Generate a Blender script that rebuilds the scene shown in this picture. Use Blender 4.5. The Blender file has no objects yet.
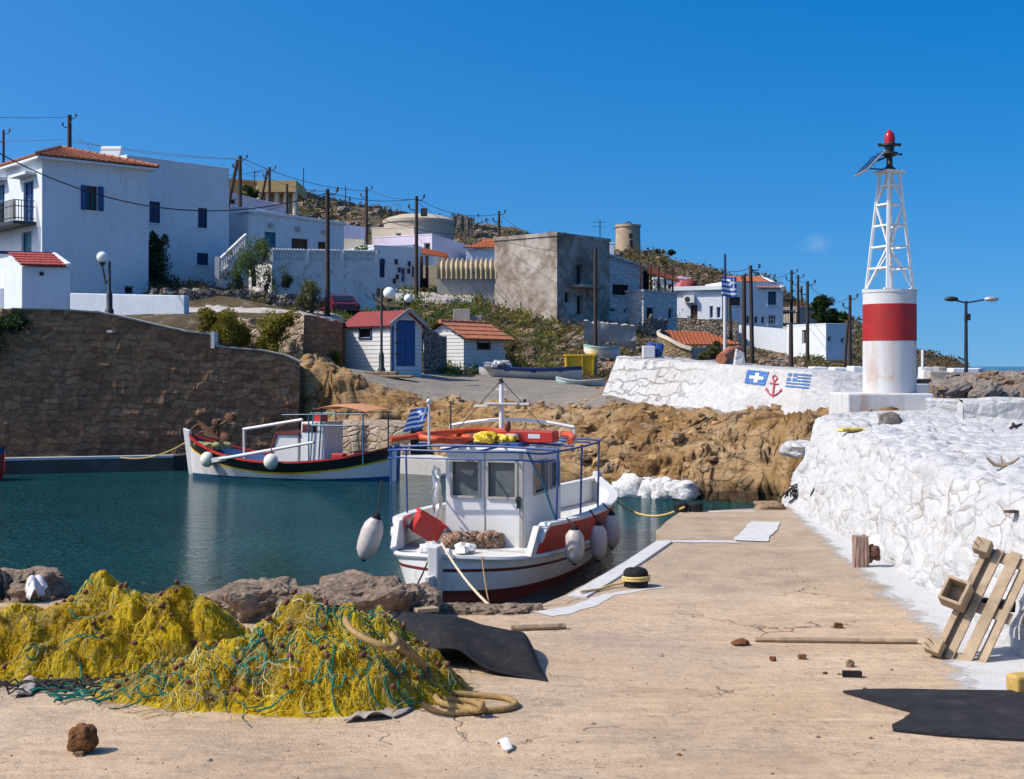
import bpy, math, random
import numpy as np
from mathutils import Vector, Matrix, Quaternion, noise as mnoise

SKY_SIGN = -1
# ------------------------------------------------------------------ camera, sky, sun, exposure
SC = bpy.context.scene
H, F = 2.2, 1300.0            # eye height above the quay, focal length in pixels
HORIZON = 366.0
cam_d = bpy.data.cameras.new("camera"); cam = bpy.data.objects.new("camera", cam_d)
SC.collection.objects.link(cam); SC.camera = cam
cam.location = (0, 0, H); cam.rotation_euler = (math.radians(90), 0, 0)
cam_d.sensor_width = 36.0; cam_d.lens = 36.0 * F / 1024.0
cam_d.shift_y = -(389.5 - HORIZON) / 1024.0
cam_d.clip_start = 0.1; cam_d.clip_end = 9000

SUN_EL, SUN_AZ = math.radians(47), math.radians(103)      # azimuth measured from +Y towards -X
SDIR = Vector((-math.cos(SUN_EL) * math.sin(SUN_AZ), math.cos(SUN_EL) * math.cos(SUN_AZ), math.sin(SUN_EL)))
sun_d = bpy.data.lights.new("sun", 'SUN'); sun = bpy.data.objects.new("sun", sun_d)
SC.collection.objects.link(sun)
sun_d.energy = 4.2; sun_d.angle = math.radians(0.5); sun_d.color = (1.0, 0.93, 0.82)
sun.rotation_euler = SDIR.to_track_quat('Z', 'Y').to_euler(); sun.location = (0, 0, 60)

W = bpy.data.worlds.new("World"); SC.world = W; W.use_nodes = True
nt = W.node_tree; nt.nodes.clear()
wo = nt.nodes.new('ShaderNodeOutputWorld'); bg = nt.nodes.new('ShaderNodeBackground')
sky = nt.nodes.new('ShaderNodeTexSky'); sky.sky_type = 'NISHITA'; sky.sun_disc = False
sky.sun_elevation = SUN_EL; sky.sun_rotation = SUN_AZ * SKY_SIGN
sky.air_density = 1.0; sky.dust_density = 2.6; sky.ozone_density = 6.0; sky.altitude = 0
hs = nt.nodes.new('ShaderNodeHueSaturation'); hs.inputs['Saturation'].default_value = 1.42
hs.inputs['Hue'].default_value = 0.5
tcw = nt.nodes.new('ShaderNodeTexCoord'); adv = nt.nodes.new('ShaderNodeVectorMath'); adv.operation = 'ADD'; adv.inputs[1].default_value = (0, 0, .12)
nrm_ = nt.nodes.new('ShaderNodeVectorMath'); nrm_.operation = 'NORMALIZE'
nt.links.new(tcw.outputs['Generated'], adv.inputs[0]); nt.links.new(adv.outputs[0], nrm_.inputs[0]); nt.links.new(nrm_.outputs[0], sky.inputs[0])
nt.links.new(sky.outputs[0], hs.inputs['Color'])
# one faint small cloud, low on the right
cdir = Vector(((818 - 512) / F, 1, (HORIZON - 243) / F)).normalized()
mp = nt.nodes.new('ShaderNodeVectorMath'); mp.operation = 'SUBTRACT'; mp.inputs[1].default_value = cdir; nt.links.new(tcw.outputs['Generated'], mp.inputs[0])
ms = nt.nodes.new('ShaderNodeVectorMath'); ms.operation = 'MULTIPLY'; ms.inputs[1].default_value = (70, 70, 120); nt.links.new(mp.outputs[0], ms.inputs[0])
ml = nt.nodes.new('ShaderNodeVectorMath'); ml.operation = 'LENGTH'; nt.links.new(ms.outputs[0], ml.inputs[0])
cn = nt.nodes.new('ShaderNodeTexNoise'); cn.inputs['Scale'].default_value = 90; cn.inputs['Detail'].default_value = 6; nt.links.new(tcw.outputs['Generated'], cn.inputs['Vector'])
ca = nt.nodes.new('ShaderNodeMath'); ca.operation = 'MULTIPLY_ADD'; ca.inputs[1].default_value = 1.6; nt.links.new(cn.outputs[0], ca.inputs[0]); nt.links.new(ml.outputs['Value'], ca.inputs[2])
cr = nt.nodes.new('ShaderNodeMapRange'); cr.interpolation_type = 'SMOOTHSTEP'; cr.inputs[1].default_value = 1.9; cr.inputs[2].default_value = .75; cr.inputs[3].default_value = 0; cr.inputs[4].default_value = .08; nt.links.new(ca.outputs[0], cr.inputs[0])
cm = nt.nodes.new('ShaderNodeMixRGB'); cm.inputs[2].default_value = (5.5, 5.8, 6.2, 1); nt.links.new(cr.outputs[0], cm.inputs[0]); nt.links.new(hs.outputs[0], cm.inputs[1]); nt.links.new(cm.outputs[0], bg.inputs[0])
bg.inputs[1].default_value = 0.15
nt.links.new(bg.outputs[0], wo.inputs[0])
SC.view_settings.view_transform = 'Standard'; SC.view_settings.look = 'None'
SC.view_settings.exposure = 0.24; SC.view_settings.gamma = 1.0
SC.view_settings.use_curve_mapping = False
SC.cycles.max_bounces = 6; SC.cycles.diffuse_bounces = 2; SC.cycles.glossy_bounces = 3
SC.cycles.use_denoising = True

# ------------------------------------------------------------------ helpers
R = random.Random(7)
COL = SC.collection
ORIG = {}
def P(px, py, Y): return Vector(((px - 512) / F * Y, Y, H + (HORIZON - py) / F * Y))
def G(px, py, z=0.0):
    Y = (H - z) * F / (py - HORIZON); return Vector(((px - 512) / F * Y, Y, z))
def XY(px, Y): return (px - 512) / F * Y
def ZZ(py, Y): return H + (HORIZON - py) / F * Y
def ray_plane(px, py, p0, n):
    d = Vector(((px - 512) / F, 1.0, (HORIZON - py) / F)); c = Vector((0, 0, H))
    t = (p0 - c).dot(n) / d.dot(n); return c + d * t
def tag(o, label=None, cat=None, group=None, kind=None):
    if label: o['label'] = label
    if cat: o['category'] = cat
    if group: o['group'] = group
    if kind: o['kind'] = kind
    return o
def empty(name, loc=(0, 0, 0), label=None, cat=None, group=None):
    o = bpy.data.objects.new(name, None); COL.objects.link(o); o.location = loc
    o.empty_display_size = 0.1; ORIG[o.name] = Vector(loc); return tag(o, label, cat, group)
def copy_tree(o, parent=None, label=None):
    c = o.copy(); COL.objects.link(c)
    if parent is not None: c.parent = parent
    if label: c['label'] = label
    ORIG[c.name] = ORIG.get(o.name, Vector((0, 0, 0)))
    for ch in [x for x in o.children]: copy_tree(ch, c)
    return c

class MB:
    def __init__(s): s.v = []; s.f = []; s.m = []; s.cur = 0
    def mat(s, i): s.cur = i; return s
    def quad(s, *pts):
        i = len(s.v); s.v += [tuple(p) for p in pts]; s.f.append(tuple(range(i, i + len(pts)))); s.m.append(s.cur); return s
    def raw(s, vs, fs):
        i = len(s.v); s.v += [tuple(p) for p in vs]
        for f in fs: s.f.append(tuple(k + i for k in f)); s.m.append(s.cur)
        return s
    def box(s, c, size, rot=None):
        c = Vector(c); hx, hy, hz = [q / 2 for q in size]
        vs = []
        for x in (-hx, hx):
            for y in (-hy, hy):
                for z in (-hz, hz):
                    p = Vector((x, y, z))
                    if rot is not None: p = rot @ p
                    vs.append(c + p)
        return s.raw(vs, [(0, 1, 3, 2), (4, 6, 7, 5), (0, 4, 5, 1), (2, 3, 7, 6), (0, 2, 6, 4), (1, 5, 7, 3)])
    def hexa(s, b, t):          # bottom quad, top quad (ccw from above)
        vs = list(b) + list(t)
        return s.raw(vs, [(3, 2, 1, 0), (4, 5, 6, 7), (0, 1, 5, 4), (1, 2, 6, 5), (2, 3, 7, 6), (3, 0, 4, 7)])
    def bar(s, a, b, w, h=None, up=(0, 0, 1)):
        a, b = Vector(a), Vector(b); h = h or w; d = (b - a); L = d.length
        if L < 1e-6: return s
        x = d / L; u = Vector(up)
        if abs(x.dot(u)) > .98: u = Vector((1, 0, 0))
        y = u.cross(x).normalized(); z = x.cross(y)
        M = Matrix((x, y, z)).transposed()
        return s.box((a + b) / 2, (L, w, h), M)
    def tube(s, pts, r, n=8, caps=True, closed=False):
        pts = [Vector(p) for p in pts]; k = len(pts)
        rr = r if isinstance(r, (list, tuple)) else [r] * k
        base = len(s.v); prev = None
        for i, p in enumerate(pts):
            if closed: d = pts[(i + 1) % k] - pts[i - 1]
            else: d = pts[min(i + 1, k - 1)] - pts[max(i - 1, 0)]
            d = d.normalized() if d.length > 1e-9 else Vector((0, 0, 1))
            if prev is None:
                a = Vector((0, 0, 1)) if abs(d.z) < .9 else Vector((1, 0, 0))
                x = d.cross(a).normalized()
            else:
                x = prev - d * prev.dot(d)
                x = x.normalized() if x.length > 1e-6 else d.orthogonal().normalized()
            prev = x; y = d.cross(x)
            for j in range(n):
                t = 2 * math.pi * j / n
                s.v.append(tuple(p + (x * math.cos(t) + y * math.sin(t)) * rr[i]))
        for i in range(k if closed else k - 1):
            i2 = (i + 1) % k
            for j in range(n):
                j2 = (j + 1) % n
                s.f.append((base + i * n + j, base + i * n + j2, base + i2 * n + j2, base + i2 * n + j)); s.m.append(s.cur)
        if caps and not closed:
            s.f.append(tuple(base + j for j in reversed(range(n)))); s.m.append(s.cur)
            s.f.append(tuple(base + (k - 1) * n + j for j in range(n))); s.m.append(s.cur)
        return s
    def lathe(s, c, prof, n=20, axis=None):
        c = Vector(c); q = Vector((0, 0, 1)).rotation_difference(Vector(axis)) if axis else None
        base = len(s.v)
        for (r, z) in prof:
            for j in range(n):
                t = 2 * math.pi * j / n; p = Vector((r * math.cos(t), r * math.sin(t), z))
                if q: p = q @ p
                s.v.append(tuple(c + p))
        for i in range(len(prof) - 1):
            for j in range(n):
                j2 = (j + 1) % n
                s.f.append((base + i * n + j, base + i * n + j2, base + (i + 1) * n + j2, base + (i + 1) * n + j)); s.m.append(s.cur)
        if prof[0][0] > 1e-4: s.f.append(tuple(base + j for j in reversed(range(n)))); s.m.append(s.cur)
        if prof[-1][0] > 1e-4: s.f.append(tuple(base + (len(prof) - 1) * n + j for j in range(n))); s.m.append(s.cur)
        return s
    def ball(s, c, r, n=14, sq=(1, 1, 1)):
        m = n // 2 + 1; prof = []
        base = len(s.v); c = Vector(c)
        for i in range(m + 1):
            a = math.pi * i / m
            for j in range(n):
                t = 2 * math.pi * j / n
                s.v.append((c.x + r * sq[0] * math.sin(a) * math.cos(t), c.y + r * sq[1] * math.sin(a) * math.sin(t), c.z - r * sq[2] * math.cos(a)))
        for i in range(m):
            for j in range(n):
                j2 = (j + 1) % n
                s.f.append((base + i * n + j, base + i * n + j2, base + (i + 1) * n + j2, base + (i + 1) * n + j)); s.m.append(s.cur)
        return s
    def grid(s, rows):           # rows of equal length point lists
        nr, nc = len(rows), len(rows[0]); base = len(s.v)
        for r in rows: s.v += [tuple(p) for p in r]
        for i in range(nr - 1):
            for j in range(nc - 1):
                s.f.append((base + i * nc + j, base + i * nc + j + 1, base + (i + 1) * nc + j + 1, base + (i + 1) * nc + j)); s.m.append(s.cur)
        return s
    def prism(s, poly, z0, z1):  # plan polygon (ccw) extruded
        n = len(poly); b = [(p[0], p[1], z0) for p in poly]; t = [(p[0], p[1], z1) for p in poly]
        s.raw(b + t, [tuple(reversed(range(n))), tuple(range(n, 2 * n))] + [(i, (i + 1) % n, n + (i + 1) % n, n + i) for i in range(n)])
        return s
    def build(s, name, mats, parent=None, smooth=False, bevel=0, label=None, cat=None, group=None, kind=None, origin=None):
        me = bpy.data.meshes.new(name)
        if parent is not None: og = ORIG[parent.name]
        elif origin is not None: og = Vector(origin)
        else:
            a = np.array(s.v, dtype=float); og = Vector(((a[:, 0].min() + a[:, 0].max()) / 2, (a[:, 1].min() + a[:, 1].max()) / 2, a[:, 2].min()))
        me.from_pydata([(x - og.x, y - og.y, z - og.z) for x, y, z in s.v], [], s.f)
        if not isinstance(mats, (list, tuple)): mats = [mats]
        for m in mats: me.materials.append(m)
        me.polygons.foreach_set('material_index', [min(i, len(mats) - 1) for i in s.m])
        if smooth: me.polygons.foreach_set('use_smooth', [True] * len(s.f))
        me.update()
        if smooth: me.set_sharp_from_angle(angle=math.radians(48))
        o = bpy.data.objects.new(name, me); COL.objects.link(o); ORIG[o.name] = og
        if parent is not None: o.parent = parent
        else: o.location = og
        if bevel:
            b = o.modifiers.new('bevel', 'BEVEL'); b.width = bevel; b.segments = 2; b.limit_method = 'ANGLE'; b.angle_limit = math.radians(40)
        return tag(o, label, cat, group, kind)

# numpy gradient noise
_rng = np.random.RandomState(3); _perm = _rng.permutation(256); _perm = np.concatenate([_perm] * 3)
_g = _rng.normal(size=(256, 3)); _g /= np.linalg.norm(_g, axis=1)[:, None]
def pnoise(x, y, z):
    x, y, z = np.broadcast_arrays(np.asarray(x, float), np.asarray(y, float), np.asarray(z, float))
    xi, yi, zi = [np.floor(a).astype(int) for a in (x, y, z)]
    xf, yf, zf = x - xi, y - yi, z - zi; xi &= 255; yi &= 255; zi &= 255
    u, v, w = [a * a * a * (a * (a * 6 - 15) + 10) for a in (xf, yf, zf)]
    def g(dx, dy, dz):
        h = _perm[_perm[_perm[xi + dx] + yi + dy] + zi + dz]; gg = _g[h]
        return gg[..., 0] * (xf - dx) + gg[..., 1] * (yf - dy) + gg[..., 2] * (zf - dz)
    l = lambda a, b, t: a + (b - a) * t
    return l(l(l(g(0, 0, 0), g(1, 0, 0), u), l(g(0, 1, 0), g(1, 1, 0), u), v), l(l(g(0, 0, 1), g(1, 0, 1), u), l(g(0, 1, 1), g(1, 1, 1), u), v), w)
def fbm(x, y, z, o=4, ridged=False):
    t = 0; a = 1.0; f = 1.0
    for k in range(o):
        n = pnoise(x * f + k * 17.3, y * f + k * 5.1, z * f + k * 9.7)
        t = t + a * ((0.5 - np.abs(n) * 2) if ridged else n * 1.6); a *= .5; f *= 2.03
    return t

def rock_mesh(mb, c, size, seed, sub=24, rough=.35, flat=.0):
    n = sub; c = Vector(c)
    th = np.linspace(0, math.pi, n // 2 + 1)[:, None]; ph = np.linspace(0, 2 * math.pi, n, endpoint=False)[None, :]
    x = np.sin(th) * np.cos(ph); y = np.sin(th) * np.sin(ph); z = np.cos(th) + 0 * ph
    # boxy superellipsoid
    k = .72; x = np.sign(x) * np.abs(x) ** k; y = np.sign(y) * np.abs(y) ** k; z = np.sign(z) * np.abs(z) ** k
    d = 1 + rough * fbm(x * 1.1 + seed * 7.7, y * 1.1 + seed * 3.1, z * 1.1, 5, False) + rough * .35 * fbm(x * 2 + seed, y * 2, z * 2 + 9, 4, True)
    x, y, z = x * d * size[0], y * d * size[1], z * d * size[2]
    base = len(mb.v); m = n // 2 + 1
    pts = np.stack([x + c.x, y + c.y, z + c.z], -1).reshape(-1, 3)
    mb.v += [tuple(p) for p in pts]
    for i in range(m - 1):
        for j in range(n):
            j2 = (j + 1) % n
            mb.f.append((base + i * n + j2, base + i * n + j, base + (i + 1) * n + j, base + (i + 1) * n + j2)); mb.m.append(mb.cur)
    return mb

def leaves(mb, c, rad, n, size, rng, shell=.55, asp=.45, droop=0, mats=1):
    c = Vector(c)
    for _ in range(n):
        while True:
            d = Vector((rng.gauss(0, 1), rng.gauss(0, 1), rng.gauss(0, 1)))
            if d.length > .01: break
        d.normalize(); q = shell + (1 - shell) * rng.random() ** .6
        p = c + Vector((d.x * rad[0], d.y * rad[1], d.z * rad[2])) * q
        a = (d + Vector((rng.gauss(0, .7), rng.gauss(0, .7), rng.gauss(0, .7) + .3 - droop))).normalized()
        b = a.cross(Vector((rng.gauss(0, 1), rng.gauss(0, 1), rng.gauss(0, 1)))).normalized()
        L = size * rng.uniform(.6, 1.4); w = L * asp
        if mats > 1: mb.cur = rng.randrange(mats)
        mb.quad(p - a * L * .5, p + b * w * .5, p + a * L * .5, p - b * w * .5)
    return mb

# ------------------------------------------------------------------ materials
class NT:
    def __init__(s, name):
        s.m = bpy.data.materials.new(name); s.m.use_nodes = True; s.t = s.m.node_tree; s.n = s.t.nodes
        s.b = s.n['Principled BSDF']; s.tc = None
    def node(s, t, **k):
        n = s.n.new(t)
        for a, b in k.items(): setattr(n, a, b)
        return n
    def link(s, a, b): s.t.links.new(a, b)
    def coord(s, scale=(1, 1, 1), rot=(0, 0, 0), kind='Object'):
        if s.tc is None: s.tc = s.node('ShaderNodeTexCoord')
        mp = s.node('ShaderNodeMapping'); mp.inputs['Scale'].default_value = scale; mp.inputs['Rotation'].default_value = rot
        if kind == 'World':
            g = s.node('ShaderNodeNewGeometry'); s.link(g.outputs['Position'], mp.inputs[0])
        else: s.link(s.tc.outputs[kind], mp.inputs[0])
        return mp.outputs[0]
    def noise(s, co, scale, detail=5, rough=.6, dist=0):
        n = s.node('ShaderNodeTexNoise'); n.inputs['Scale'].default_value = scale; n.inputs['Detail'].default_value = detail
        n.inputs['Roughness'].default_value = rough; n.inputs['Distortion'].default_value = dist
        s.link(co, n.inputs['Vector']); return n.outputs[0]
    def ramp(s, fac, stops, interp='LINEAR'):
        r = s.node('ShaderNodeValToRGB'); e = r.color_ramp; e.interpolation = interp
        while len(e.elements) < len(stops): e.elements.new(.5)
        for el, (p, c) in zip(e.elements, stops):
            el.position = p; el.color = (c[0], c[1], c[2], 1) if not isinstance(c, (int, float)) else (c, c, c, 1)
        s.link(fac, r.inputs[0]); return r.outputs[0]
    def mix(s, fac, a, b, mode='MIX'):
        m = s.node('ShaderNodeMixRGB', blend_type=mode)
        for i, q in ((0, fac), (1, a), (2, b)):
            if hasattr(q, 'is_linked'): s.link(q, m.inputs[i])
            elif i == 0: m.inputs[0].default_value = q
            else: m.inputs[i].default_value = (*q[:3], 1)
        return m.outputs[0]
    def math(s, op, a, b=0.0):
        m = s.node('ShaderNodeMath', operation=op)
        for i, q in ((0, a), (1, b)):
            if hasattr(q, 'is_linked'): s.link(q, m.inputs[i])
            else: m.inputs[i].default_value = q
        return m.outputs[0]
    def bump(s, h, strength=.5, dist=.02, prev=None):
        b = s.node('ShaderNodeBump'); b.inputs['Strength'].default_value = strength; b.inputs['Distance'].default_value = dist
        s.link(h, b.inputs['Height'])
        if prev is not None: s.link(prev, b.inputs['Normal'])
        return b.outputs[0]
    def set(s, color=None, rough=.8, normal=None, metal=0, spec=None, **k):
        if color is not None:
            if hasattr(color, 'is_linked'): s.link(color, s.b.inputs['Base Color'])
            else: s.b.inputs['Base Color'].default_value = (*color[:3], 1)
        if hasattr(rough, 'is_linked'): s.link(rough, s.b.inputs['Roughness'])
        else: s.b.inputs['Roughness'].default_value = rough
        s.b.inputs['Metallic'].default_value = metal
        if spec is not None: s.b.inputs['Specular IOR Level'].default_value = spec
        if normal is not None: s.link(normal, s.b.inputs['Normal'])
        return s.m

def sc(c, k): return tuple(min(1, max(0, x * k)) for x in c[:3])
def worn(name, col, rough=.6, var=.18, scale=3, dirt=None, dirt_amt=.25, bump=.15, bscale=30, metal=0, spec=None):
    t = NT(name); co = t.coord()
    c = t.ramp(t.noise(co, scale, 6), [(.3, sc(col, 1 - var)), (.7, sc(col, 1 + var))])
    if dirt:
        f = t.ramp(t.noise(co, scale * 2.3, 8, .7), [(.52, 0), (.72, dirt_amt * 2)])
        c = t.mix(f, c, dirt)
    nrm = t.bump(t.noise(co, bscale, 6, .65), bump, .01)
    return t.set(c, rough, nrm, metal, spec)
M = {}
M['white'] = worn('white_paint', (.58, .575, .56), .6, .05, 1.3, (.45, .38, .30), .18, .15, 25)
def dripwall(name, col, stain, amt, bump=.25):
    t = NT(name); co = t.coord((1, 1, 1), (0, 0, 0), 'World'); c = t.ramp(t.noise(co, .45, 6), [(.3, sc(col, .92)), (.7, sc(col, 1.06))])
    d = t.noise(t.coord((2.6, 2.6, .22), (0, 0, 0), 'World'), 1.4, 7, .7); b = t.noise(co, .5, 6, .7)
    c = t.mix(t.math('MULTIPLY', t.ramp(d, [(.5, 0), (.68, 1)]), t.ramp(b, [(.42, 0), (.65, amt)])), c, stain)
    c = t.mix(t.ramp(t.noise(co, 2.2, 9, .75), [(.58, 0), (.70, amt * .9)]), c, sc(stain, 1.25))
    return t.set(c, .85, t.bump(t.math('ADD', t.noise(co, 6, 7, .7), t.math('MULTIPLY', t.noise(co, .8, 3), 2)), bump, .03))
M['whitewall'] = dripwall('whitewash_wall', (.64, .68, .72), (.36, .34, .31), .55)  # slight blue in the base colour stands in for skylight on shaded white walls
M['drumwhite'] = dripwall('white_drum_paint', (.56, .555, .545), (.36, .20, .10), .85, .15)
M['lavwall'] = dripwall('pale_lavender_wall', (.64, .56, .64), (.36, .32, .32), .5)
M['cream'] = worn('cream_wall', (.62, .52, .38), .85, .08, .5, (.35, .3, .25), .2, .2, 9)
M['ochre'] = worn('ochre_wall', (.55, .36, .15), .85, .12, .5, (.25, .2, .12), .3, .2, 9)
M['blue'] = worn('blue_paint', (.004, .06, .20), .65, .2, 4, (.05, .12, .22), .2, .1, 40)
M['darkblue'] = worn('dark_blue_paint', (.005, .03, .10), .65, .2, 4)
M['teal'] = worn('teal_paint', (.02, .13, .20), .5, .2, 4)
M['railblue'] = worn('blue_rail_paint', (.008, .055, .22), .5, .2, 10, (.2, .15, .1), .15, .1, 60)
M['red'] = worn('red_paint', (.42, .022, .015), .45, .15, 5, (.25, .06, .04), .2, .1, 50)
M['redband'] = worn('red_band_paint', (.33, .007, .008), .65, .16, 2.5, (.20, .03, .02), .45, .15, 20)
M['hutred'] = worn('hut_roof_red', (.20, .020, .018), .75, .2, 3, (.22, .10, .08), .3, .2, 20)
M['maroon'] = worn('maroon_paint', (.12, .015, .012), .5, .2, 5)
M['yellow'] = worn('yellow_paint', (.72, .45, .02), .5, .15, 5, (.3, .2, .05), .2, .1, 40)
M['orange'] = worn('orange_cover', (.55, .07, .012), .5, .15, 6, (.4, .15, .08), .2, .15, 40)
M['black'] = worn('black_rubber', (.014, .014, .016), .85, .3, 6, (.05, .045, .04), .35, .35, 40, 0, .2)
M['blackpaint'] = worn('black_paint', (.012, .012, .014), .4, .2, 6)
M['iron'] = worn('black_iron', (.02, .02, .022), .5, .3, 8)
M['pole'] = worn('creosote_pole_wood', (.045, .028, .02), .85, .35, 3)
M['cable'] = worn('cable_black', (.015, .015, .017), .6, .2, 3)
M['wood'] = worn('weathered_wood', (.34, .25, .16), .85, .25, 4, (.14, .09, .05), .35, .4, 30)
M['darkwood'] = worn('dark_brown_wood', (.10, .04, .02), .7, .3, 5)
M['rust'] = worn('rusty_metal', (.13, .055, .025), .85, .4, 10, (.04, .03, .025), .4, .4, 40)
M['rope'] = worn('tan_rope', (.32, .20, .075), .9, .3, 40, (.15, .09, .04), .3, .6, 200)
M['ropeblack'] = worn('dark_rope', (.03, .025, .022), .9, .3, 40, None, .3, .6, 150)
M['ropepale'] = worn('pale_rope', (.58, .47, .31), .9, .2, 40, None, .3, .5, 150)
M['ropeyel'] = worn('yellow_rope', (.62, .46, .16), .9, .2, 40, None, .3, .5, 150)
M['fender'] = worn('fender_vinyl', (.50, .43, .39), .5, .1, 4, (.22, .18, .15), .45, .08, 30)
M['fenderw'] = worn('fender_white', (.72, .70, .58), .45, .08, 4, (.35, .3, .2), .2, .08, 30)
M['galv'] = worn('galvanised_metal', (.55, .54, .52), .4, .12, 6, (.3, .2, .13), .25, .1, 40, .6)
M['whitemetal'] = worn('white_metal', (.72, .70, .66), .45, .08, 6, (.35, .16, .08), .18, .1, 40)
M['grey'] = worn('grey_concrete', (.34, .32, .29), .9, .15, 2, (.18, .16, .14), .3, .4, 20)
M['foam'] = worn('ochre_foam', (.46, .30, .08), .95, .2, 12, (.25, .14, .04), .4, .6, 60)
M['crate'] = worn('red_crate_plastic', (.48, .03, .02), .4, .15, 5)
M['carpaint'] = worn('dark_red_car_paint', (.10, .008, .01), .25, .1, 3)
def plain(name, col, rough=.5, metal=0, emit=None, trans=0):
    t = NT(name); t.set(col, rough, None, metal)
    if trans: t.b.inputs['Transmission Weight'].default_value = trans
    return t.m
M['glass'] = plain('dark_window_glass', (.015, .02, .025), .08)
M['interior'] = plain('dark_interior', (.012, .011, .010), .9)
M['cabinglass'] = worn('cabin_window_glass', (.10, .115, .12), .12, .35, 2.5, (.25, .24, .2), .4, .02, 10)
M['globe'] = worn('opal_globe', (.80, .80, .77), .3, .03, 3)
M['solar'] = plain('solar_cells', (.02, .03, .06), .15)
M['redlens'] = plain('red_lens', (.35, .01, .01), .15)

def stone(name, cols, scale=(3.2, 3.2, 4.6), joint=.06, jcol=(.12, .10, .08), bump=.7, dirtcol=None, warp=.25, kind='World', bd=.05):
    t = NT(name); co = t.coord(scale, (0, 0, 0), kind)
    wn = t.noise(co, .9, 3); wv = t.node('ShaderNodeTexNoise'); wv.inputs['Scale'].default_value = .9; t.link(co, wv.inputs['Vector'])
    add = t.node('ShaderNodeMixRGB', blend_type='LINEAR_LIGHT'); add.inputs[0].default_value = warp
    t.link(co, add.inputs[1]); t.link(wv.outputs['Color'], add.inputs[2])
    v = t.node('ShaderNodeTexVoronoi', feature='DISTANCE_TO_EDGE'); v.inputs['Scale'].default_value = 1; t.link(add.outputs[0], v.inputs['Vector'])
    v2 = t.node('ShaderNodeTexVoronoi', feature='F1'); v2.inputs['Scale'].default_value = 1; t.link(add.outputs[0], v2.inputs['Vector'])
    sep = t.node('ShaderNodeSeparateColor'); t.link(v2.outputs['Color'], sep.inputs[0])
    n = len(cols); c = t.ramp(sep.outputs[0], [(i / max(1, n - 1), cc) for i, cc in enumerate(cols)])
    g = t.ramp(t.noise(co, 6, 6, .7), [(.3, .7), (.75, 1.15)])
    c = t.mix(1.0, c, g, 'MULTIPLY')
    if dirtcol:
        c = t.mix(t.ramp(t.noise(t.coord((1, 1, 1), (0, 0, 0), kind), .35, 6, .7), [(.5, 0), (.68, .75)]), c, dirtcol)
    j = t.ramp(v.outputs[0], [(joint * .35, 0), (joint, 1)])
    c = t.mix(j, jcol, c)
    hgt = t.math('ADD', t.math('MULTIPLY', t.ramp(v.outputs[0], [(0, 0), (joint * 2.5, 1)]), 1.0), t.math('MULTIPLY', t.noise(co, 7, 6, .7), .55))
    return t.set(c, .92, t.bump(hgt, bump, bd))
M['stonewall_'] = stone('harbour_stone_masonry', [(.20, .125, .075), (.30, .19, .11), (.24, .155, .10), (.36, .24, .14), (.20, .14, .10)], (3.4, 3.4, 5.4), .07, (.085, .062, .045), .9, (.13, .09, .07))
M['drystone'] = stone('dry_stone_rubble', [(.25, .20, .15), (.36, .30, .24), (.18, .14, .11), (.44, .38, .31)], (4.5, 4.5, 6.5), .12, (.02, .018, .015), 1.0, None, .4)
M['palestone'] = stone('pale_stone_masonry', [(.36, .27, .18), (.44, .35, .26), (.30, .21, .14)], (3.4, 3.4, 4.6), .07, (.22, .17, .12), .8)
M['whitestone'] = stone('whitewashed_stone_blocks', [(.78, .77, .75), (.74, .73, .72), (.8, .79, .77)], (2.6, 2.6, 3.6), .045, (.42, .39, .36), .7)
M['paintedstone'] = stone('white_painted_house_stone', [(.66, .65, .66), (.60, .59, .60), (.70, .69, .70)], (2, 2, 5), .07, (.40, .38, .38), .7)

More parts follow.
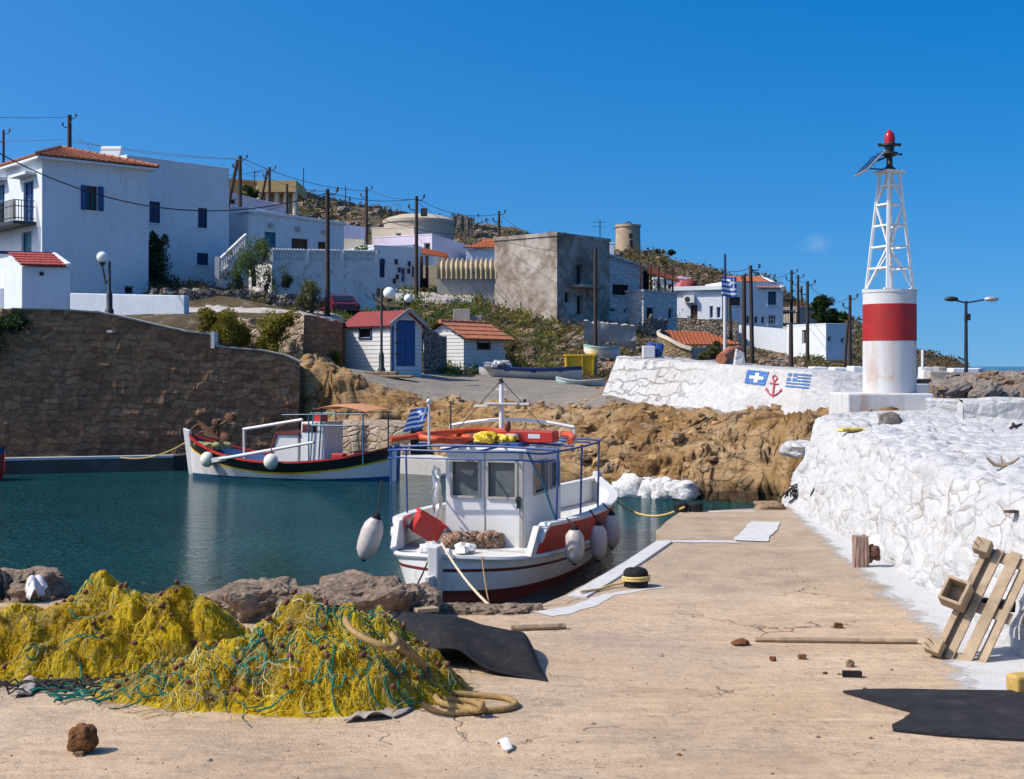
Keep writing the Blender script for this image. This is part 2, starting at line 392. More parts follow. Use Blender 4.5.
def coursed(name, cols, u, bw, bh, mortar, jcol, warp=.35, jamt=.8, dirt=None, bump=.8, bd=.05, rough_mask=None):
    t = NT(name); g = t.node('ShaderNodeNewGeometry'); co = g.outputs['Position']; sp = t.node('ShaderNodeSeparateXYZ'); t.link(co, sp.inputs[0])
    n1 = t.node('ShaderNodeTexNoise'); n1.inputs['Scale'].default_value = 1.8; n1.inputs['Detail'].default_value = 4; t.link(co, n1.inputs['Vector'])
    cn = t.node('ShaderNodeSeparateColor'); t.link(n1.outputs['Color'], cn.inputs[0])
    uu = t.math('ADD', t.math('ADD', t.math('MULTIPLY', sp.outputs[0], u[0]), t.math('MULTIPLY', sp.outputs[1], u[1])), t.math('MULTIPLY', cn.outputs[0], warp * 2.2))
    vv = t.math('ADD', sp.outputs[2], t.math('MULTIPLY', cn.outputs[1], warp))
    cb = t.node('ShaderNodeCombineXYZ'); t.link(uu, cb.inputs[0]); t.link(vv, cb.inputs[1])
    def br(c1, c2, mc):
        b = t.node('ShaderNodeTexBrick'); b.inputs['Scale'].default_value = 1; b.inputs['Brick Width'].default_value = bw; b.inputs['Row Height'].default_value = bh; b.inputs['Mortar Size'].default_value = mortar; b.inputs['Mortar Smooth'].default_value = .6
        b.inputs['Color1'].default_value = c1; b.inputs['Color2'].default_value = c2; b.inputs['Mortar'].default_value = mc; b.offset = .5; b.squash = 1.5; b.squash_frequency = 3; t.link(cb.outputs[0], b.inputs['Vector']); return b
    b = br((0, 0, 0, 1), (1, 1, 1, 1), (.5, .5, .5, 1)); k = t.math('ADD', t.math('MULTIPLY', b.outputs[0], .6), t.math('MULTIPLY', t.noise(co, .9, 8, .7), .4))
    n = len(cols); c = t.ramp(k, [(.15 + .7 * i / (n - 1), cc) for i, cc in enumerate(cols)])
    c = t.mix(1.0, c, t.ramp(t.noise(co, 7, 8, .75), [(.3, .62), (.72, 1.25)]), 'MULTIPLY')
    if dirt: c = t.mix(t.ramp(t.noise(co, .3, 8, .72), [(.46, 0), (.66, .8)]), c, dirt)
    j = b.outputs['Fac']
    if rough_mask: 
        mk = t.node('ShaderNodeMapRange'); mk.inputs[1].default_value, mk.inputs[2].default_value = rough_mask; t.link(t.math('ADD', sp.outputs[1], t.math('MULTIPLY', cn.outputs[2], 3.0)), mk.inputs[0]); j = t.math('MULTIPLY', j, mk.outputs[0])
    jb = t.math('MULTIPLY', j, t.ramp(t.noise(co, 2.2, 5, .7), [(.36, .15), (.6, 1)]))
    c = t.mix(t.math('MULTIPLY', jb, jamt), c, jcol)
    h = t.math('ADD', t.math('MULTIPLY', j, -1.0), t.math('MULTIPLY', t.noise(co, 5, 10, .72), .9))
    return t.set(c, .93, t.bump(h, bump, bd), spec=.2)
M['stonewall'] = coursed('harbour_stone_masonry', [(.18, .085, .042), (.28, .145, .075), (.38, .20, .10), (.29, .155, .09), (.47, .28, .15)], (1, .4), .36, .20, .022, (.06, .042, .032), .50, .55, (.17, .095, .06))
def whitewash(name, scale=1.0, dirt=(.42, .36, .30), amt=.9):
    t = NT(name); co = t.coord((1, 1, 1), (0, 0, 0), 'World')
    d = t.ramp(t.noise(co, 3.4 * scale, 10, .72, .4), [(.56, 0), (.70, amt)])
    d2 = t.ramp(t.noise(t.coord((9, 9, 2), (0, 0, 0), 'World'), 1.3 * scale, 6, .7), [(.60, 0), (.67, .85)])
    c = t.mix(d, t.ramp(t.noise(co, 1.2, 4), [(.3, (.45, .447, .44)), (.7, (.52, .516, .51))]), (.40, .36, .31))
    c = t.mix(t.math('MULTIPLY', d2, .55), c, dirt)
    wv = t.node('ShaderNodeTexNoise'); wv.inputs['Scale'].default_value = 2.4; wv.inputs['Detail'].default_value = 4; t.link(co, wv.inputs['Vector'])
    add = t.node('ShaderNodeMixRGB', blend_type='LINEAR_LIGHT'); add.inputs[0].default_value = .30; t.link(t.coord((3.6, 2.7, 4.6), (0, .1, .2), 'World'), add.inputs[1]); t.link(wv.outputs['Color'], add.inputs[2])
    v = t.node('ShaderNodeTexVoronoi', feature='DISTANCE_TO_EDGE'); v.inputs['Scale'].default_value = 1.0; t.link(add.outputs[0], v.inputs['Vector'])
    open_ = t.ramp(t.noise(co, 1.7, 6, .7), [(.44, 0), (.60, 1)])
    jt = t.math('MULTIPLY', t.ramp(v.outputs[0], [(.0, 1), (.045, 0)]), open_); c = t.mix(t.math('MULTIPLY', jt, .85), c, (.20, .165, .13))
    h = t.math('ADD', t.math('ADD', t.noise(co, 9 * scale, 8, .65), t.math('MULTIPLY', t.noise(co, 40 * scale, 5, .6), .3)), t.math('MULTIPLY', t.ramp(v.outputs[0], [(0, 0), (.2, 1)]), .55))
    return t.set(c, .9, t.bump(h, .85, .045))
M['rubblewhite'] = whitewash('whitewashed_rubble')
M['slopewall'] = coursed('whitewashed_breakwater', [(.47, .465, .455), (.52, .515, .505), (.54, .535, .525)], (.17, .23), .42, .33, .022, (.22, .20, .19), .42, .75, (.44, .41, .38), .9, .07, (34.4, 35.8))

def tiles(name, c1, c2, c3):
    t = NT(name); co = t.coord((1, 1, 1), (0, 0, 0), 'World')
    c = t.ramp(t.noise(co, 5, 6, .7), [(.3, c1), (.5, c2), (.72, c3)])
    return t.set(c, .85, t.bump(t.noise(co, 30, 4), .3, .01))
M['tile'] = tiles('terracotta_tiles', (.26, .075, .035), (.36, .12, .055), (.46, .20, .11))
M['tilered'] = tiles('red_roof_tiles', (.26, .028, .024), (.33, .045, .035), (.40, .10, .075))
M['tileorange'] = tiles('orange_roof_tiles', (.40, .11, .04), (.50, .15, .05), (.56, .22, .10))

def foliage(name, c1, c2, c3):
    t = NT(name); g = t.node('ShaderNodeNewGeometry')
    c = t.ramp(g.outputs['Random Per Island'], [(0, c1), (.5, c2), (1, c3)])
    m = t.set(c, .6, spec=.3); tr = t.node('ShaderNodeBsdfTranslucent'); t.link(c, tr.inputs[0]); mx = t.node('ShaderNodeMixShader'); mx.inputs[0].default_value = .38
    t.link(t.b.outputs[0], mx.inputs[1]); t.link(tr.outputs[0], mx.inputs[2]); t.link(mx.outputs[0], t.n['Material Output'].inputs[0]); return m
M['leafdark'] = foliage('dark_leaves', (.015, .035, .010), (.03, .062, .016), (.055, .095, .022))
M['leaf'] = foliage('green_leaves', (.045, .09, .016), (.085, .14, .025), (.14, .18, .04))
M['leafyel'] = foliage('yellow_green_leaves', (.10, .10, .014), (.20, .18, .024), (.32, .26, .04))
M['leafdry'] = foliage('dry_scrub_leaves', (.09, .065, .03), (.16, .11, .05), (.22, .16, .08))
M['leafgrey'] = foliage('grey_green_leaves', (.06, .07, .024), (.10, .11, .04), (.15, .15, .06))
M['trunk'] = worn('bark', (.07, .05, .035), .9, .3, 5, None, .3, .6, 20)

def ground_concrete():
    t = NT('sandy_concrete'); co = t.coord((1, 1, 1), (0, 0, 0), 'World')
    big = t.noise(co, .45, 6, .6)
    c = t.ramp(big, [(.3, (.54, .37, .23)), (.5, (.64, .46, .30)), (.72, (.72, .55, .39))])
    st = t.noise(t.coord((.5, 2.6, 1), (0, 0, .06), 'World'), 1.2, 7, .7, .3)
    c = t.mix(t.ramp(st, [(.44, 0), (.70, .65)]), c, (.46, .31, .195))
    st2 = t.noise(t.coord((.35, 3.0, 1), (0, 0, -.05), 'World'), 1.7, 8, .75, .5)
    c = t.mix(t.ramp(st2, [(.5, 0), (.68, .55)]), c, (.80, .60, .39))
    wp = t.ramp(t.math('MULTIPLY', t.ramp(t.noise(co, .75, 7, .7), [(.46, 0), (.62, 1)]), t.ramp(t.noise(t.coord((1, 1.6, 1), (0, 0, .1), 'World'), 9, 8, .8), [(.40, .15), (.58, 1)])), [(0, 0), (1, .8)])
    c = t.mix(wp, c, (.36, .275, .20))
    fl = t.ramp(t.noise(t.coord((1, 1.4, 1), (0, 0, .2), 'World'), 7, 12, .86), [(.49, 0), (.60, .85)]); c = t.mix(t.math('MULTIPLY', fl, t.ramp(t.noise(co, .55, 5, .65), [(.36, .25), (.6, 1)])), c, (.29, .215, .155))
    c = t.mix(t.ramp(t.noise(co, .28, 6, .6), [(.50, 0), (.64, .6)]), c, (.40, .32, .25))
    # greyer, coarser concrete towards the pier
    g = t.node('ShaderNodeNewGeometry'); sp = t.node('ShaderNodeSeparateXYZ'); t.link(g.outputs['Position'], sp.inputs[0])
    mr = t.node('ShaderNodeMapRange'); mr.inputs[1].default_value = 12.6; mr.inputs[2].default_value = 13.6
    t.link(t.math('ADD', sp.outputs[1], t.math('MULTIPLY', t.noise(co, 1.2, 5), 1.2)), mr.inputs[0])
    gp = t.ramp(t.noise(co, 2.0, 8, .75), [(.3, (.25, .195, .145)), (.5, (.42, .32, .225)), (.72, (.56, .43, .30))])
    c = t.mix(t.math('MULTIPLY', mr.outputs[0], .85), c, gp)
    sp1 = t.ramp(t.noise(co, 60, 4, .7), [(.58, 0), (.66, 1)])
    patch = t.ramp(t.noise(co, 1.1, 5, .65), [(.42, .1), (.6, .95)])
    c = t.mix(t.math('MULTIPLY', sp1, patch), c, (.13, .10, .08))
    sp2 = t.ramp(t.noise(co, 27, 4, .7), [(.62, 0), (.70, .75)])
    c = t.mix(sp2, c, (.17, .12, .09))
    v = t.node('ShaderNodeTexVoronoi', feature='DISTANCE_TO_EDGE'); v.inputs['Scale'].default_value = .42
    wob = t.node('ShaderNodeMixRGB', blend_type='LINEAR_LIGHT'); wob.inputs[0].default_value = .35
    wn = t.node('ShaderNodeTexNoise'); wn.inputs['Scale'].default_value = 2.2; wn.inputs['Detail'].default_value = 6; t.link(co, wn.inputs['Vector'])
    t.link(co, wob.inputs[1]); t.link(wn.outputs['Color'], wob.inputs[2]); t.link(wob.outputs[0], v.inputs['Vector'])
    crack = t.ramp(v.outputs[0], [(.0, 1), (.006, 0)])
    crack = t.math('MULTIPLY', crack, t.ramp(t.noise(co, .8, 3), [(.5, 0), (.58, .8)]))
    c = t.mix(crack, c, (.12, .085, .06))
    h = t.math('ADD', t.math('ADD', t.noise(co, 14, 10, .76), t.math('MULTIPLY', t.noise(co, 70, 4, .7), .35)), t.math('MULTIPLY', st, 1.1))
    h = t.math('SUBTRACT', h, crack)
    return t.set(c, .95, t.bump(h, .8, .035), spec=.2)
M['concrete'] = ground_concrete()
def paint_ground():
    t = NT('white_paint_on_ground'); co = t.coord((1, 1, 1), (0, 0, 0), 'World')
    f = t.ramp(t.noise(co, 7, 8, .75), [(.5, 0), (.68, .8)])
    c = t.mix(f, (.52, .515, .50), (.42, .35, .27))
    return t.set(c, .9, t.bump(t.noise(co, 30, 8, .7), .4, .02))
M['groundpaint'] = paint_ground()
def spill():
    t = NT('worn_limewash_spill'); co = t.coord((1, 1, 1), (0, 0, 0), 'World'); at = t.node('ShaderNodeAttribute', attribute_name='cover')
    n = t.math('ADD', t.math('MULTIPLY', t.noise(co, 2.2, 8, .7), .8), t.math('MULTIPLY', t.noise(co, 16, 8, .75), .45))
    f = t.math('ADD', at.outputs['Fac'], t.math('SUBTRACT', n, .62)); m_ = t.ramp(f, [(.36, 0), (.56, 1)])
    c = t.mix(t.ramp(t.noise(co, 5, 8, .75), [(.5, 0), (.7, .7)]), (.50, .495, .485), (.40, .34, .27)); m = t.set(c, .95, t.bump(t.noise(co, 25, 8, .7), .5, .02), spec=.2)
    tr = t.node('ShaderNodeBsdfTransparent'); mx = t.node('ShaderNodeMixShader'); t.link(m_, mx.inputs[0]); t.link(tr.outputs[0], mx.inputs[1]); t.link(t.b.outputs[0], mx.inputs[2]); t.link(mx.outputs[0], t.n['Material Output'].inputs[0]); return m
M['spill'] = spill()
def gravel():
    t = NT('grey_gravel'); co = t.coord((1, 1, 1), (0, 0, 0), 'World')
    c = t.ramp(t.noise(co, 1.2, 8, .75), [(.3, (.20, .17, .135)), (.55, (.28, .24, .19)), (.75, (.38, .32, .25))])
    sp1 = t.ramp(t.noise(co, 9, 6, .8), [(.4, .55), (.65, 1.25)])
    c = t.mix(1, c, sp1, 'MULTIPLY')
    return t.set(c, .95, t.bump(t.noise(co, 12, 8, .8), .8, .05))
M['gravel'] = gravel()
M['paleroad'] = worn('pale_dusty_road', (.42, .38, .33), .95, .15, 1.5, (.3, .25, .2), .3, .4, 8)

def hillmat():
    t = NT('rocky_hillside'); co = t.coord((1, 1, 1), (0, 0, 0), 'World')
    at = t.node('ShaderNodeAttribute', attribute_name='shore'); sh = at.outputs['Fac']
    n1 = t.noise(co, .5, 10, .72)
    rock = t.ramp(n1, [(.3, (.30, .155, .06)), (.45, (.52, .30, .115)), (.56, (.66, .43, .21)), (.72, (.72, .57, .37))])
    n2 = t.noise(t.coord((1, 1, 5), (0.15, .1, 0), 'World'), 1.3, 8, .75, .6)
    rock = t.mix(t.ramp(n2, [(.38, .8), (.50, 0)]), rock, (.18, .10, .045))
    hill = t.ramp(t.noise(co, .16, 10, .75), [(.3, (.055, .05, .022)), (.45, (.10, .075, .035)), (.58, (.17, .12, .06)), (.72, (.26, .19, .11))])
    hill = t.mix(t.ramp(t.noise(co, 1.1, 8, .8), [(.52, 0), (.62, .8)]), hill, (.33, .27, .20))
    hill = t.mix(t.ramp(t.noise(co, .7, 8, .8), [(.54, 0), (.66, .85)]), hill, (.035, .038, .016))
    cw = t.node('ShaderNodeMixRGB', blend_type='LINEAR_LIGHT'); cw.inputs[0].default_value = .5; cnz = t.node('ShaderNodeTexNoise'); cnz.inputs['Scale'].default_value = 1.6; cnz.inputs['Detail'].default_value = 6; t.link(co, cnz.inputs['Vector']); t.link(t.coord((1.1, 1.1, 2.4), (0, 0, 0), 'World'), cw.inputs[1]); t.link(cnz.outputs['Color'], cw.inputs[2])
    cv = t.node('ShaderNodeTexVoronoi', feature='DISTANCE_TO_EDGE'); cv.inputs['Scale'].default_value = .9; t.link(cw.outputs[0], cv.inputs['Vector']); crk = t.math('MULTIPLY', t.ramp(cv.outputs[0], [(0, 1), (.05, 0)]), t.ramp(t.noise(co, .9, 5, .7), [(.42, 0), (.58, 1)]))
    rock = t.mix(t.math('MULTIPLY', crk, .8), rock, (.09, .05, .025)); rock = t.mix(t.ramp(t.noise(co, 3.5, 8, .8), [(.55, 0), (.68, .7)]), rock, (.68, .58, .44)); rock = t.mix(t.ramp(t.noise(co, 5.5, 8, .8), [(.57, 0), (.66, .75)]), rock, (.16, .10, .055))
    c = t.mix(sh, hill, rock)
    g = t.node('ShaderNodeNewGeometry'); sp = t.node('ShaderNodeSeparateXYZ'); t.link(g.outputs['Position'], sp.inputs[0])
    wet = t.node('ShaderNodeMapRange'); wet.inputs[1].default_value = -.30; wet.inputs[2].default_value = -.60
    t.link(t.math('ADD', sp.outputs[2], t.math('MULTIPLY', t.math('SUBTRACT', n2, .5), .5)), wet.inputs[0])
    c = t.mix(t.math('MULTIPLY', wet.outputs[0], .85), c, (.03, .022, .014))
    h = t.math('ADD', t.math('ADD', t.noise(co, 2.2, 12, .78), t.math('MULTIPLY', t.noise(co, 11, 8, .8), .5)), t.math('MULTIPLY', n2, .8))
    return t.set(c, .93, t.bump(h, 1.0, .22), spec=.25)
M['hill'] = hillmat()
def rockmat(name, c1, c2, c3, bd=.05, sc_=3):
    t = NT(name); co = t.coord((1, 1, 1), (0, 0, 0), 'World')
    c = t.ramp(t.noise(co, sc_, 10, .75), [(.3, c1), (.5, c2), (.72, c3)])
    v = t.ramp(t.noise(co, sc_ * 6, 6, .75), [(.35, .45), (.6, 1.15)])
    c = t.mix(1, c, v, 'MULTIPLY')
    return t.set(c, .93, t.bump(t.noise(co, sc_ * 4, 12, .75), .9, bd), spec=.25)
M['rock'] = rockmat('pitted_grey_rock', (.20, .14, .095), (.36, .265, .19), (.50, .39, .29), .09)
M['boulder'] = rockmat('grey_boulder', (.14, .12, .10), (.23, .20, .17), (.34, .29, .24))
M['boulderb'] = rockmat('brown_boulder', (.16, .11, .075), (.27, .19, .13), (.38, .28, .2))
M['tanrock'] = rockmat('tan_rock', (.22, .14, .08), (.33, .22, .13), (.45, .33, .22))
M['whiterock'] = rockmat('whitewashed_rock', (.5, .46, .42), (.74, .73, .70), (.8, .79, .78))
M['brick'] = rockmat('old_brick', (.09, .045, .02), (.20, .085, .03), (.30, .17, .06), .02, 14)
def ruinmat():
    t = NT('peeling_render'); co = t.coord((1, 1, 1), (0, 0, 0), 'World')
    n = t.noise(co, .55, 10, .72, .6)
    c = t.ramp(n, [(.30, (.11, .085, .065)), (.42, (.21, .165, .125)), (.52, (.36, .31, .26)), (.66, (.50, .46, .41))])
    c = t.mix(t.ramp(t.noise(co, 1.6, 8, .75), [(.5, 0), (.65, .7)]), c, (.14, .105, .08))
    return t.set(c, .95, t.bump(t.noise(co, 4, 10, .75), .8, .06))
M['ruin'] = ruinmat()
def water():
    t = NT('harbour_water'); co = t.coord((1, 1, 1), (0, 0, 0), 'World')
    n0 = t.noise(t.coord((.9, 2.0, 1), (0, 0, .25), 'World'), 1.5, 3, .55, .4)
    n1 = t.noise(t.coord((1.0, 2.2, 1), (0, 0, -.3), 'World'), 5.0, 4, .6, .3)
    n2 = t.noise(t.coord((1.0, 1.8, 1), (0, 0, .6), 'World'), 11, 3, .6); h = t.math('ADD', t.math('ADD', t.math('MULTIPLY', n0, 1.0), t.math('MULTIPLY', n1, .9)), t.math('MULTIPLY', n2, .42))
    c = t.ramp(t.noise(co, .18, 4), [(.35, (.005, .072, .072)), (.7, (.012, .125, .125))])
    g = t.node('ShaderNodeNewGeometry'); sp = t.node('ShaderNodeSeparateXYZ'); t.link(g.outputs['Position'], sp.inputs[0]); mr = t.node('ShaderNodeMapRange'); mr.inputs[1].default_value = 42; mr.inputs[2].default_value = 90; t.link(sp.outputs[1], mr.inputs[0]); c = t.mix(mr.outputs[0], c, (.003, .012, .035))
    m = t.set(c, .04, t.bump(h, 1.0, .62)); t.b.inputs['IOR'].default_value = 1.33
    return m
M['water'] = water()
def netmat(name, stops, rough=.8, sub=0):
    t = NT(name); g = t.node('ShaderNodeNewGeometry'); co = t.coord()
    c = t.ramp(g.outputs['Random Per Island'], stops)
    m = t.set(c, rough, spec=.2); tr = t.node('ShaderNodeBsdfTranslucent'); t.link(c, tr.inputs[0]); mx = t.node('ShaderNodeMixShader'); mx.inputs[0].default_value = .4
    t.link(t.b.outputs[0], mx.inputs[1]); t.link(tr.outputs[0], mx.inputs[2]); t.link(mx.outputs[0], t.n['Material Output'].inputs[0]); return m
M['netyel'] = netmat('yellow_net_twine', [(0, (.62, .38, .02)), (.35, (.90, .68, .03)), (.7, (.93, .78, .08)), (1, (.88, .74, .26))])
M['netgold'] = netmat('golden_net_twine', [(0, (.30, .16, .015)), (.5, (.56, .35, .02)), (1, (.70, .48, .03))])
M['netpale'] = netmat('pale_net_twine', [(0, (.38, .33, .16)), (.5, (.56, .52, .26)), (1, (.66, .62, .36))])
M['netteal'] = netmat('teal_net_rope', [(0, (.01, .13, .10)), (.5, (.015, .22, .17)), (1, (.04, .32, .25))])
M['netdark'] = netmat('dark_net_twine', [(0, (.05, .035, .015)), (.5, (.12, .08, .03)), (1, (.2, .14, .06))])
def netbase():
    t = NT('packed_netting'); co = t.coord(); w = t.node('ShaderNodeTexNoise'); w.inputs['Scale'].default_value = 5; w.inputs['Detail'].default_value = 5; t.link(co, w.inputs['Vector'])
    ad = t.node('ShaderNodeMixRGB', blend_type='LINEAR_LIGHT'); ad.inputs[0].default_value = .22; t.link(co, ad.inputs[1]); t.link(w.outputs['Color'], ad.inputs[2])
    v = t.node('ShaderNodeTexVoronoi', feature='DISTANCE_TO_EDGE'); v.inputs['Scale'].default_value = 42; t.link(ad.outputs[0], v.inputs['Vector'])
    v2 = t.node('ShaderNodeTexVoronoi', feature='DISTANCE_TO_EDGE'); v2.inputs['Scale'].default_value = 85; t.link(ad.outputs[0], v2.inputs['Vector'])
    th = t.math('MAXIMUM', t.ramp(v.outputs[0], [(.02, 1), (.10, 0)]), t.math('MULTIPLY', t.ramp(v2.outputs[0], [(.03, 1), (.14, 0)]), .7))
    tone = t.ramp(t.noise(co, 5.5, 8, .75, 1.0), [(.32, (.42, .20, .03)), (.41, (.80, .48, .015)), (.50, (.96, .74, .02)), (.60, (.94, .80, .10)), (.68, (.82, .74, .42)), (.76, (.40, .28, .15))])
    gap = t.ramp(t.noise(co, 9, 6, .75), [(.36, (.14, .065, .012)), (.47, (.58, .34, .015)), (.62, (.88, .62, .03))])  # dark brown gaps put the shade of hollows into the netting colour
    c = t.mix(th, gap, tone); h = t.math('ADD', t.math('ADD', t.noise(co, 16, 9, .8, 1.5), t.math('MULTIPLY', t.noise(co, 48, 5, .8), .5)), t.math('MULTIPLY', th, .5))
    m = t.set(c, .9, t.bump(h, .7, .03), spec=.1); tr = t.node('ShaderNodeBsdfTranslucent'); t.link(c, tr.inputs[0]); mx = t.node('ShaderNodeMixShader'); mx.inputs[0].default_value = .25; t.link(t.b.outputs[0], mx.inputs[1]); t.link(tr.outputs[0], mx.inputs[2]); t.link(mx.outputs[0], t.n['Material Output'].inputs[0]); return m
M['netbase'] = netbase()
M['cork'] = worn('brown_net_float', (.12, .04, .022), .8, .35, 20)
# ================================================================== THE SETTING
WATER = -0.8
mb = MB(); mb.quad((-4000, -60, WATER), (4000, -60, WATER), (4000, 7500, WATER), (-4000, 7500, WATER))
mb.build('water', M['water'], kind='structure', origin=(0, 0, WATER))
mb = MB(); mb.quad((-4000, -60, -6), (4000, -60, -6), (4000, 7500, -6), (-4000, 7500, -6))
mb.build('seabed', M['tanrock'], kind='structure', origin=(0, 0, -6))

# ---- terrain: profiles by viewing column; entries (distance, height) or (distance, 'p', picture row)
def prof(*pts):
    return [(p[0], p[1] if len(p) == 2 else ZZ(p[2], p[0])) for p in pts]
LEFT = [(20, -3), (38.3, -2.6), (38.5, 3.0), (39.5, 3.9), (60, 4.3), (80, 8), (120, 16), (170, 22), (300, 12), (420, -4)]
COLS = [
    (-300, prof(*LEFT)), (0, prof(*LEFT)), (100, prof(*LEFT)),
    (150, prof((20, -3), (38.9, -2.6), (39.1, 2.8), (46, 3.4), (50, 4.3), (57, 4.6), (59, 5.6), (66, 6.3), (75, 7), (100, 11), (160, 20), (300, 12), (420, -4))),
    (220, prof((20, -3), (39.4, -2.6), (39.6, 2.3), (45, 2.8), (48, 4.2), (56, 4.6), (58, 5.4), (66, 6.3), (72, 6.6), (78, 8.5), (100, 12), (160, 'p', 196), (300, 12), (420, -4))),
    (300, prof((20, -3), (39.6, -2.6), (39.9, 2.0), (44, 2.3), (46.2, 2.5), (47, 4.2), (55, 4.4), (60, 4.9), (66, 5.6), (80, 9), (110, 14), (160, 'p', 194), (300, 12), (420, -4))),
    (335, prof((20, -3), (37.6, -2.6), (38.4, -.9), (39.0, .6), (39.8, 1.7), (43, 2.1), (50, 2.2), (51.5, 3.4), (55, 4.3), (60, 4.6), (70, 6), (85, 9), (110, 14), (160, 'p', 200), (300, 12), (420, -4))),
    (400, prof((20, -3), (36.8, -2.6), (38, -.85), (39, .4), (40.3, 1.35), (43.5, 1.7), (50, 1.95), (53, 2.4), (58, 'p', 326), (63, 'p', 311), (70, 'p', 301), (76, 'p', 292), (85, 'p', 286), (95, 'p', 272), (115, 'p', 242), (160, 'p', 212), (300, 12), (420, -4))),
    (450, prof((20, -3), (34, -2.6), (35.5, -.85), (37, .3), (38.5, 1.05), (43, 1.42), (48, 1.65), (54, 1.9), (58, 'p', 345), (66, 'p', 316), (75, 'p', 297), (85, 'p', 287), (120, 'p', 246), (165, 'p', 219), (300, 12), (420, -4))),
    (500, prof((20, -3), (31, -2.6), (32.4, -.85), (34, -.1), (35.5, .6), (36.8, 1.0), (40, 1.25), (44, 1.48), (50, 1.65), (56, 1.9), (60, 2.7), (70, 'p', 320), (80, 'p', 300), (95, 'p', 272), (130, 'p', 246), (170, 'p', 228), (300, 10), (420, -4))),
    (560, prof((20, -3), (29.5, -2.6), (30.8, -.85), (32, 0), (33.5, .55), (34.8, .93), (38, 1.2), (44, 1.45), (50, 1.55), (58, 1.8), (63, 'p', 362), (71, 'p', 325), (78, 'p', 320), (90, 'p', 302), (120, 'p', 264), (170, 'p', 235), (300, 10), (420, -4))),
    (610, prof((20, -3), (29, -2.6), (30.2, -.85), (31.3, .2), (32.5, .65), (33.4, .92), (35.2, 1.28), (37, 1.42), (50, 1.45), (58, 1.8), (66, 'p', 348), (74, 'p', 327), (85, 'p', 316), (110, 'p', 284), (170, 'p', 246), (300, 9), (420, -4))),
    (655, prof((20, -3), (28.6, -2.6), (29.8, -.85), (31, .3), (32.2, .8), (32.9, .95), (34.3, 1.1), (38, 1.15), (44, 1.3), (60, 1.7), (70, 'p', 350), (80, 'p', 332), (95, 'p', 314), (130, 'p', 277), (175, 'p', 252), (300, 8), (420, -4))),
    (700, prof((20, -3), (28.1, -2.6), (29.2, -.85), (30.0, .25), (31.2, .85), (32.4, 1.08), (36, 1.15), (44, 1.3), (60, 1.6), (70, 'p', 354), (85, 'p', 338), (100, 'p', 322), (140, 'p', 291), (180, 'p', 264), (300, 7), (420, -4))),
    (735, prof((20, -3), (27.8, -2.6), (28.8, -.85), (29.3, .3), (30.0, .8), (30.8, 1.05), (33, 1.15), (44, 1.3), (60, 1.6), (75, 'p', 357), (90, 'p', 345), (110, 'p', 330), (150, 'p', 296), (185, 'p', 273), (300, 6), (420, -4))),
    (770, prof((20, -3), (27.5, -2.6), (28.3, -.85), (28.7, .3), (29.3, .8), (30, 1.0), (44, 1.3), (60, 1.5), (75, 'p', 360), (90, 'p', 347), (110, 'p', 335), (150, 'p', 305), (190, 'p', 279), (300, 5), (420, -4))),
    (800, prof((20, -3), (25.0, -2.6), (26, -.85), (26.5, .4), (27.4, .8), (28.8, .95), (44, 1.25), (60, 1.4), (75, 'p', 362), (90, 'p', 352), (110, 'p', 346), (150, 'p', 322), (190, 'p', 301), (300, 4), (420, -4))),
    (850, prof((20, -3), (23, -2.6), (24, .9), (44, 1.2), (70, 1.5), (95, 'p', 357), (130, 'p', 350), (160, 'p', 335), (200, 'p', 318), (300, 3), (420, -4))),
    (900, prof((20, -3), (23, -2.6), (24, .9), (44, 1.2), (70, 1.4), (100, 'p', 362), (150, 'p', 352), (205, 'p', 344), (300, 1), (420, -4))),
    (950, prof((20, -3), (23, -2.6), (24, .9), (28, 1.0), (33, 1.35), (45, 1.5), (52, -.2), (100, .4), (150, 1.2), (205, 'p', 358), (300, -1), (420, -4))),
    (1000, prof((20, -3), (23, -2.6), (24, .9), (28, 1.0), (33, 1.35), (45, 1.6), (48, -2), (150, -2), (205, .6), (240, -1.5), (420, -4))),
    (1030, prof((20, -3), (23, -2.6), (24, .9), (28, 1.0), (33, 1.35), (45, 1.6), (48, -2.8), (205, -3), (420, -4))),
    (1300, prof((20, -3), (23, -2.6), (24, .9), (40, .6), (46, -3), (205, -3), (420, -4))),
]
YS = np.concatenate([np.arange(21.5, 50, .11), np.arange(50, 100, .4), np.geomspace(100, 420, 80)])
CP = np.array([c[0] for c in COLS], float)
TAB = np.array([np.interp(YS, [p[0] for p in c[1]], [p[1] for p in c[1]]) for c in COLS])     # col x Y
def base_h(px, Y):
    px = np.asarray(px, float); Y = np.asarray(Y, float)
    px, Y = np.broadcast_arrays(px, Y)
    pc = np.clip(px, CP[0], CP[-1] - 1e-6)
    j = np.clip(np.searchsorted(CP, pc, side='right') - 1, 0, len(CP) - 2)
    t = (pc - CP[j]) / (CP[j + 1] - CP[j])
    fy = np.interp(Y, YS, np.arange(len(YS))); k = np.clip(fy.astype(int), 0, len(YS) - 2); q = fy - k
    g = lambda a, b: TAB[a, b]
    z0 = g(j, k) * (1 - q) + g(j, k + 1) * q; z1 = g(j + 1, k) * (1 - q) + g(j + 1, k + 1) * q
    return z0 * (1 - t) + z1 * t
def sstep(a, b, x): t = np.clip((x - a) / (b - a), 0, 1); return t * t * (3 - 2 * t)
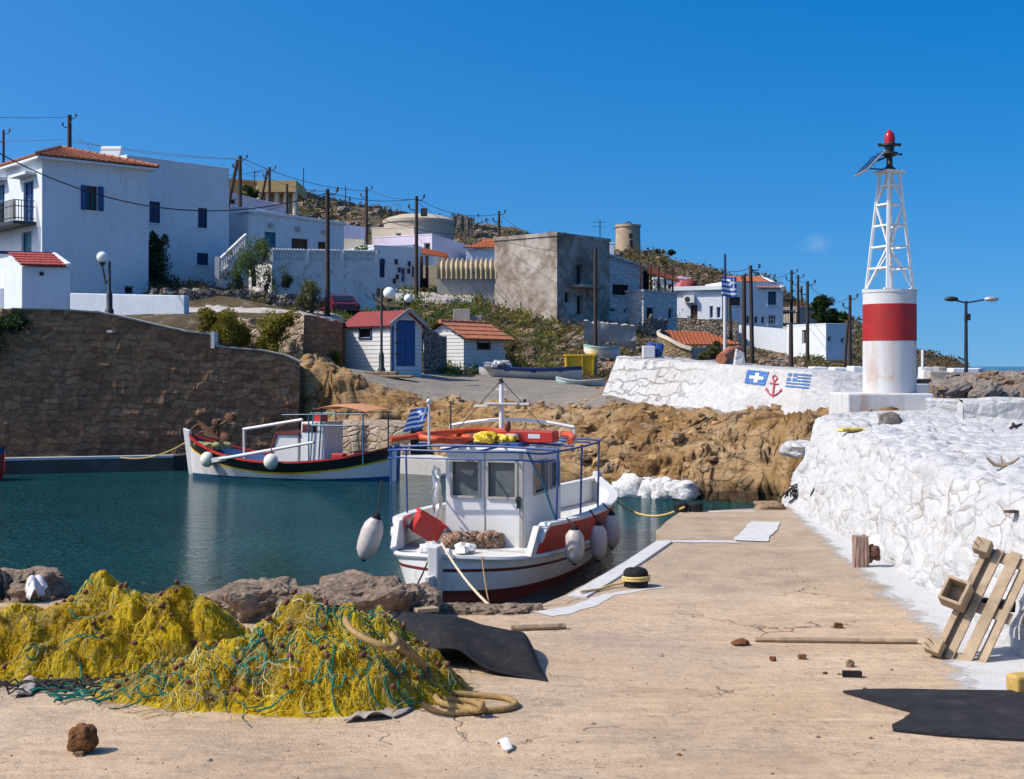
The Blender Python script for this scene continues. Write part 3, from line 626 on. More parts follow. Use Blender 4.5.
def road_mask(px, Y):            # flat gravel quay road behind the rocks
    lo = np.interp(px, [330, 400, 450, 500, 560, 610, 655, 700, 735, 770], [40.4, 40.0, 38.3, 36.6, 34.6, 33.3, 32.6, 31.6, 30.6, 29.9])
    hi = np.interp(px, [330, 400, 450, 500, 560, 770], [49, 50, 54, 55, 56, 56])
    return sstep(lo - .3, lo + 1.2, Y) * (1 - sstep(hi - .5, hi + 1, Y)) * sstep(325, 345, px)
def shore_mask(px, Y): return (1 - sstep(44, 50, Y)) * sstep(290, 305, px)
def amp(px, Y):
    a = shore_mask(px, Y) * .34 + (1 - shore_mask(px, Y)) * np.interp(Y, [38, 55, 70, 100, 200, 420], [.05, .10, .28, .6, 1.2, 1.2])
    a = a * (1 - .96 * road_mask(px, Y))
    return a
def terrain_z(px, Y):
    px = np.asarray(px, float); Y = np.asarray(Y, float); X = XY(px, Y)
    z = base_h(px, Y)
    sm = shore_mask(px, Y)
    n = fbm(X * .45, Y * .45, z * .5, 5) + .8 * fbm(X * .9, Y * .9, z * .9 + 4, 5, True)
    st = fbm(X * .8 + 20, Y * .8, z * 3.0, 4, True)
    nf = fbm(X * .16, Y * .16, 3.3, 6) + .5 * fbm(X * .4, Y * .4, 7.3, 5, True)
    zq = z * 3.2 + .9 * fbm(X * .7 + 5, Y * .7, 2.2, 4); fr = zq - np.floor(zq); z = z + sm * (1 - road_mask(px, Y)) * .17 * (sstep(.0, .30, fr) - fr)
    return z + amp(px, Y) * (sm * (n * .75 + st * .35 + .35 * fbm(X * 2.6, Y * 2.6, z * 3, 4, True)) + (1 - sm) * (nf * .8 - .45))
def tz(px, Y): return float(terrain_z(np.array([px]), np.array([Y]))[0])
def TP(px, Y): return Vector((XY(px, Y), Y, tz(px, Y)))

pxs = np.arange(-300, 1301, 2.2); PX, YY = np.meshgrid(pxs, YS)
ZT = terrain_z(PX, YY); XX = XY(PX, YY)
sm = shore_mask(PX, YY) * (1 - road_mask(PX, YY))
XX2 = XX + sm * .28 * fbm(XX * .9, YY * .9, ZT * 1.6 + 31, 4); YY2 = YY + sm * .35 * fbm(XX * .9 + 9, YY * .9, ZT * 1.6 + 57, 4)
def np_mesh(name, X, Y, Z, mat, attrs=None, kind='structure', smooth=False):
    nr, nc = X.shape; co = np.stack([X, Y, Z], -1).reshape(-1, 3).astype(np.float32)
    a = (np.arange(nr - 1)[:, None] * nc + np.arange(nc - 1)[None, :]).reshape(-1)
    q = np.stack([a, a + 1, a + nc + 1, a + nc], -1).reshape(-1).astype(np.int32)
    me = bpy.data.meshes.new(name); me.vertices.add(len(co)); me.vertices.foreach_set('co', co.reshape(-1))
    me.loops.add(len(q)); me.loops.foreach_set('vertex_index', q)
    nf = len(q) // 4; me.polygons.add(nf); me.polygons.foreach_set('loop_start', np.arange(0, nf * 4, 4, dtype=np.int32))
    me.polygons.foreach_set('loop_total', np.full(nf, 4, dtype=np.int32))
    me.polygons.foreach_set('use_smooth', np.full(nf, smooth, dtype=bool))
    for k, v in (attrs or {}).items():
        at = me.attributes.new(k, 'FLOAT', 'POINT'); at.data.foreach_set('value', v.reshape(-1).astype(np.float32))
    me.materials.append(mat); me.update(calc_edges=True); me.validate()
    o = bpy.data.objects.new(name, me); COL.objects.link(o); ORIG[o.name] = Vector((0, 0, 0))
    if kind: o['kind'] = kind
    return o
np_mesh('hillside', XX2, YY2, ZT, M['hill'], {'shore': shore_mask(PX, YY)}, smooth=True)

def sheet(name, px0, px1, ylo, yhi, mat, lift=.03, n=120, m=40, kind='structure', jitter=.4):
    pp = np.linspace(px0, px1, n)[None, :]; t = np.linspace(0, 1, m)[:, None]
    lo = np.interp(pp, ylo[0], ylo[1]); hi = np.interp(pp, yhi[0], yhi[1])
    lo = lo + jitter * fbm(pp * .07, 2.2, 1.1, 4); hi = hi + jitter * fbm(pp * .07, 8.2, 4.1, 4)
    Yv = lo * (1 - t) + hi * t; Pv = pp + 0 * t
    Z = terrain_z(Pv, Yv) + lift * np.minimum(1, np.minimum(t, 1 - t) * 16 + .1)
    return np_mesh(name, XY(Pv, Yv), Yv, Z, mat, kind=kind, smooth=True)
sheet('gravel_road', 345, 775, ([345, 400, 450, 500, 560, 610, 655, 700, 735, 775], [41.2, 40.8, 39.2, 37.4, 35.3, 33.9, 33.1, 32.0, 31.0, 30.4]),
      ([345, 450, 560, 612, 657, 692, 736, 775], [46, 52.5, 54, 37.5, 35.2, 33.4, 32.0, 31.2]), M['gravel'], .05, 200, 60)
sheet('lane', 395, 475, ([395, 430, 475], [71, 71.5, 73.5]), ([395, 430, 475], [75, 76.5, 75.2]), M['paleroad'], .22, 60, 20)
sheet('upper_road', 145, 350, ([145, 350], [51.5, 53.5]), ([145, 350], [56.2, 57]), M['paleroad'], .12, 80, 20)

# ---- quay apron and pier (concrete)
edge = [G(-160, 588), G(0, 592), G(90, 602), G(215, 610), G(300, 616), G(400, 614), G(470, 611), G(532, 609), G(566, 594), G(600, 576), G(630, 559), G(660, 541), G(656, 531), G(668, 520), G(680, 512), G(760, 508), G(792, 506)]
poly = [(-30, -8), (9, -8), (9, 20.2)] + [(p.x, p.y) for p in reversed(edge)] + [(-30, edge[0].y)]
mb = MB(); ring = []
for i, p in enumerate(poly):           # subdivide and roughen the water edge
    q = poly[(i + 1) % len(poly)]; d = math.hypot(q[0] - p[0], q[1] - p[1]); n = max(1, int(d / .12)) if (p[1] > 5 and q[1] > 5 and p[0] < 8 and q[0] < 8) else 1
    for k in range(n):
        x = p[0] + (q[0] - p[0]) * k / n; y = p[1] + (q[1] - p[1]) * k / n
        if n > 1: y += .05 * mnoise.noise((x * 2.2, y * 2.2, 0)) + .02 * mnoise.noise((x * 9, y * 9, 3))
        ring.append((x, y))
mb.prism(ring, -2.5, 0); mb.build('quay', M['concrete'], kind='structure', origin=(0, 0, 0))

# whitened kerb and painted lines on the pier
mb = MB()
def strip(mb, pts, w0, w1, z=.004, n=14, side=1):
    """flat painted strip along pts; w0 to w1 metres to its right"""
    L = []; Rr = []
    for i in range(len(pts) - 1):
        a, b = Vector(pts[i]), Vector(pts[i + 1])
        for k in range(n + (1 if i == len(pts) - 2 else 0)):
            t = k / n; p = a.lerp(b, t); s = (i + t) / (len(pts) - 1)
            d = (b - a).normalized(); nr = Vector((d.y, -d.x, 0))
            w = (w0 + (w1 - w0) * s); j = .035 * mnoise.noise((p.x * 5, p.y * 5, 1))
            L.append((p.x + nr.x * j, p.y + nr.y * j, z)); q = p + nr * (w + .05 * mnoise.noise((p.x * 4, p.y * 4, 7)))
            Rr.append((q.x, q.y, z))
    mb.grid([L, Rr])
kerb = [G(573, 597), G(606, 577.5), G(634, 560.5), G(661, 542.5)]
for i in range(3):
    a, b = kerb[i], kerb[i + 1]; d = (b - a).normalized(); nr = Vector((d.y, -d.x, 0))
    a = a - d * .01
    lo = [a - nr * .05, b - nr * .05, b + nr * .14, a + nr * .14]
    mb.hexa([(p.x, p.y, -.35) for p in reversed(lo)], [(p.x, p.y, .018 + .004 * i) for p in reversed(lo)])
mb.build('quay_kerb', M['groundpaint'], kind='structure', bevel=.006)
mb = MB()
strip(mb, [G(533, 612), G(568, 607), G(605, 594), G(668, 586)], .30, .03, .004)
strip(mb, [G(664, 541), G(700, 541), G(735, 541)], .18, .22, .008)
strip(mb, [G(733, 541), G(751, 522)], .42, .42, .012)
strip(mb, [G(706, 511.5), G(728, 511), G(754, 511)], .14, .1, .004)
mb.build('painted_lines', M['groundpaint'], kind='structure')
mb = MB()
toe = [G(1060, 700), G(1022, 662), G(985, 637), G(950, 614), G(905, 583), G(862, 553), G(825, 527), G(795, 507)]
wid = [.9, .75, .62, .55, .5, .48, .42, .3]
RX = [[] for _ in range(9)]
for i in range(len(toe) - 1):
    for k in range(20):
        t = k / 20; p = toe[i].lerp(toe[i + 1], t); w = (wid[i] * (1 - t) + wid[i + 1] * t) * 1.35
        for q in range(9): RX[q].append((p.x + .4 - (w + .4) * q / 8, p.y, .004))
RX = np.array(RX); cov = np.linspace(1.25, 0, 9)[:, None] + 0 * RX[..., 0]
np_mesh('whitewash_spill', RX[..., 0], RX[..., 1], RX[..., 2], M['spill'], {'cover': cov})

M['darkledge'] = worn('dark_wet_concrete', (.07, .06, .055), .8, .3, 2, (.03, .03, .03), .4, .5, 12)
# ---- left harbour ledge and stone retaining wall
mb = MB()
a = G(-120, 470, WATER); b = G(192, 463, WATER)
lp = [(-26, 32.6), (-14.2, 35.9), (-9.7, 37.2), (-8.9, 39.3), (-26, 39.3)]
mb.prism(lp, -2, -.38); mb.build('harbour_ledge', M['darkledge'], kind='structure', origin=(0, 0, 0))
mb = MB(); mb.prism([(p[0], p[1]) for p in [(-26, 32.59), (-14.2, 35.89), (-9.69, 37.19), (-9.75, 37.42), (-14.25, 36.12), (-26, 32.85)]], -.42, -.35)
mb.build('ledge_edge_paint', M['groundpaint'], kind='structure', origin=(0, 0, 0))

def retaining_wall():
    tops = [(-300, 306), (0, 308), (60, 309), (100, 312), (120, 316), (150, 323), (185, 331), (212, 334), (213, 345), (230, 347.5), (262, 350), (285, 355), (300, 362)]
    pts = np.concatenate([np.arange(-300, 212.5, 2.5), [212.6, 213.2], np.arange(214, 301, 2.2)])
    Yw = lambda p: np.interp(p, [-300, 0, 213, 300], [34.9, 37.2, 38.75, 39.45])
    NV = 26
    rows = [[] for _ in range(NV + 3)]
    for p in pts:
        Y = float(Yw(p)); zt = ZZ(float(np.interp(p, [t[0] for t in tops], [t[1] for t in tops])), Y)
        for k in range(NV + 1):
            z = -1.2 + (zt + 1.2) * k / NV
            lean = .28 * (1 - k / NV)
            x = XY(p, Y); d = .06 * mnoise.noise((x * 2.4, z * 3.2, 0)) + .04 * mnoise.noise((x * 6, z * 6, 5))
            rows[k].append((x, Y - lean + d, z + (.05 * mnoise.noise((x * 3, 0, 2)) if k == NV else 0)))
        rows[NV + 1].append((XY(p, Y) - .3, Y + 1.2, zt)); rows[NV + 2].append((XY(p, Y) - .3, Y + 1.25, zt - 1.5))
    mb = MB(); mb.grid(rows)
    w = mb.build('stone_retaining_wall', M['stonewall'], label='tall brown stone retaining wall in shade along the left side of the harbour', cat='retaining wall')
    mb = MB(); r = [[], [], [], []]
    for p in pts:
        if 12 < p < 301:
            Y = float(Yw(p)); zt = ZZ(float(np.interp(p, [t[0] for t in tops], [t[1] for t in tops])), Y); x = XY(p, Y)
            jz = .015 * mnoise.noise((x * 4, 1, 1))
            r[0].append((x, Y - .05, zt - .03)); r[1].append((x, Y - .05, zt + .012 + jz)); r[2].append((x, Y + .45, zt + .018 + jz)); r[3].append((x, Y + .45, zt - .03))
    mb.grid(r); mb.build('coping', M['grey'], w)
    mb = MB(); Y = float(Yw(212)); 
    mb.box((XY(213, Y), Y + .18, ZZ(340, Y)), (.1, .5, .5)); mb.build('white_end_post', M['groundpaint'], w)
    mb = MB(); q = P(111, 331.5, 37.8); mb.box(q, (.16, .3, .07)); mb.build('bracket', M['groundpaint'], w)
retaining_wall()
# small masonry patch below the overhanging rock
rows = []
for k in range(14):
    row = []
    for j in range(30):
        p = 330 + (410 - 330) * j / 29; Y = 37.45 + .25 * mnoise.noise((p * .05, 1, 0)) - .012 * (p - 330); z = -1.0 + 1.5 * k / 13
        x = XY(p, Y); row.append((x, Y + .05 * mnoise.noise((x * 3, z * 3, 4)) + .02 * k, z))
    rows.append(row)
rows.append([(x, y + 1.6, z + .1) for x, y, z in rows[-1]])
MB().grid(rows).build('low_stone_wall', M['palestone'], label='low pale stone wall under the overhanging tan rock by the moored boats', cat='stone wall')
mb = MB(); mb.prism([(XY(398, 36.4), 36.4), (XY(480, 34.6), 34.6), (XY(480, 36), 36), (XY(398, 37.6), 37.6)], -2, -.32)
mb.build('waterside_ledge', M['groundpaint'], kind='structure', bevel=.06)

# ---- near whitewashed rubble wall (pier parapet with the harbour light on it)
def catmull(P_, n):
    out = []
    for i in range(len(P_) - 1):
        p0, p1, p2, p3 = P_[max(i - 1, 0)], P_[i], P_[i + 1], P_[min(i + 2, len(P_) - 1)]
        for k in range(n):
            t = k / n
            out.append(.5 * (2 * p1 + (p2 - p0) * t + (2 * p0 - 5 * p1 + 4 * p2 - p3) * t * t + (-p0 + 3 * p1 - 3 * p2 + p3) * t ** 3))
    out.append(P_[-1]); return out
def resample(pts, step):
    pts = np.array(pts); d = np.r_[0, np.cumsum(np.linalg.norm(np.diff(pts, axis=0), axis=1))]
    s = np.linspace(0, d[-1], int(d[-1] / step)); return np.stack([np.interp(s, d, pts[:, k]) for k in range(3)], -1), s / d[-1]
def pier_wall():
    toe = [(3.45, 3, -.1), (3.86, 9.7, -.1), (4.22, 15.5, -.1), (4.32, 20.2, -.12), (4.30, 21.0, -.5), (4.55, 22.0, -1.6), (5.3, 23.3, -1.6), (8, 25.2, -1.6)]
    sho = [(3.95, 3, .98), (4.30, 9.7, 1.03), (4.60, 15.5, 1.14), (4.98, 20.2, 1.26), (5.08, 21.4, 1.27), (5.25, 22.3, 1.28), (5.75, 23.4, 1.28), (8, 25.0, 1.28)]
    bk1 = [(5.2, 3, 1.08), (5.6, 9.7, 1.12), (5.9, 15.5, 1.2), (6.2, 20, 1.29), (6.4, 22.5, 1.29), (6.6, 24.0, 1.29), (7.2, 25.2, 1.29), (8.5, 26.5, 1.29)]
    bk2 = [(15, 3, 1.1), (15, 9.7, 1.15), (15, 15.5, 1.25), (15, 19, 1.29), (15, 21, 1.29), (15, 24, 1.29), (15, 27, 1.29), (15, 29, 1.29)]
    A = [np.array(catmull([Vector(p) for p in q], 24)) for q in (toe, sho, bk1, bk2)]
    ref, s = resample(A[1], .055)
    par = np.linspace(0, 1, len(A[1])); d = np.r_[0, np.cumsum(np.linalg.norm(np.diff(A[1], axis=0), axis=1))]; d /= d[-1]
    tpar = np.interp(s, d, par)
    A = [np.stack([np.interp(tpar, par, a[:, k]) for k in range(3)], -1) for a in A]
    rows = []
    for k in np.linspace(0, 1, 24, endpoint=False):        # face with a slight belly
        rows.append(A[0] * (1 - k) + A[1] * k + np.array([-.05, 0, .02]) * math.sin(k * math.pi))
    for k in np.linspace(0, 1, 30, endpoint=False): rows.append(A[1] * (1 - k) + A[2] * k + np.array([0, 0, .05 * math.sin(min(1, k * 3) * math.pi * .5)]))
    for k in np.linspace(0, 1, 50): rows.append(A[2] * (1 - k) + A[3] * k + np.array([0, 0, .05]))
    V = np.array(rows)                                      # nr x nc x 3
    du = np.gradient(V, axis=1); dv = np.gradient(V, axis=0); n = np.cross(du, dv); n /= np.linalg.norm(n, axis=2)[..., None] + 1e-9
    if n[5, 10, 0] > 0: n = -n
    X, Y, Z = V[..., 0], V[..., 1], V[..., 2]
    t = np.arange(len(rows))[:, None] / len(rows)
    flat = sstep(3.9, 5.5, Y * 0 + (X - 2.2 - .08 * Y) + 1.0)      # calmer away from the rim
    near_plinth = sstep(22.0, 24.0, Y)
    # rubble stones: cells
    big = fbm(X * 1.1, Y * .9, Z * 1.6, 3)
    st = np.abs(pnoise(X * 3.2, Y * 2.2, Z * 3.6)) * -1.6 + .3
    fine = fbm(X * 6, Y * 6, Z * 6, 4, True)
    disp = (.07 * big + .09 * st + .035 * fine) * (1 - .45 * flat) * (1 - .8 * near_plinth)
    V = V + n * disp[..., None]
    rag = fbm(Y * 1.5, 3, 1.0, 5)[24]
    o = np_mesh('whitewashed_rubble_wall', V[..., 0], V[..., 1], V[..., 2], M['rubblewhite'], kind=None, smooth=True)
    tag(o, 'thick near wall of lumpy whitewashed rubble along the pier carrying the harbour light', 'rubble wall')
    return o
WALL = pier_wall()
mb = MB(); rock_mesh(mb, P(801, 449, 21.6), (.30, .5, .13), 296, 30, .22); mb.build('ledge_stone', M['rubblewhite'], smooth=True, label='flat whitewashed stone jutting from the far end of the near rubble wall', cat='stone')
mb = MB(); rock_mesh(mb, P(770, 508, 20.1), (.24, .2, .10), 4.2, 24, .3); mb.build('flat_stone', M['tanrock'], smooth=True, label='flat tan stone lying at the corner where pier meets white wall', cat='stone')

# ---- sloping breakwater wall with the painted marks
BOT = [(602, 391, 36.4), (610, 397, 35.9), (657, 409, 34.1), (692, 412, 32.4), (736, 415, 30.7), (770, 419, 29.9), (795, 423, 28.8), (826, 418, 28.4), (866, 409, 28.6), (905, 405, 28.8)]
TOP = [(617, 357, 37.5), (625, 357.3, 36.8), (664, 360, 35.1), (700, 363, 33.5), (745, 367, 31.8), (778, 369, 31.1), (805, 371, 30.3), (835, 373.5, 30.1), (868, 375.5, 30.3), (905, 380, 30.5)]
def slope_wall():
    b = np.array([P(*q) for q in BOT]); t = np.array([P(*q) for q in TOP]); b[:, 2] -= .12
    par = np.linspace(0, len(b) - 1, 340)
    I = lambda a: np.stack([np.interp(par, np.arange(len(a)), a[:, k]) for k in range(3)], -1)
    b, t = I(b), I(t); back = t + np.array([.9, .9, 0.02]); bb = back * np.array([1, 1, 0]) + np.array([.3, .3, .6])
    low = b + np.array([-.1, -.35, -.9]); low[-110:] = b[-110:] + np.array([0, -.05, -.2])
    rows = [b * (1 - k) + t * k for k in np.linspace(0, 1, 30)] + [t * (1 - k) + back * k for k in np.linspace(.2, 1, 4)] + [bb]
    V = np.array(rows); X, Y, Z = V[..., 0], V[..., 1], V[..., 2]
    rough = sstep(32.5, 34.0, Y)
    d = .022 * fbm(X * 2.5, Y * 2.5, Z * 2.5, 4) * (1 - .3 * rough) + rough * (.07 * fbm(X * 1.6, Y * 1.2, Z * 2.6, 3) + .05 * (.3 - 1.6 * np.abs(pnoise(X * 2.2, Y * 1.4, Z * 3.0))))
    V[:30, :, 1] -= d[:30]; V = np.concatenate([low[None], V], 0); d = np.concatenate([d[:1], d], 0); V[27:, :, 2] += d[27:]
    # close the far end
    endc = np.stack([V[:, 0], V[:, 0] * .15 + .85 * (V[:, 0].mean(0) + np.array([.3, .35, -.3]))], 1)
    V2 = np.concatenate([endc[:, 1:2], V], 1)
    o = np_mesh('breakwater_wall', V2[..., 0], V2[..., 1], V2[..., 2], M['slopewall'], kind=None, smooth=True)
    return tag(o, 'long sloping whitewashed breakwater wall with painted flags and red anchor on it', 'breakwater')
BW = slope_wall()
from mathutils.bvhtree import BVHTree
def bvh_of(o): return BVHTree.FromPolygons([v.co.copy() for v in o.data.vertices], [tuple(q.vertices) for q in o.data.polygons])
BVHB = bvh_of(BW); BVHW = bvh_of(WALL)
p0 = P(*BOT[3]); p1 = P(*BOT[5]); p2 = P(*TOP[4])
PN = (p1 - p0).cross(p2 - p0).normalized()
if PN.y > 0: PN = -PN
def onwall(px, py, lift=.05):
    d = Vector(((px - 512) / F, 1, (HORIZON - py) / F)).normalized(); h_ = BVHB.ray_cast(Vector((0, 0, H)), d)
    return (h_[0] if h_[0] is not None else ray_plane(px, py, p0, PN)) + PN * (lift - .035)
def wallquad(mb, c, lift): mb.quad(*[onwall(x, y, lift) for x, y in c])
def bil(c, u, v):              # c: tl,tr,br,bl in pixels
    return ((1 - v) * ((1 - u) * c[0][0] + u * c[1][0]) + v * ((1 - u) * c[3][0] + u * c[2][0]), (1 - v) * ((1 - u) * c[0][1] + u * c[1][1]) + v * ((1 - u) * c[3][1] + u * c[2][1]))
def sub(mb, c, u0, v0, u1, v1, lift):
    nu, nv = max(1, int((u1 - u0) * 14)), max(1, int((v1 - v0) * 9))
    mb.grid([[onwall(*bil(c, u0 + (u1 - u0) * i / nu, v1 + (v0 - v1) * j / nv), lift) for i in range(nu + 1)] for j in range(nv + 1)])
paintblue = worn('weathered_blue_mural_paint', (.015, .10, .30), .85, .12, 14, (.6, .62, .65), .35, .2, 40)
paintwhite = worn('white_mural_paint', (.58, .575, .57), .85, .04, 6)
paintred = worn('faded_red_mural_paint', (.42, .05, .07), .85, .15, 14, (.7, .55, .55), .4, .2, 40)
c1 = [(747.5, 370.0), (769.5, 372.2), (765.0, 386.0), (744.8, 383.5)]
mb = MB(); sub(mb, c1, 0, 0, 1, 1, .05); fl = mb.build('cross_flag_painting', paintblue, BW)
mb = MB(); sub(mb, c1, .42, .16, .60, .86, .056); sub(mb, c1, .18, .40, .42, .62, .056); sub(mb, c1, .60, .40, .84, .62, .056); mb.build('white_cross', paintwhite, fl)
c2 = [(788.6, 373.2), (812.0, 375.0), (809.0, 389.0), (785.4, 387.0)]
mb = MB()
for k in range(9):
    u0 = .0
    if k % 2 == 0: sub(mb, c2, .40 if k < 5 else 0, k / 9, 1, (k + 1) / 9, .05)
for (u0, v0, u1, v1) in [(0, 0, .16, 2 / 9), (.24, 0, .40, 2 / 9), (0, 3 / 9, .16, 5 / 9), (.24, 3 / 9, .40, 5 / 9)]: sub(mb, c2, u0, v0, u1, v1, .05)
mb.build('striped_flag_painting', paintblue, BW)
mb = MB(); A_ = lambda x, y: onwall(x, y, .055)
mb.tube([A_(775.3 + 2.2 * math.cos(t), 378.6 + 2.6 * math.sin(t)) for t in np.linspace(0, 2 * math.pi, 16)[:-1]], .018, 5, closed=True)
mb.tube([A_(775.0, 381), A_(773.2, 395.2)], .022, 5); mb.tube([A_(770.8, 383.6), A_(778.6, 384.6)], .02, 5)
mb.tube([A_(766.6, 389.2), A_(768.2, 392.4), A_(770.4, 394.6), A_(773.2, 396.0), A_(776.6, 395.2), A_(779.4, 393.4), A_(781.6, 390.4)], .024, 5)
mb.quad(A_(765.4, 391), A_(769.2, 390.6), A_(766.4, 387.2)); mb.quad(A_(779.2, 391.4), A_(782.6, 392.4), A_(782.0, 388.4)); mb.quad(A_(771.6, 395), A_(775.0, 395.4), A_(773.0, 398.0))
mb.build('red_anchor_painting', paintred, BW)
# ================================================================== BUILDINGS
def tile_patch(mb, el, er, rr, rl, pitch=.24, amp_=.035, course=.36, thick=.07):
    """pantile plane: eave left/right, ridge right/left (seen from outside); corrugated and stepped"""
    el, er, rr, rl = [Vector(p) for p in (el, er, rr, rl)]
    w = max((er - el).length, (rr - rl).length); l = ((rl - el).length + (rr - er).length) / 2
    nu = max(8, min(220, int(w / pitch) * 4)); nc = max(2, min(40, int(l / course)))
    n = (er - el).cross(rl - el)
    if n.length < 1e-6: n = (er - el).cross(rr - el)
    n.normalize()
    if n.z < 0: n = -n
    rows = []
    for c in range(nc):
        for e in (0.0, .999):
            v = (c + e) / nc; row = []
            for i in range(nu + 1):
                u = i / nu; p = (el * (1 - u) + er * u) * (1 - v) + (rl * (1 - u) + rr * u) * v
                ph = (p - el).dot((er - el).normalized()) / pitch
                row.append(p + n * (amp_ * abs(math.sin(math.pi * ph)) + thick + .03 * (1 - e)))
            rows.append(row)
    rows.insert(0, [p - n * (thick + amp_ * .5) for p in rows[0]])
    mb.grid(rows); return mb
def ridge_caps(mb, a, b, r=.11):
    a, b = Vector(a), Vector(b); n = max(2, int((b - a).length / .4))
    for i in range(n):
        p = a.lerp(b, i / n); q = a.lerp(b, (i + 1.08) / n)
        mb.tube([p + Vector((0, 0, .09)), q + Vector((0, 0, .07))], [r, r * .85], 8)

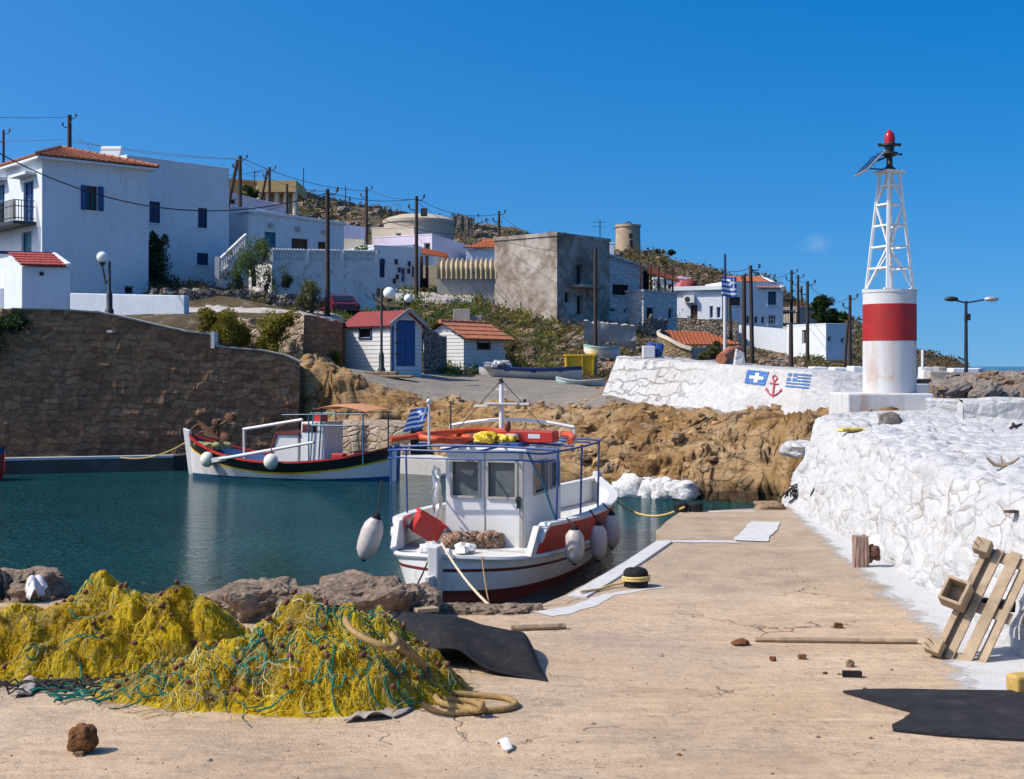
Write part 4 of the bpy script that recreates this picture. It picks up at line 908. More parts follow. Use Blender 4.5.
class House:
    def __init__(s, name, label, A, B, z0, z1, D, mat, cat='house', group=None, z1b=None):
        a = Vector((XY(*A), A[1], 0)); b = Vector((XY(*B), B[1], 0))
        s.O = Vector((a.x, a.y, z0)); s.u = (b - a).normalized(); s.v = Vector((-s.u.y, s.u.x, 0)); s.w = Vector((0, 0, 1))
        s.Wd = (b - a).length; s.D = D; s.h = z1 - z0; s.hb = (z1b - z0) if z1b is not None else s.h
        s.mat = mat; s.root = empty(name, s.O, label, cat, group); s.holes = {'front': [], 'right': [], 'left': []}
    def L(s, u, v, w): return s.O + s.u * u + s.v * v + s.w * w
    def face(s, f):
        if f == 'front': return s.O, s.u, -s.v, s.Wd
        if f == 'right': return s.O + s.u * s.Wd, s.v, s.u, s.D
        return s.O + s.v * s.D, -s.v, -s.u, s.D
    def loc(s, f, px, py):
        o, a, n, W_ = s.face(f); p = ray_plane(px, py, o, n) - o; return p.dot(a), p.z
    def pt(s, f, a, w, out=0.0):
        o, ax, n, W_ = s.face(f); return o + ax * a + s.w * w + n * out
    def opening(s, f, x0, y0, x1, y1, fill='glass', frame='white', part='window', bars=(1, 1), sill=True, shutters=None, depth=.16, proud=0, arch=False, fw=.06):
        W_ = s.face(f)[3]
        a0, w1 = s.loc(f, x0, y0); a1, w0 = s.loc(f, x1, y1)
        a0 = max(.05, a0); a1 = min(W_ - .05, a1); w0 = max(.02, w0); w1 = min(s.h - .08, w1)
        if a1 - a0 < .1 or w1 - w0 < .1: return None
        s.holes[f].append((a0, w0, a1, w1))
        o, ax, n, _ = s.face(f)
        def bx(mb, u0, q0, u1, q1, d0, d1):
            b = [s.pt(f, u0, q0, d0), s.pt(f, u1, q0, d0), s.pt(f, u1, q0, d1), s.pt(f, u0, q0, d1)]
            t = [p + s.w * (q1 - q0) for p in b]; mb.hexa(b, t)
        mb = MB(); t = min(fw, (a1 - a0) * .18)
        bx(mb, a0, w0, a0 + t, w1, -depth, -depth + .06); bx(mb, a1 - t, w0, a1, w1, -depth, -depth + .06)
        bx(mb, a0 + t, w1 - t, a1 - t, w1, -depth, -depth + .06)
        if part == 'window': bx(mb, a0 + t, w0, a1 - t, w0 + t, -depth, -depth + .06)
        for i in range(1, bars[0]):
            c = a0 + (a1 - a0) * i / bars[0]; bx(mb, c - t * .4, w0 + t, c + t * .4, w1 - t, -depth + .002, -depth + .05)
        for i in range(1, bars[1]):
            c = w0 + (w1 - w0) * i / bars[1]; bx(mb, a0 + t, c - t * .35, a1 - t, c + t * .35, -depth + .004, -depth + .048)
        fr = mb.build(part, M[frame], s.root)
        mb = MB(); mb.quad(s.pt(f, a0, w0, -depth + .012), s.pt(f, a1, w0, -depth + .012), s.pt(f, a1, w1, -depth + .012), s.pt(f, a0, w1, -depth + .012))
        mb.build('pane' if fill in ('glass', 'interior', 'cabinglass') else 'panel', M[fill], fr)
        if sill and part == 'window':
            mb = MB(); bx(mb, a0 - .08, w0 - .07, a1 + .08, w0 - .004, -.1, .08); mb.build('sill', s.mat, fr)
        if shutters:
            ww = (a1 - a0) * (.5 if shutters == 'half' else .95)
            for sd in (-1, 1):
                mb = MB()
                u0 = a0 - ww - .01 if sd < 0 else a1 + .01
                bx(mb, u0, w0, u0 + .07, w1, .012, .06); bx(mb, u0 + ww - .07, w0, u0 + ww, w1, .012, .06)
                bx(mb, u0 + .07, w0, u0 + ww - .07, w0 + .08, .012, .06); bx(mb, u0 + .07, w1 - .08, u0 + ww - .07, w1, .012, .06)
                k = int((w1 - w0) / .09)
                for i in range(k):
                    z = w0 + .08 + (w1 - w0 - .16) * (i + .5) / k; bx(mb, u0 + .07, z - .03, u0 + ww - .07, z + .02, .016, .045)
                mb.build('shutter', M['blue'], fr)
        return a0, w0, a1, w1
    def wallmesh(s, faces=('front', 'right', 'left', 'back'), tops=None):
        mb = MB(); dp = .17
        for f in ('front', 'right', 'left'):
            o, ax, n, W_ = s.face(f); hs_ = s.holes[f]
            us = sorted({0.0, W_} | {h[0] for h in hs_} | {h[2] for h in hs_}); ws = sorted({0.0, s.h} | {h[1] for h in hs_} | {h[3] for h in hs_})
            def top(a, w):          # sloped tops: front-to-right interpolation when hb differs
                if abs(w - s.h) > 1e-6 or s.hb == s.h: return w
                q = a / s.Wd if f == 'front' else (1 if f == 'right' else 0); return s.h + (s.hb - s.h) * q
            for i in range(len(us) - 1):
                for j in range(len(ws) - 1):
                    c, d = (us[i] + us[i + 1]) / 2, (ws[j] + ws[j + 1]) / 2
                    if any(h[0] < c < h[2] and h[1] < d < h[3] for h in hs_): continue
                    mb.quad(s.pt(f, us[i], ws[j]), s.pt(f, us[i + 1], ws[j]), s.pt(f, us[i + 1], top(us[i + 1], ws[j + 1])), s.pt(f, us[i], top(us[i], ws[j + 1])))
            for (a0, w0, a1, w1) in hs_:
                P_ = lambda a, w, d: s.pt(f, a, w, d)
                mb.quad(P_(a0, w0, 0), P_(a1, w0, 0), P_(a1, w0, -dp), P_(a0, w0, -dp)); mb.quad(P_(a0, w1, -dp), P_(a1, w1, -dp), P_(a1, w1, 0), P_(a0, w1, 0))
                mb.quad(P_(a0, w0, -dp), P_(a0, w1, -dp), P_(a0, w1, 0), P_(a0, w0, 0)); mb.quad(P_(a1, w0, 0), P_(a1, w1, 0), P_(a1, w1, -dp), P_(a1, w0, -dp))
        mb.quad(s.L(s.Wd, s.D, 0), s.L(0, s.D, 0), s.L(0, s.D, s.h), s.L(s.Wd, s.D, s.hb))
        mb.quad(s.L(.02, .02, s.h - .3), s.L(s.Wd - .02, .02, s.hb - .3), s.L(s.Wd - .02, s.D - .02, s.hb - .3), s.L(.02, s.D - .02, s.h - .3))
        return mb
    def finish(s, mat=None): s.wall = s.wallmesh().build('wall', mat or s.mat, s.root); return s
    def flat(s, over=.03, th=.14, mat=None, para=0):
        e = over; b = [s.L(-e, -e, s.h), s.L(s.Wd + e, -e, s.hb), s.L(s.Wd + e, s.D + e, s.hb), s.L(-e, s.D + e, s.h)]
        mb = MB(); mb.hexa(b, [p + s.w * th for p in b])
        mb.build('roof', mat or s.mat, s.root, bevel=.02); return s
    def hip(s, mat, rise, over=.3, apex=None):
        e = over; c = [s.L(-e, -e, s.h), s.L(s.Wd + e, -e, s.h), s.L(s.Wd + e, s.D + e, s.h), s.L(-e, s.D + e, s.h)]
        r1, r2 = apex; R1, R2 = s.L(*r1, s.h + rise), s.L(*r2, s.h + rise); mb = MB()
        if (R1 - R2).length < .05:
            for i in range(4): tile_patch(mb, c[i], c[(i + 1) % 4], R1, R1)
        else:       # ridge along v
            tile_patch(mb, c[0], c[1], R1, R1); tile_patch(mb, c[1], c[2], R2, R1); tile_patch(mb, c[2], c[3], R2, R2); tile_patch(mb, c[3], c[0], R1, R2)
        rf = mb.build('roof', mat, s.root); mb = MB()
        for a, b in [(c[0], R1), (c[1], R1), (c[2], R2), (c[3], R2)] + ([(R1, R2)] if (R1 - R2).length > .05 else []): ridge_caps(mb, a, b)
        mb.build('ridge_tiles', mat, rf)
        mb = MB(); mb.hexa([p - Vector((0, 0, .10)) for p in c], [p - Vector((0, 0, .005)) for p in c]); mb.build('eave', s.mat, rf)
        return s

# ---- big white two-storey house, left
yB = 60.3; z1 = ZZ(157, 57)
h = House('white_house', 'big two storey white house with terracotta hip roof and black balcony at left', (42, 57), (148.5, yB), 3.6, z1, 8.5, M['whitewall'])
h.opening('front', 86.5, 185.5, 97.5, 211, 'glass', 'darkwood', bars=(2, 1), shutters='half')
h.opening('front', 124.5, 285.5, 134.5, 294.5, 'interior', 'white')
h.opening('left', 23.5, 183, 33.5, 222, 'blue', 'blue', 'door', bars=(2, 3))
h.opening('left', -4, 186, 4.6, 222, 'teal', 'blue', 'door', bars=(2, 3))
h.opening('left', 21.5, 232.5, 31.5, 256, 'teal', 'teal', 'window', sill=False)
h.finish(); h.hip(M['tile'], ZZ(143, 60) - z1, .32, ((h.Wd * .5, h.D * .48), (h.Wd * .5, h.D * .52)))
for (x0, x1, y) in ((19.5, 36.5, 179.5), (-8, 7, 184.5)):
    a0, w = h.loc('left', x0, y); a1, _ = h.loc('left', x1, y)
    b = [h.pt('left', a0, w, .0), h.pt('left', a1, w, .0), h.pt('left', a1, w, .5), h.pt('left', a0, w, .5)]
    MB().hexa(b, [p + Vector((0, 0, .12)) for p in b]).build('door_canopy', h.mat, h.root)
a0, w = h.loc('left', -12, 224); a1, _ = h.loc('left', 36, 223.5); w = h.loc('left', 30, 222.5)[1]; w0 = w - .02
mb = MB(); b = [h.pt('left', a0, w - .16, .003), h.pt('left', a1, w - .16, .003), h.pt('left', a1, w - .16, 1.0), h.pt('left', a0, w - .16, 1.0)]
mb.hexa(b, [p + Vector((0, 0, .14)) for p in b]); bal = mb.build('balcony', M['iron'], h.root)
mb = MB()
for k in range(41):
    a = a0 + (a1 - a0) * k / 40; p = h.pt('left', a, w, .97); mb.tube([p, p + Vector((0, 0, .85))], .018 if k % 10 else .035, 5)
for k in range(7):
    p = h.pt('left', a1 - .02, w, .12 + .13 * k); mb.tube([p, p + Vector((0, 0, .85))], .018, 5)
for q in (.1, .62, .88):
    mb.tube([h.pt('left', a0, w + q, .97), h.pt('left', a1, w + q, .97), h.pt('left', a1, w + q, .05)], .022, 5)
mb.build('railing', M['iron'], bal)
# annex with red roof
za = ZZ(266.5, 51); h = House('annex', 'small white lean-to annex with red tiled roof before the big white house', (22, 51.0), (70, 51.6), 3.6, za, 2.6, M['whitewall'], 'annex')
h.opening('front', 39, 271, 44.3, 276, 'interior', 'white', sill=False)
h.finish(); top = za + .95
tm = MB(); tile_patch(tm, h.L(-.05, -.15, h.h), h.L(h.Wd + .02, -.12, h.h), h.L(h.Wd * .62, 1.75, h.h + .62), h.L(-.6, 1.75, h.h + .62), pitch=.2, amp_=.025)
rf = tm.build('roof', M['tilered'], h.root)
mb = MB(); mb.bar(h.L(-1.1, 1.8, h.h + .68), h.L(h.Wd * .66, 1.8, h.h + .68), .10, .12); mb.build('fascia', M['darkblue'], rf)
mb = MB(); mb.hexa([h.L(h.Wd - .14, -.16, h.h + .02), h.L(h.Wd + .03, -.16, h.h + .02), h.L(h.Wd * .70, 1.8, h.h + .6), h.L(h.Wd * .62, 1.8, h.h + .6)],
                   [h.L(h.Wd - .14, -.16, h.h + .16), h.L(h.Wd + .03, -.16, h.h + .16), h.L(h.Wd * .70, 1.8, h.h + .74), h.L(h.Wd * .62, 1.8, h.h + .74)]); mb.build('verge', h.mat, rf)
mb = MB(); mb.quad(h.L(0, 0, h.h), h.L(h.Wd, 0, h.h), h.L(h.Wd, 2.6, h.h), h.L(h.Wd * .6, 2.6, h.h + .6), h.L(-.6, 2.6, h.h + .6)); mb.build('gable', h.mat, rf)
# wing wall left of the annex
mb = MB(); a = P(-20, 300, 50); 
mb.hexa([(XY(-40, 51.2), 51.2, 3.6), (XY(4, 51.0), 51.0, 3.6), (XY(4, 51.3), 51.3, 3.6), (XY(-40, 51.5), 51.5, 3.6)], [(XY(-40, 51.2), 51.2, ZZ(288, 51)), (XY(4, 51.0), 51.0, ZZ(288, 51)), (XY(4, 51.3), 51.3, ZZ(288, 51)), (XY(-40, 51.5), 51.5, ZZ(288, 51))])
mb.build('garden_wall', M['whitewall'], label='low white garden wall left of the annex at the photo edge', cat='wall', bevel=.02)
mb = MB(); ya, yb = 50.2, 49.2
mb.hexa([(XY(70, ya), ya, 3.3), (XY(184.5, yb), yb, 3.3), (XY(184.5, yb) + .1, yb + .35, 3.3), (XY(70, ya), ya + .35, 3.3)], [(XY(70, ya), ya, ZZ(293, ya)), (XY(184.5, yb), yb, ZZ(295.5, yb)), (XY(184.5, yb) + .1, yb + .35, ZZ(295.5, yb)), (XY(70, ya), ya + .35, ZZ(293, ya))])
mb.build('terrace_wall', M['whitewall'], label='plain white terrace wall below the big house beside the globe lamp', cat='wall', bevel=.03)

# ---- second white block
h = House('white_block_house', 'plain flat roofed white house with three dark blue windows behind the bushes', (127, 64), (229, 68.4), 5.6, ZZ(156.5, 64), 9, M['whitewall'])
for r in ((149.5, 201, 160, 223.5), (198, 207.5, 207, 228.5), (197, 252.5, 208, 265.5)): h.opening('front', *r, 'darkblue', 'darkblue', bars=(2, 1), depth=.06)
h.finish().flat(.01, .1)
wh = empty('solar_water_heater', P(112, 160, 72), 'white solar water heater tank standing on the flat white roof', 'water heater')
mb = MB(); c = P(112, 150.5, 72); mb.tube([c - Vector((.55, 0, 0)), c + Vector((.55, 0, 0))], .24, 12); mb.build('tank', M['white'], wh, True)
mb = MB(); mb.box(P(109.5, 155, 71.6), (1.1, .08, .8), Matrix.Rotation(-.7, 3, 'X')); mb.build('collector', M['galv'], wh)
mb = MB(); mb.tube([P(119, 160, 72), P(119, 147, 72)], .03, 5); mb.tube([P(109, 164, 72), P(109, 151, 72)], .03, 5); mb.tube([P(115, 164, 72), P(115, 151, 72)], .03, 5); mb.build('stand', M['galv'], wh)

# ---- long low white house
zt = ZZ(212, 69)
h = House('low_white_house', 'long low flat roofed white house behind the white balustrade terrace', (249, 69), (344, 73), 5.8, zt, 8, M['whitewall'], z1b=ZZ(225.5, 73))
h.opening('front', 264.5, 231.5, 276, 247.5, 'teal', 'teal', bars=(2, 1)); h.opening('front', 291.5, 238, 308, 250, 'darkwood', 'darkwood', bars=(2, 1)); h.opening('front', 318, 241.5, 326.5, 252.5, 'darkwood', 'darkwood', bars=(1, 1))
h.finish().flat(.12, .16)
mb = MB(); 
for p in (270, 297, 323): q = ray_plane(p, 226 + (p - 270) * .12, h.O, h.v); mb = MB(); mb.box(q - h.v * .09, (.22, .18, .22)); mb.build('wall_lamp', M['grey'], h.root)
mb = MB(); mb.tube([h.L(-.05, -.1, 0), h.L(-.05, -.1, h.h - .2), h.L(.6, -.1, h.h + .05)], .06, 6); mb.build('downpipe', M['white'], h.root)
h = House('side_wing', 'recessed white side wing between the white block house and low house', (229.5, 70), (249, 69.6), 5.8, ZZ(209, 70), 5, M['whitewall'], 'house wing'); h.finish().flat(.01, .08)
h = House('lavender_house', 'pale lavender flat roofed house rising behind the low white house', (226, 82), (288, 86), 8, ZZ(193, 82), 7, M['lavwall'], z1b=ZZ(208.5, 86))
h.opening('front', 229, 197.5, 236.5, 205, 'interior', 'lavwall', sill=False); h.finish().flat(.05, .12)
# house with orange tile roof + lavender wall
h = House('tiled_house', 'pale house with long orange tiled roof behind the tall dark pole', (288, 88), (365, 92), 8, ZZ(222, 88), 5, M['lavwall'], z1b=ZZ(232, 92))
h.finish(); mb = MB(); tile_patch(mb, h.L(-.3, -.2, h.h), h.L(h.Wd * .62, -.2, h.h + (h.hb - h.h) * .62), h.L(h.Wd * .62, 5, h.h + 1.0), h.L(-.3, 5, h.h + 1.6)); mb.build('roof', M['tileorange'], h.root)
mb = MB(); mb.hexa([h.L(h.Wd * .62, -.02, h.h - 1.2), h.L(h.Wd + .02, -.02, h.hb - .1), h.L(h.Wd + .02, 5, h.hb - .1), h.L(h.Wd * .62, 5, h.h - 1.2)], [h.L(h.Wd * .62, -.02, h.h + .2), h.L(h.Wd + .02, -.02, h.hb + .35), h.L(h.Wd + .02, 5, h.hb + .35), h.L(h.Wd * .62, 5, h.h + .2)]); mb.build('parapet', h.mat, h.root)

# ---- terrace with balustrade
root = empty('balustrade_terrace', TP(320, 63), 'white terrace wall with pillared balustrade behind the parked red car', 'terrace wall')
ya, yb = 62, 65; A = P(272, 262, ya); B = P(376.5, 263, yb); d = (B - A); n = Vector((-d.y, d.x, 0)).normalized()
mb = MB(); b = [Vector((A.x, A.y, 4.2)), Vector((B.x, B.y, 4.2)), Vector((B.x, B.y, 4.2)) + n * 3, Vector((A.x, A.y, 4.2)) + n * 3]
t = [A.copy(), B.copy(), B + n * 3, A + n * 3]; mb.hexa(b, t)
peel = worn('peeling_whitewash', (.66, .64, .62), .9, .1, .9, (.22, .18, .15), .5, .4, 8)
mb.build('wall', peel, root)
mb = MB(); rail = MB(); hh = ZZ(249, ya) - A.z
for i in range(37):
    p = A.lerp(B, i / 36) + n * .12
    if i % 12 == 0: mb.box(p + Vector((0, 0, hh * .5)), (.24, .24, hh))
    else: mb.lathe(p + Vector((0, 0, .04)), [(.05, 0), (.075, .1), (.10, .25), (.055, .5), (.05, .62), (.075, hh - .14)], 8)
mb.build('baluster', M['white'], root)
p, q = A + n * .12 + Vector((0, 0, hh - .06)), B + n * .12 + Vector((0, 0, hh - .06)); rail.bar(p, q, .22, .12); p, q = A + n * .12 + Vector((0, 0, .03)), B + n * .12 + Vector((0, 0, .03)); rail.bar(p, q, .24, .10)
rail.build('handrail', M['white'], root, bevel=.02)
# outdoor stairs
root = empty('outdoor_staircase', TP(232, 65), 'white outdoor staircase with sloped balustrade climbing beside the blue shuttered house', 'staircase')
mb = MB(); s0 = P(219, 276, 64.5); s1 = P(246, 250, 66.5); N_ = 9
for i in range(N_):
    p = s0.lerp(s1, i / N_); q = s0.lerp(s1, (i + 1) / N_); mb.box(((p.x + q.x) / 2, (p.y + q.y) / 2 + .7, (4.8 + q.z) / 2), (abs(q.x - p.x) + .01, 1.3, q.z - 4.8))
mb.build('steps', M['whitewall'], root); mb = MB()
for i in range(12):
    p = s0.lerp(s1, (i + .5) / 12); mb.tube([p, p + Vector((0, 0, .75))], .045, 6)
mb.bar(s0 + Vector((0, 0, .8)), s1 + Vector((0, 0, .8)), .14, .1); mb.bar(s0, s1, .2, .25); mb.box(s0 + Vector((-.08, 0, .2)), (.22, .22, 1.5)); mb.build('balustrade', M['white'], root)

# ---- ochre house on the hill
h = House('ochre_house', 'ochre house with columned porch on the hilltop behind the double pole', (222, 118), (258, 120), 14, ZZ(180.5, 118), 8, M['ochre'])
h.opening('front', 259 - 12, 188, 255, 193, 'interior', 'white'); h.finish().flat(.2, .25)
mb = MB()
for i in range(5):
    p = P(259 + 9 * i, 202, 117.5); mb.lathe((p.x, p.y, 15), [(.26, 0), (.22, p.z + 1.4 - 15)], 10)
mb.build('column', M['cream'], h.root)
mb = MB(); a, b = P(257, 183, 117), P(296, 186, 117); mb.hexa([(a.x, a.y, a.z - .8), (b.x, b.y, a.z - .8), (b.x, b.y + 6, a.z - .8), (a.x, a.y + 6, a.z - .8)], [(a.x, a.y, a.z + .25), (b.x, b.y, a.z + .25), (b.x, b.y + 6, a.z + .25), (a.x, a.y + 6, a.z + .25)]); mb.build('porch_roof', M['ochre'], h.root)
mb = MB(); a, b = P(258, 200, 121), P(295, 200, 121); mb.hexa([(a.x, a.y, 14), (b.x, b.y, 14), (b.x, b.y + 2, 14), (a.x, a.y + 2, 14)], [(a.x, a.y, a.z + 1.2), (b.x, b.y, a.z + 1.2), (b.x, b.y + 2, a.z + 1.2), (a.x, a.y + 2, a.z + 1.2)]); mb.build('porch_wall', M['cream'], h.root)

# ---- rounded beige building
root = empty('round_house', P(420, 240, 104), 'beige building with wide rounded roof storey behind the utility poles', 'house')
c = P(419, 236, 108); rx = 35 / F * 108; prof_ = []
mb = MB(); N_ = 40; zb = 9.0; zt1 = ZZ(220, 105); zt2 = zt1 + .30
rows = []
for (k, z) in ((1, zb), (1, zt1), (1.03, zt1), (1.03, zt1 + .25), (.9, zt2 + .15), (.6, zt2 + .4), (.02, zt2 + .5)):
    rows.append([(c.x + rx * k * math.cos(t), c.y + rx * .9 * k * math.sin(t), z) for t in np.linspace(0, 2 * math.pi, N_)])
mb.grid(rows); mb.build('wall', worn('beige_wall', (.42, .36, .28), .85, .08, .4), root, True)
mb = MB(); q = P(424, 211, 104); mb.box(q + Vector((0, 0, -.1)), (.5, .5, .6)); mb.build('chimney', M['iron'], root)
h = House('cube_house', 'lavender white cube house below the round beige building right of pole', (432, 92), (473, 97), 7, ZZ(235, 92), 5, M['lavwall'], z1b=ZZ(248, 97)); h.opening('left', 424, 243, 430, 256, 'interior', 'white'); h.finish().flat(.02, .1)
h = House('cream_house', 'pale cream flat house left of the pole under the round building', (371, 98), (414, 97), 7, ZZ(229, 98), 6, M['cream']); h.opening('front', 396, 233, 401, 239, 'interior', 'white'); h.finish().flat(.02, .1)
h = House('long_parapet_house', 'long plain white parapet house below the round beige building', (340, 86), (413, 85), 6, ZZ(247, 86), 6, M['whitewall']); h.finish().flat(.03, .1)
mb = MB(); a, b = P(341, 246, 82), P(364, 252, 82); mb.hexa([(a.x, a.y, b.z - 2), (b.x, b.y, b.z - 2), (b.x, b.y + 1, b.z - 2), (a.x, a.y + 1, b.z - 2)], [(a.x, a.y, a.z + .5), (b.x, b.y, a.z + .4), (b.x, b.y + 1, a.z + .4), (a.x, a.y + 1, a.z + .5)])
mb.build('courtyard_wall', M['cream'], label='short cream courtyard wall beside the low white house roof', cat='wall')
# ---- small white house with blue doors
h = House('blue_door_house', 'small white house with arched blue door and little blue door', (374, 77), (420, 78.6), 5.4, ZZ(246.5, 77), 7, M['whitewall'])
h.opening('front', 379.5, 261, 385, 277.5, 'darkblue', 'darkblue', 'door'); h.opening('front', 401.3, 267.5, 405.8, 282, 'blue', 'white', 'door', bars=(1, 2)); h.opening('front', 412, 266, 415.3, 277, 'interior', 'white')
h.finish().flat(.03, .1)
mb = MB(); q = ray_plane(382.2, 261, h.O, h.v); mb.lathe(q - h.v * .02, [(.01, -.03), (.165, -.03), (.165, .03), (.01, .03)], 20, axis=h.v); mb.build('door_arch', M['darkblue'], h.root)
mb = MB(); 
for (px, py) in ((396, 262), (399, 270), (408.5, 271), (409, 264), (394, 281), (397, 277)):
    q = ray_plane(px, py, h.O, h.v); mb = MB(); mb.box(q - h.v * .05, (.18, .10, .3)); mb.build('hanging_ornament', M['iron'], h.root)
# ---- porch with orange roof
root = empty('porch', TP(434, 79), 'dark shaded porch with small orange tiled roof and white gate', 'porch'); Yp = 80
mb = MB(); a, b = P(421, 255, Yp), P(449, 259, Yp); tile_patch(mb, a, b, P(446, 254, Yp + 3), P(421, 249, Yp + 3)); mb.build('roof', M['tileorange'], root)
mb = MB(); a, b = P(420, 285, Yp + 2.5), P(450, 285, Yp + 2.5); mb.hexa([(a.x, a.y, 5), (b.x, b.y, 5), (b.x, b.y + .3, 5), (a.x, a.y + .3, 5)], [(a.x, a.y, 8.6), (b.x, b.y, 8.6), (b.x, b.y + .3, 8.6), (a.x, a.y + .3, 8.6)]); mb.build('back_wall', M['cream'], root)
mb = MB()
for px in (421.5, 427, 447): q = P(px, 286, Yp + .15); mb.box((q.x, q.y, (5 + ZZ(256, Yp)) / 2), (.18, .18, ZZ(256, Yp) - 5)); mb.build('post', M['darkwood'], root); mb = MB()
mb = MB(); q = P(424, 285, Yp); mb.box((q.x, q.y, 6.4), (.5, .1, 2.4)); mb.build('painted_shade_panel', M['interior'], root)  # near-black panel between the posts stands in for shade inside the porch
mb = MB()
for i in range(9):
    q = P(434 + i * 1.0, 284, Yp - .3); mb.box((q.x, q.y, 6.3), (.045, .06, 1.5))
for z in (5.7, 6.95): mb.bar((XY(433.5, Yp - .3), Yp - .3, z), (XY(442.5, Yp - .3), Yp - .3, z), .05, .08)
mb.build('gate', M['white'], root)
# ---- corrugated barrel shelter
root = empty('barrel_shelter', TP(466, 76), 'shelter under a cream corrugated barrel roof beside the grey ruin', 'shelter'); Y0, Y1 = 75.0, 80.0
xa, xb = XY(437, Y0), XY(496, Y0); zl = ZZ(279, Y0); rows = []
ztp = ZZ(255.5, Y0 + 2.5) - .25
for i in range(133):
    x = xa + (xb - xa) * i / 132; ribs = .10 * math.cos(i / 132 * 2 * math.pi * 12); row = [(x, Y0 - .02 - ribs, zl)]
    for k in range(21):
        t = math.pi * k / 20; row.append((x, Y0 + 2.5 - (2.5 + ribs) * math.cos(t), zl + .55 + (ztp - zl - .55 + ribs) * math.sin(t)))
    rows.append(row)
MB().grid(rows).build('roof', worn('cream_corrugated_sheet', (.44, .35, .22), .6, .12, 2, (.25, .18, .1), .3), root, False)
mb = MB(); mb.hexa([(xa, Y0 + .1, 3.5), (xb, Y0 + .1, 3.5), (xb, Y1, 3.5), (xa, Y1, 3.5)], [(xa, Y0 + .1, zl + .05), (xb, Y0 + .1, zl + .05), (xb, Y1, zl + .05), (xa, Y1, zl + .05)]); mb.build('base_wall', M['grey'], root)
# ---- orange-roofed white house behind
h = House('orange_roof_house', 'white house with bright orange tiled roof just left of the ruin', (466, 90), (512, 90), 6.5, ZZ(249, 90), 6, M['whitewall']); h.finish(); mb = MB()
tile_patch(mb, h.L(-.25, -.25, h.h), h.L(h.Wd, -.25, h.h), h.L(h.Wd, 3, h.h + .75), h.L(1.4, 3, h.h + .75)); tile_patch(mb, h.L(.6, 2.6, h.h + .45), h.L(2.6, 2.6, h.h + .5), h.L(2.6, 4.5, h.h + 1.05), h.L(1.2, 4.5, h.h + 1.05)); mb.build('roof', M['tileorange'], h.root)

# ---- the ruin
zt = ZZ(236, 72)
h = House('ruined_house', 'abandoned square two storey house with grey peeling plaster above the slope', (494.5, 75.0), (557, 72), 2.6, zt, 4.9, M['ruin'])
h.opening('right', 576.5, 264, 582.5, 285, 'interior', 'ruin', 'door', depth=.17); h.opening('right', 577, 295, 582.5, 314.5, 'interior', 'ruin', 'door', depth=.17); h.opening('right', 564.5, 291.5, 570, 303.5, 'interior', 'ruin', 'window', sill=False); h.opening('right', 593, 296, 597, 303, 'interior', 'ruin', 'window', sill=False)
h.finish(); h.flat(.06, .22)
mb = MB(); a0, w = h.loc('right', 571, 287.5); a1, _ = h.loc('right', 594, 287.5); b = [h.pt('right', a0, w, .003), h.pt('right', a0, w, .8), h.pt('right', a1, w, .8), h.pt('right', a1, w, .003)]
mb.hexa(b, [p + Vector((0, 0, .16)) for p in b]); mb.build('balcony_slab', M['ruin'], h.root, bevel=.02)
mb = MB(); mb.box(h.L(h.Wd * .5, 2.5, h.h + .32), (2, 1.2, .16)); mb.build('roof_lump', M['ruin'], h.root)
# concrete retaining wall right of the ruin
mb = MB(); rows = []
for j in range(50):
    px = 584 + 52 * j / 49; Y = 66.5 + .02 * (px - 584); x = XY(px, Y); ztp = ZZ(321 + .10 * (px - 584) + 3 * mnoise.noise((px * .2, 0, 0)), Y)
    rows.append([(x, Y - .15 + .3 * mnoise.noise((x * .8, k * .5, 3)), 1.2 + (ztp - 1.2) * k / 12) for k in range(13)] + [(x, Y + 1.2, ztp + .1)])
MB().grid(rows).build('concrete_wall', M['grey'], smooth=True, label='stained grey concrete retaining wall below and right of the ruin', cat='retaining wall')

# ---- white stone house with veranda
h = House('stone_house', 'white painted stone house with sloping roof right of the ruin', (604, 80), (643, 82), 4.2, ZZ(254, 80), 7, M['paintedstone'], z1b=ZZ(268, 82))
h.opening('front', 612.5, 284, 628.5, 295.5, 'interior', 'darkwood', bars=(2, 1)); h.opening('front', 607, 308, 616, 312, 'interior', 'paintedstone', sill=False); h.opening('front', 624, 308, 631, 313, 'interior', 'paintedstone', sill=False)
h.finish().flat(.15, .14)
vr = empty('veranda_house', TP(660, 83), 'white veranda wing with dark posts under an orange tiled roof', 'house')
h2 = House('lower', 'x', (643.4, 80.5), (677, 84), 3.4, ZZ(292, 81), 5, M['paintedstone']); h2.root.name = 'tmp'
bpy.data.objects.remove(h2.root); h2.root = vr
h2.opening('front', 646.5, 307, 653.5, 321, 'interior', 'darkwood', 'door'); h2.opening('front', 668.5, 308, 673, 319.5, 'interior', 'white', 'window')
h2.finish(); h2.flat(.05, .12)
mb = MB()
for f_ in (.02, .32, .55, .74, .97): p = h2.L(h2.Wd * f_, .25, h2.h + .1); mb = MB(); mb.box(p + Vector((0, 0, .85)), (.12, .12, 1.7)); mb.build('post', M['darkwood'], vr)
mb = MB(); tile_patch(mb, P(647, 274, 81), P(679, 283, 84), P(677, 279, 87), P(647, 268, 85)); mb.build('roof', M['tileorange'], vr)
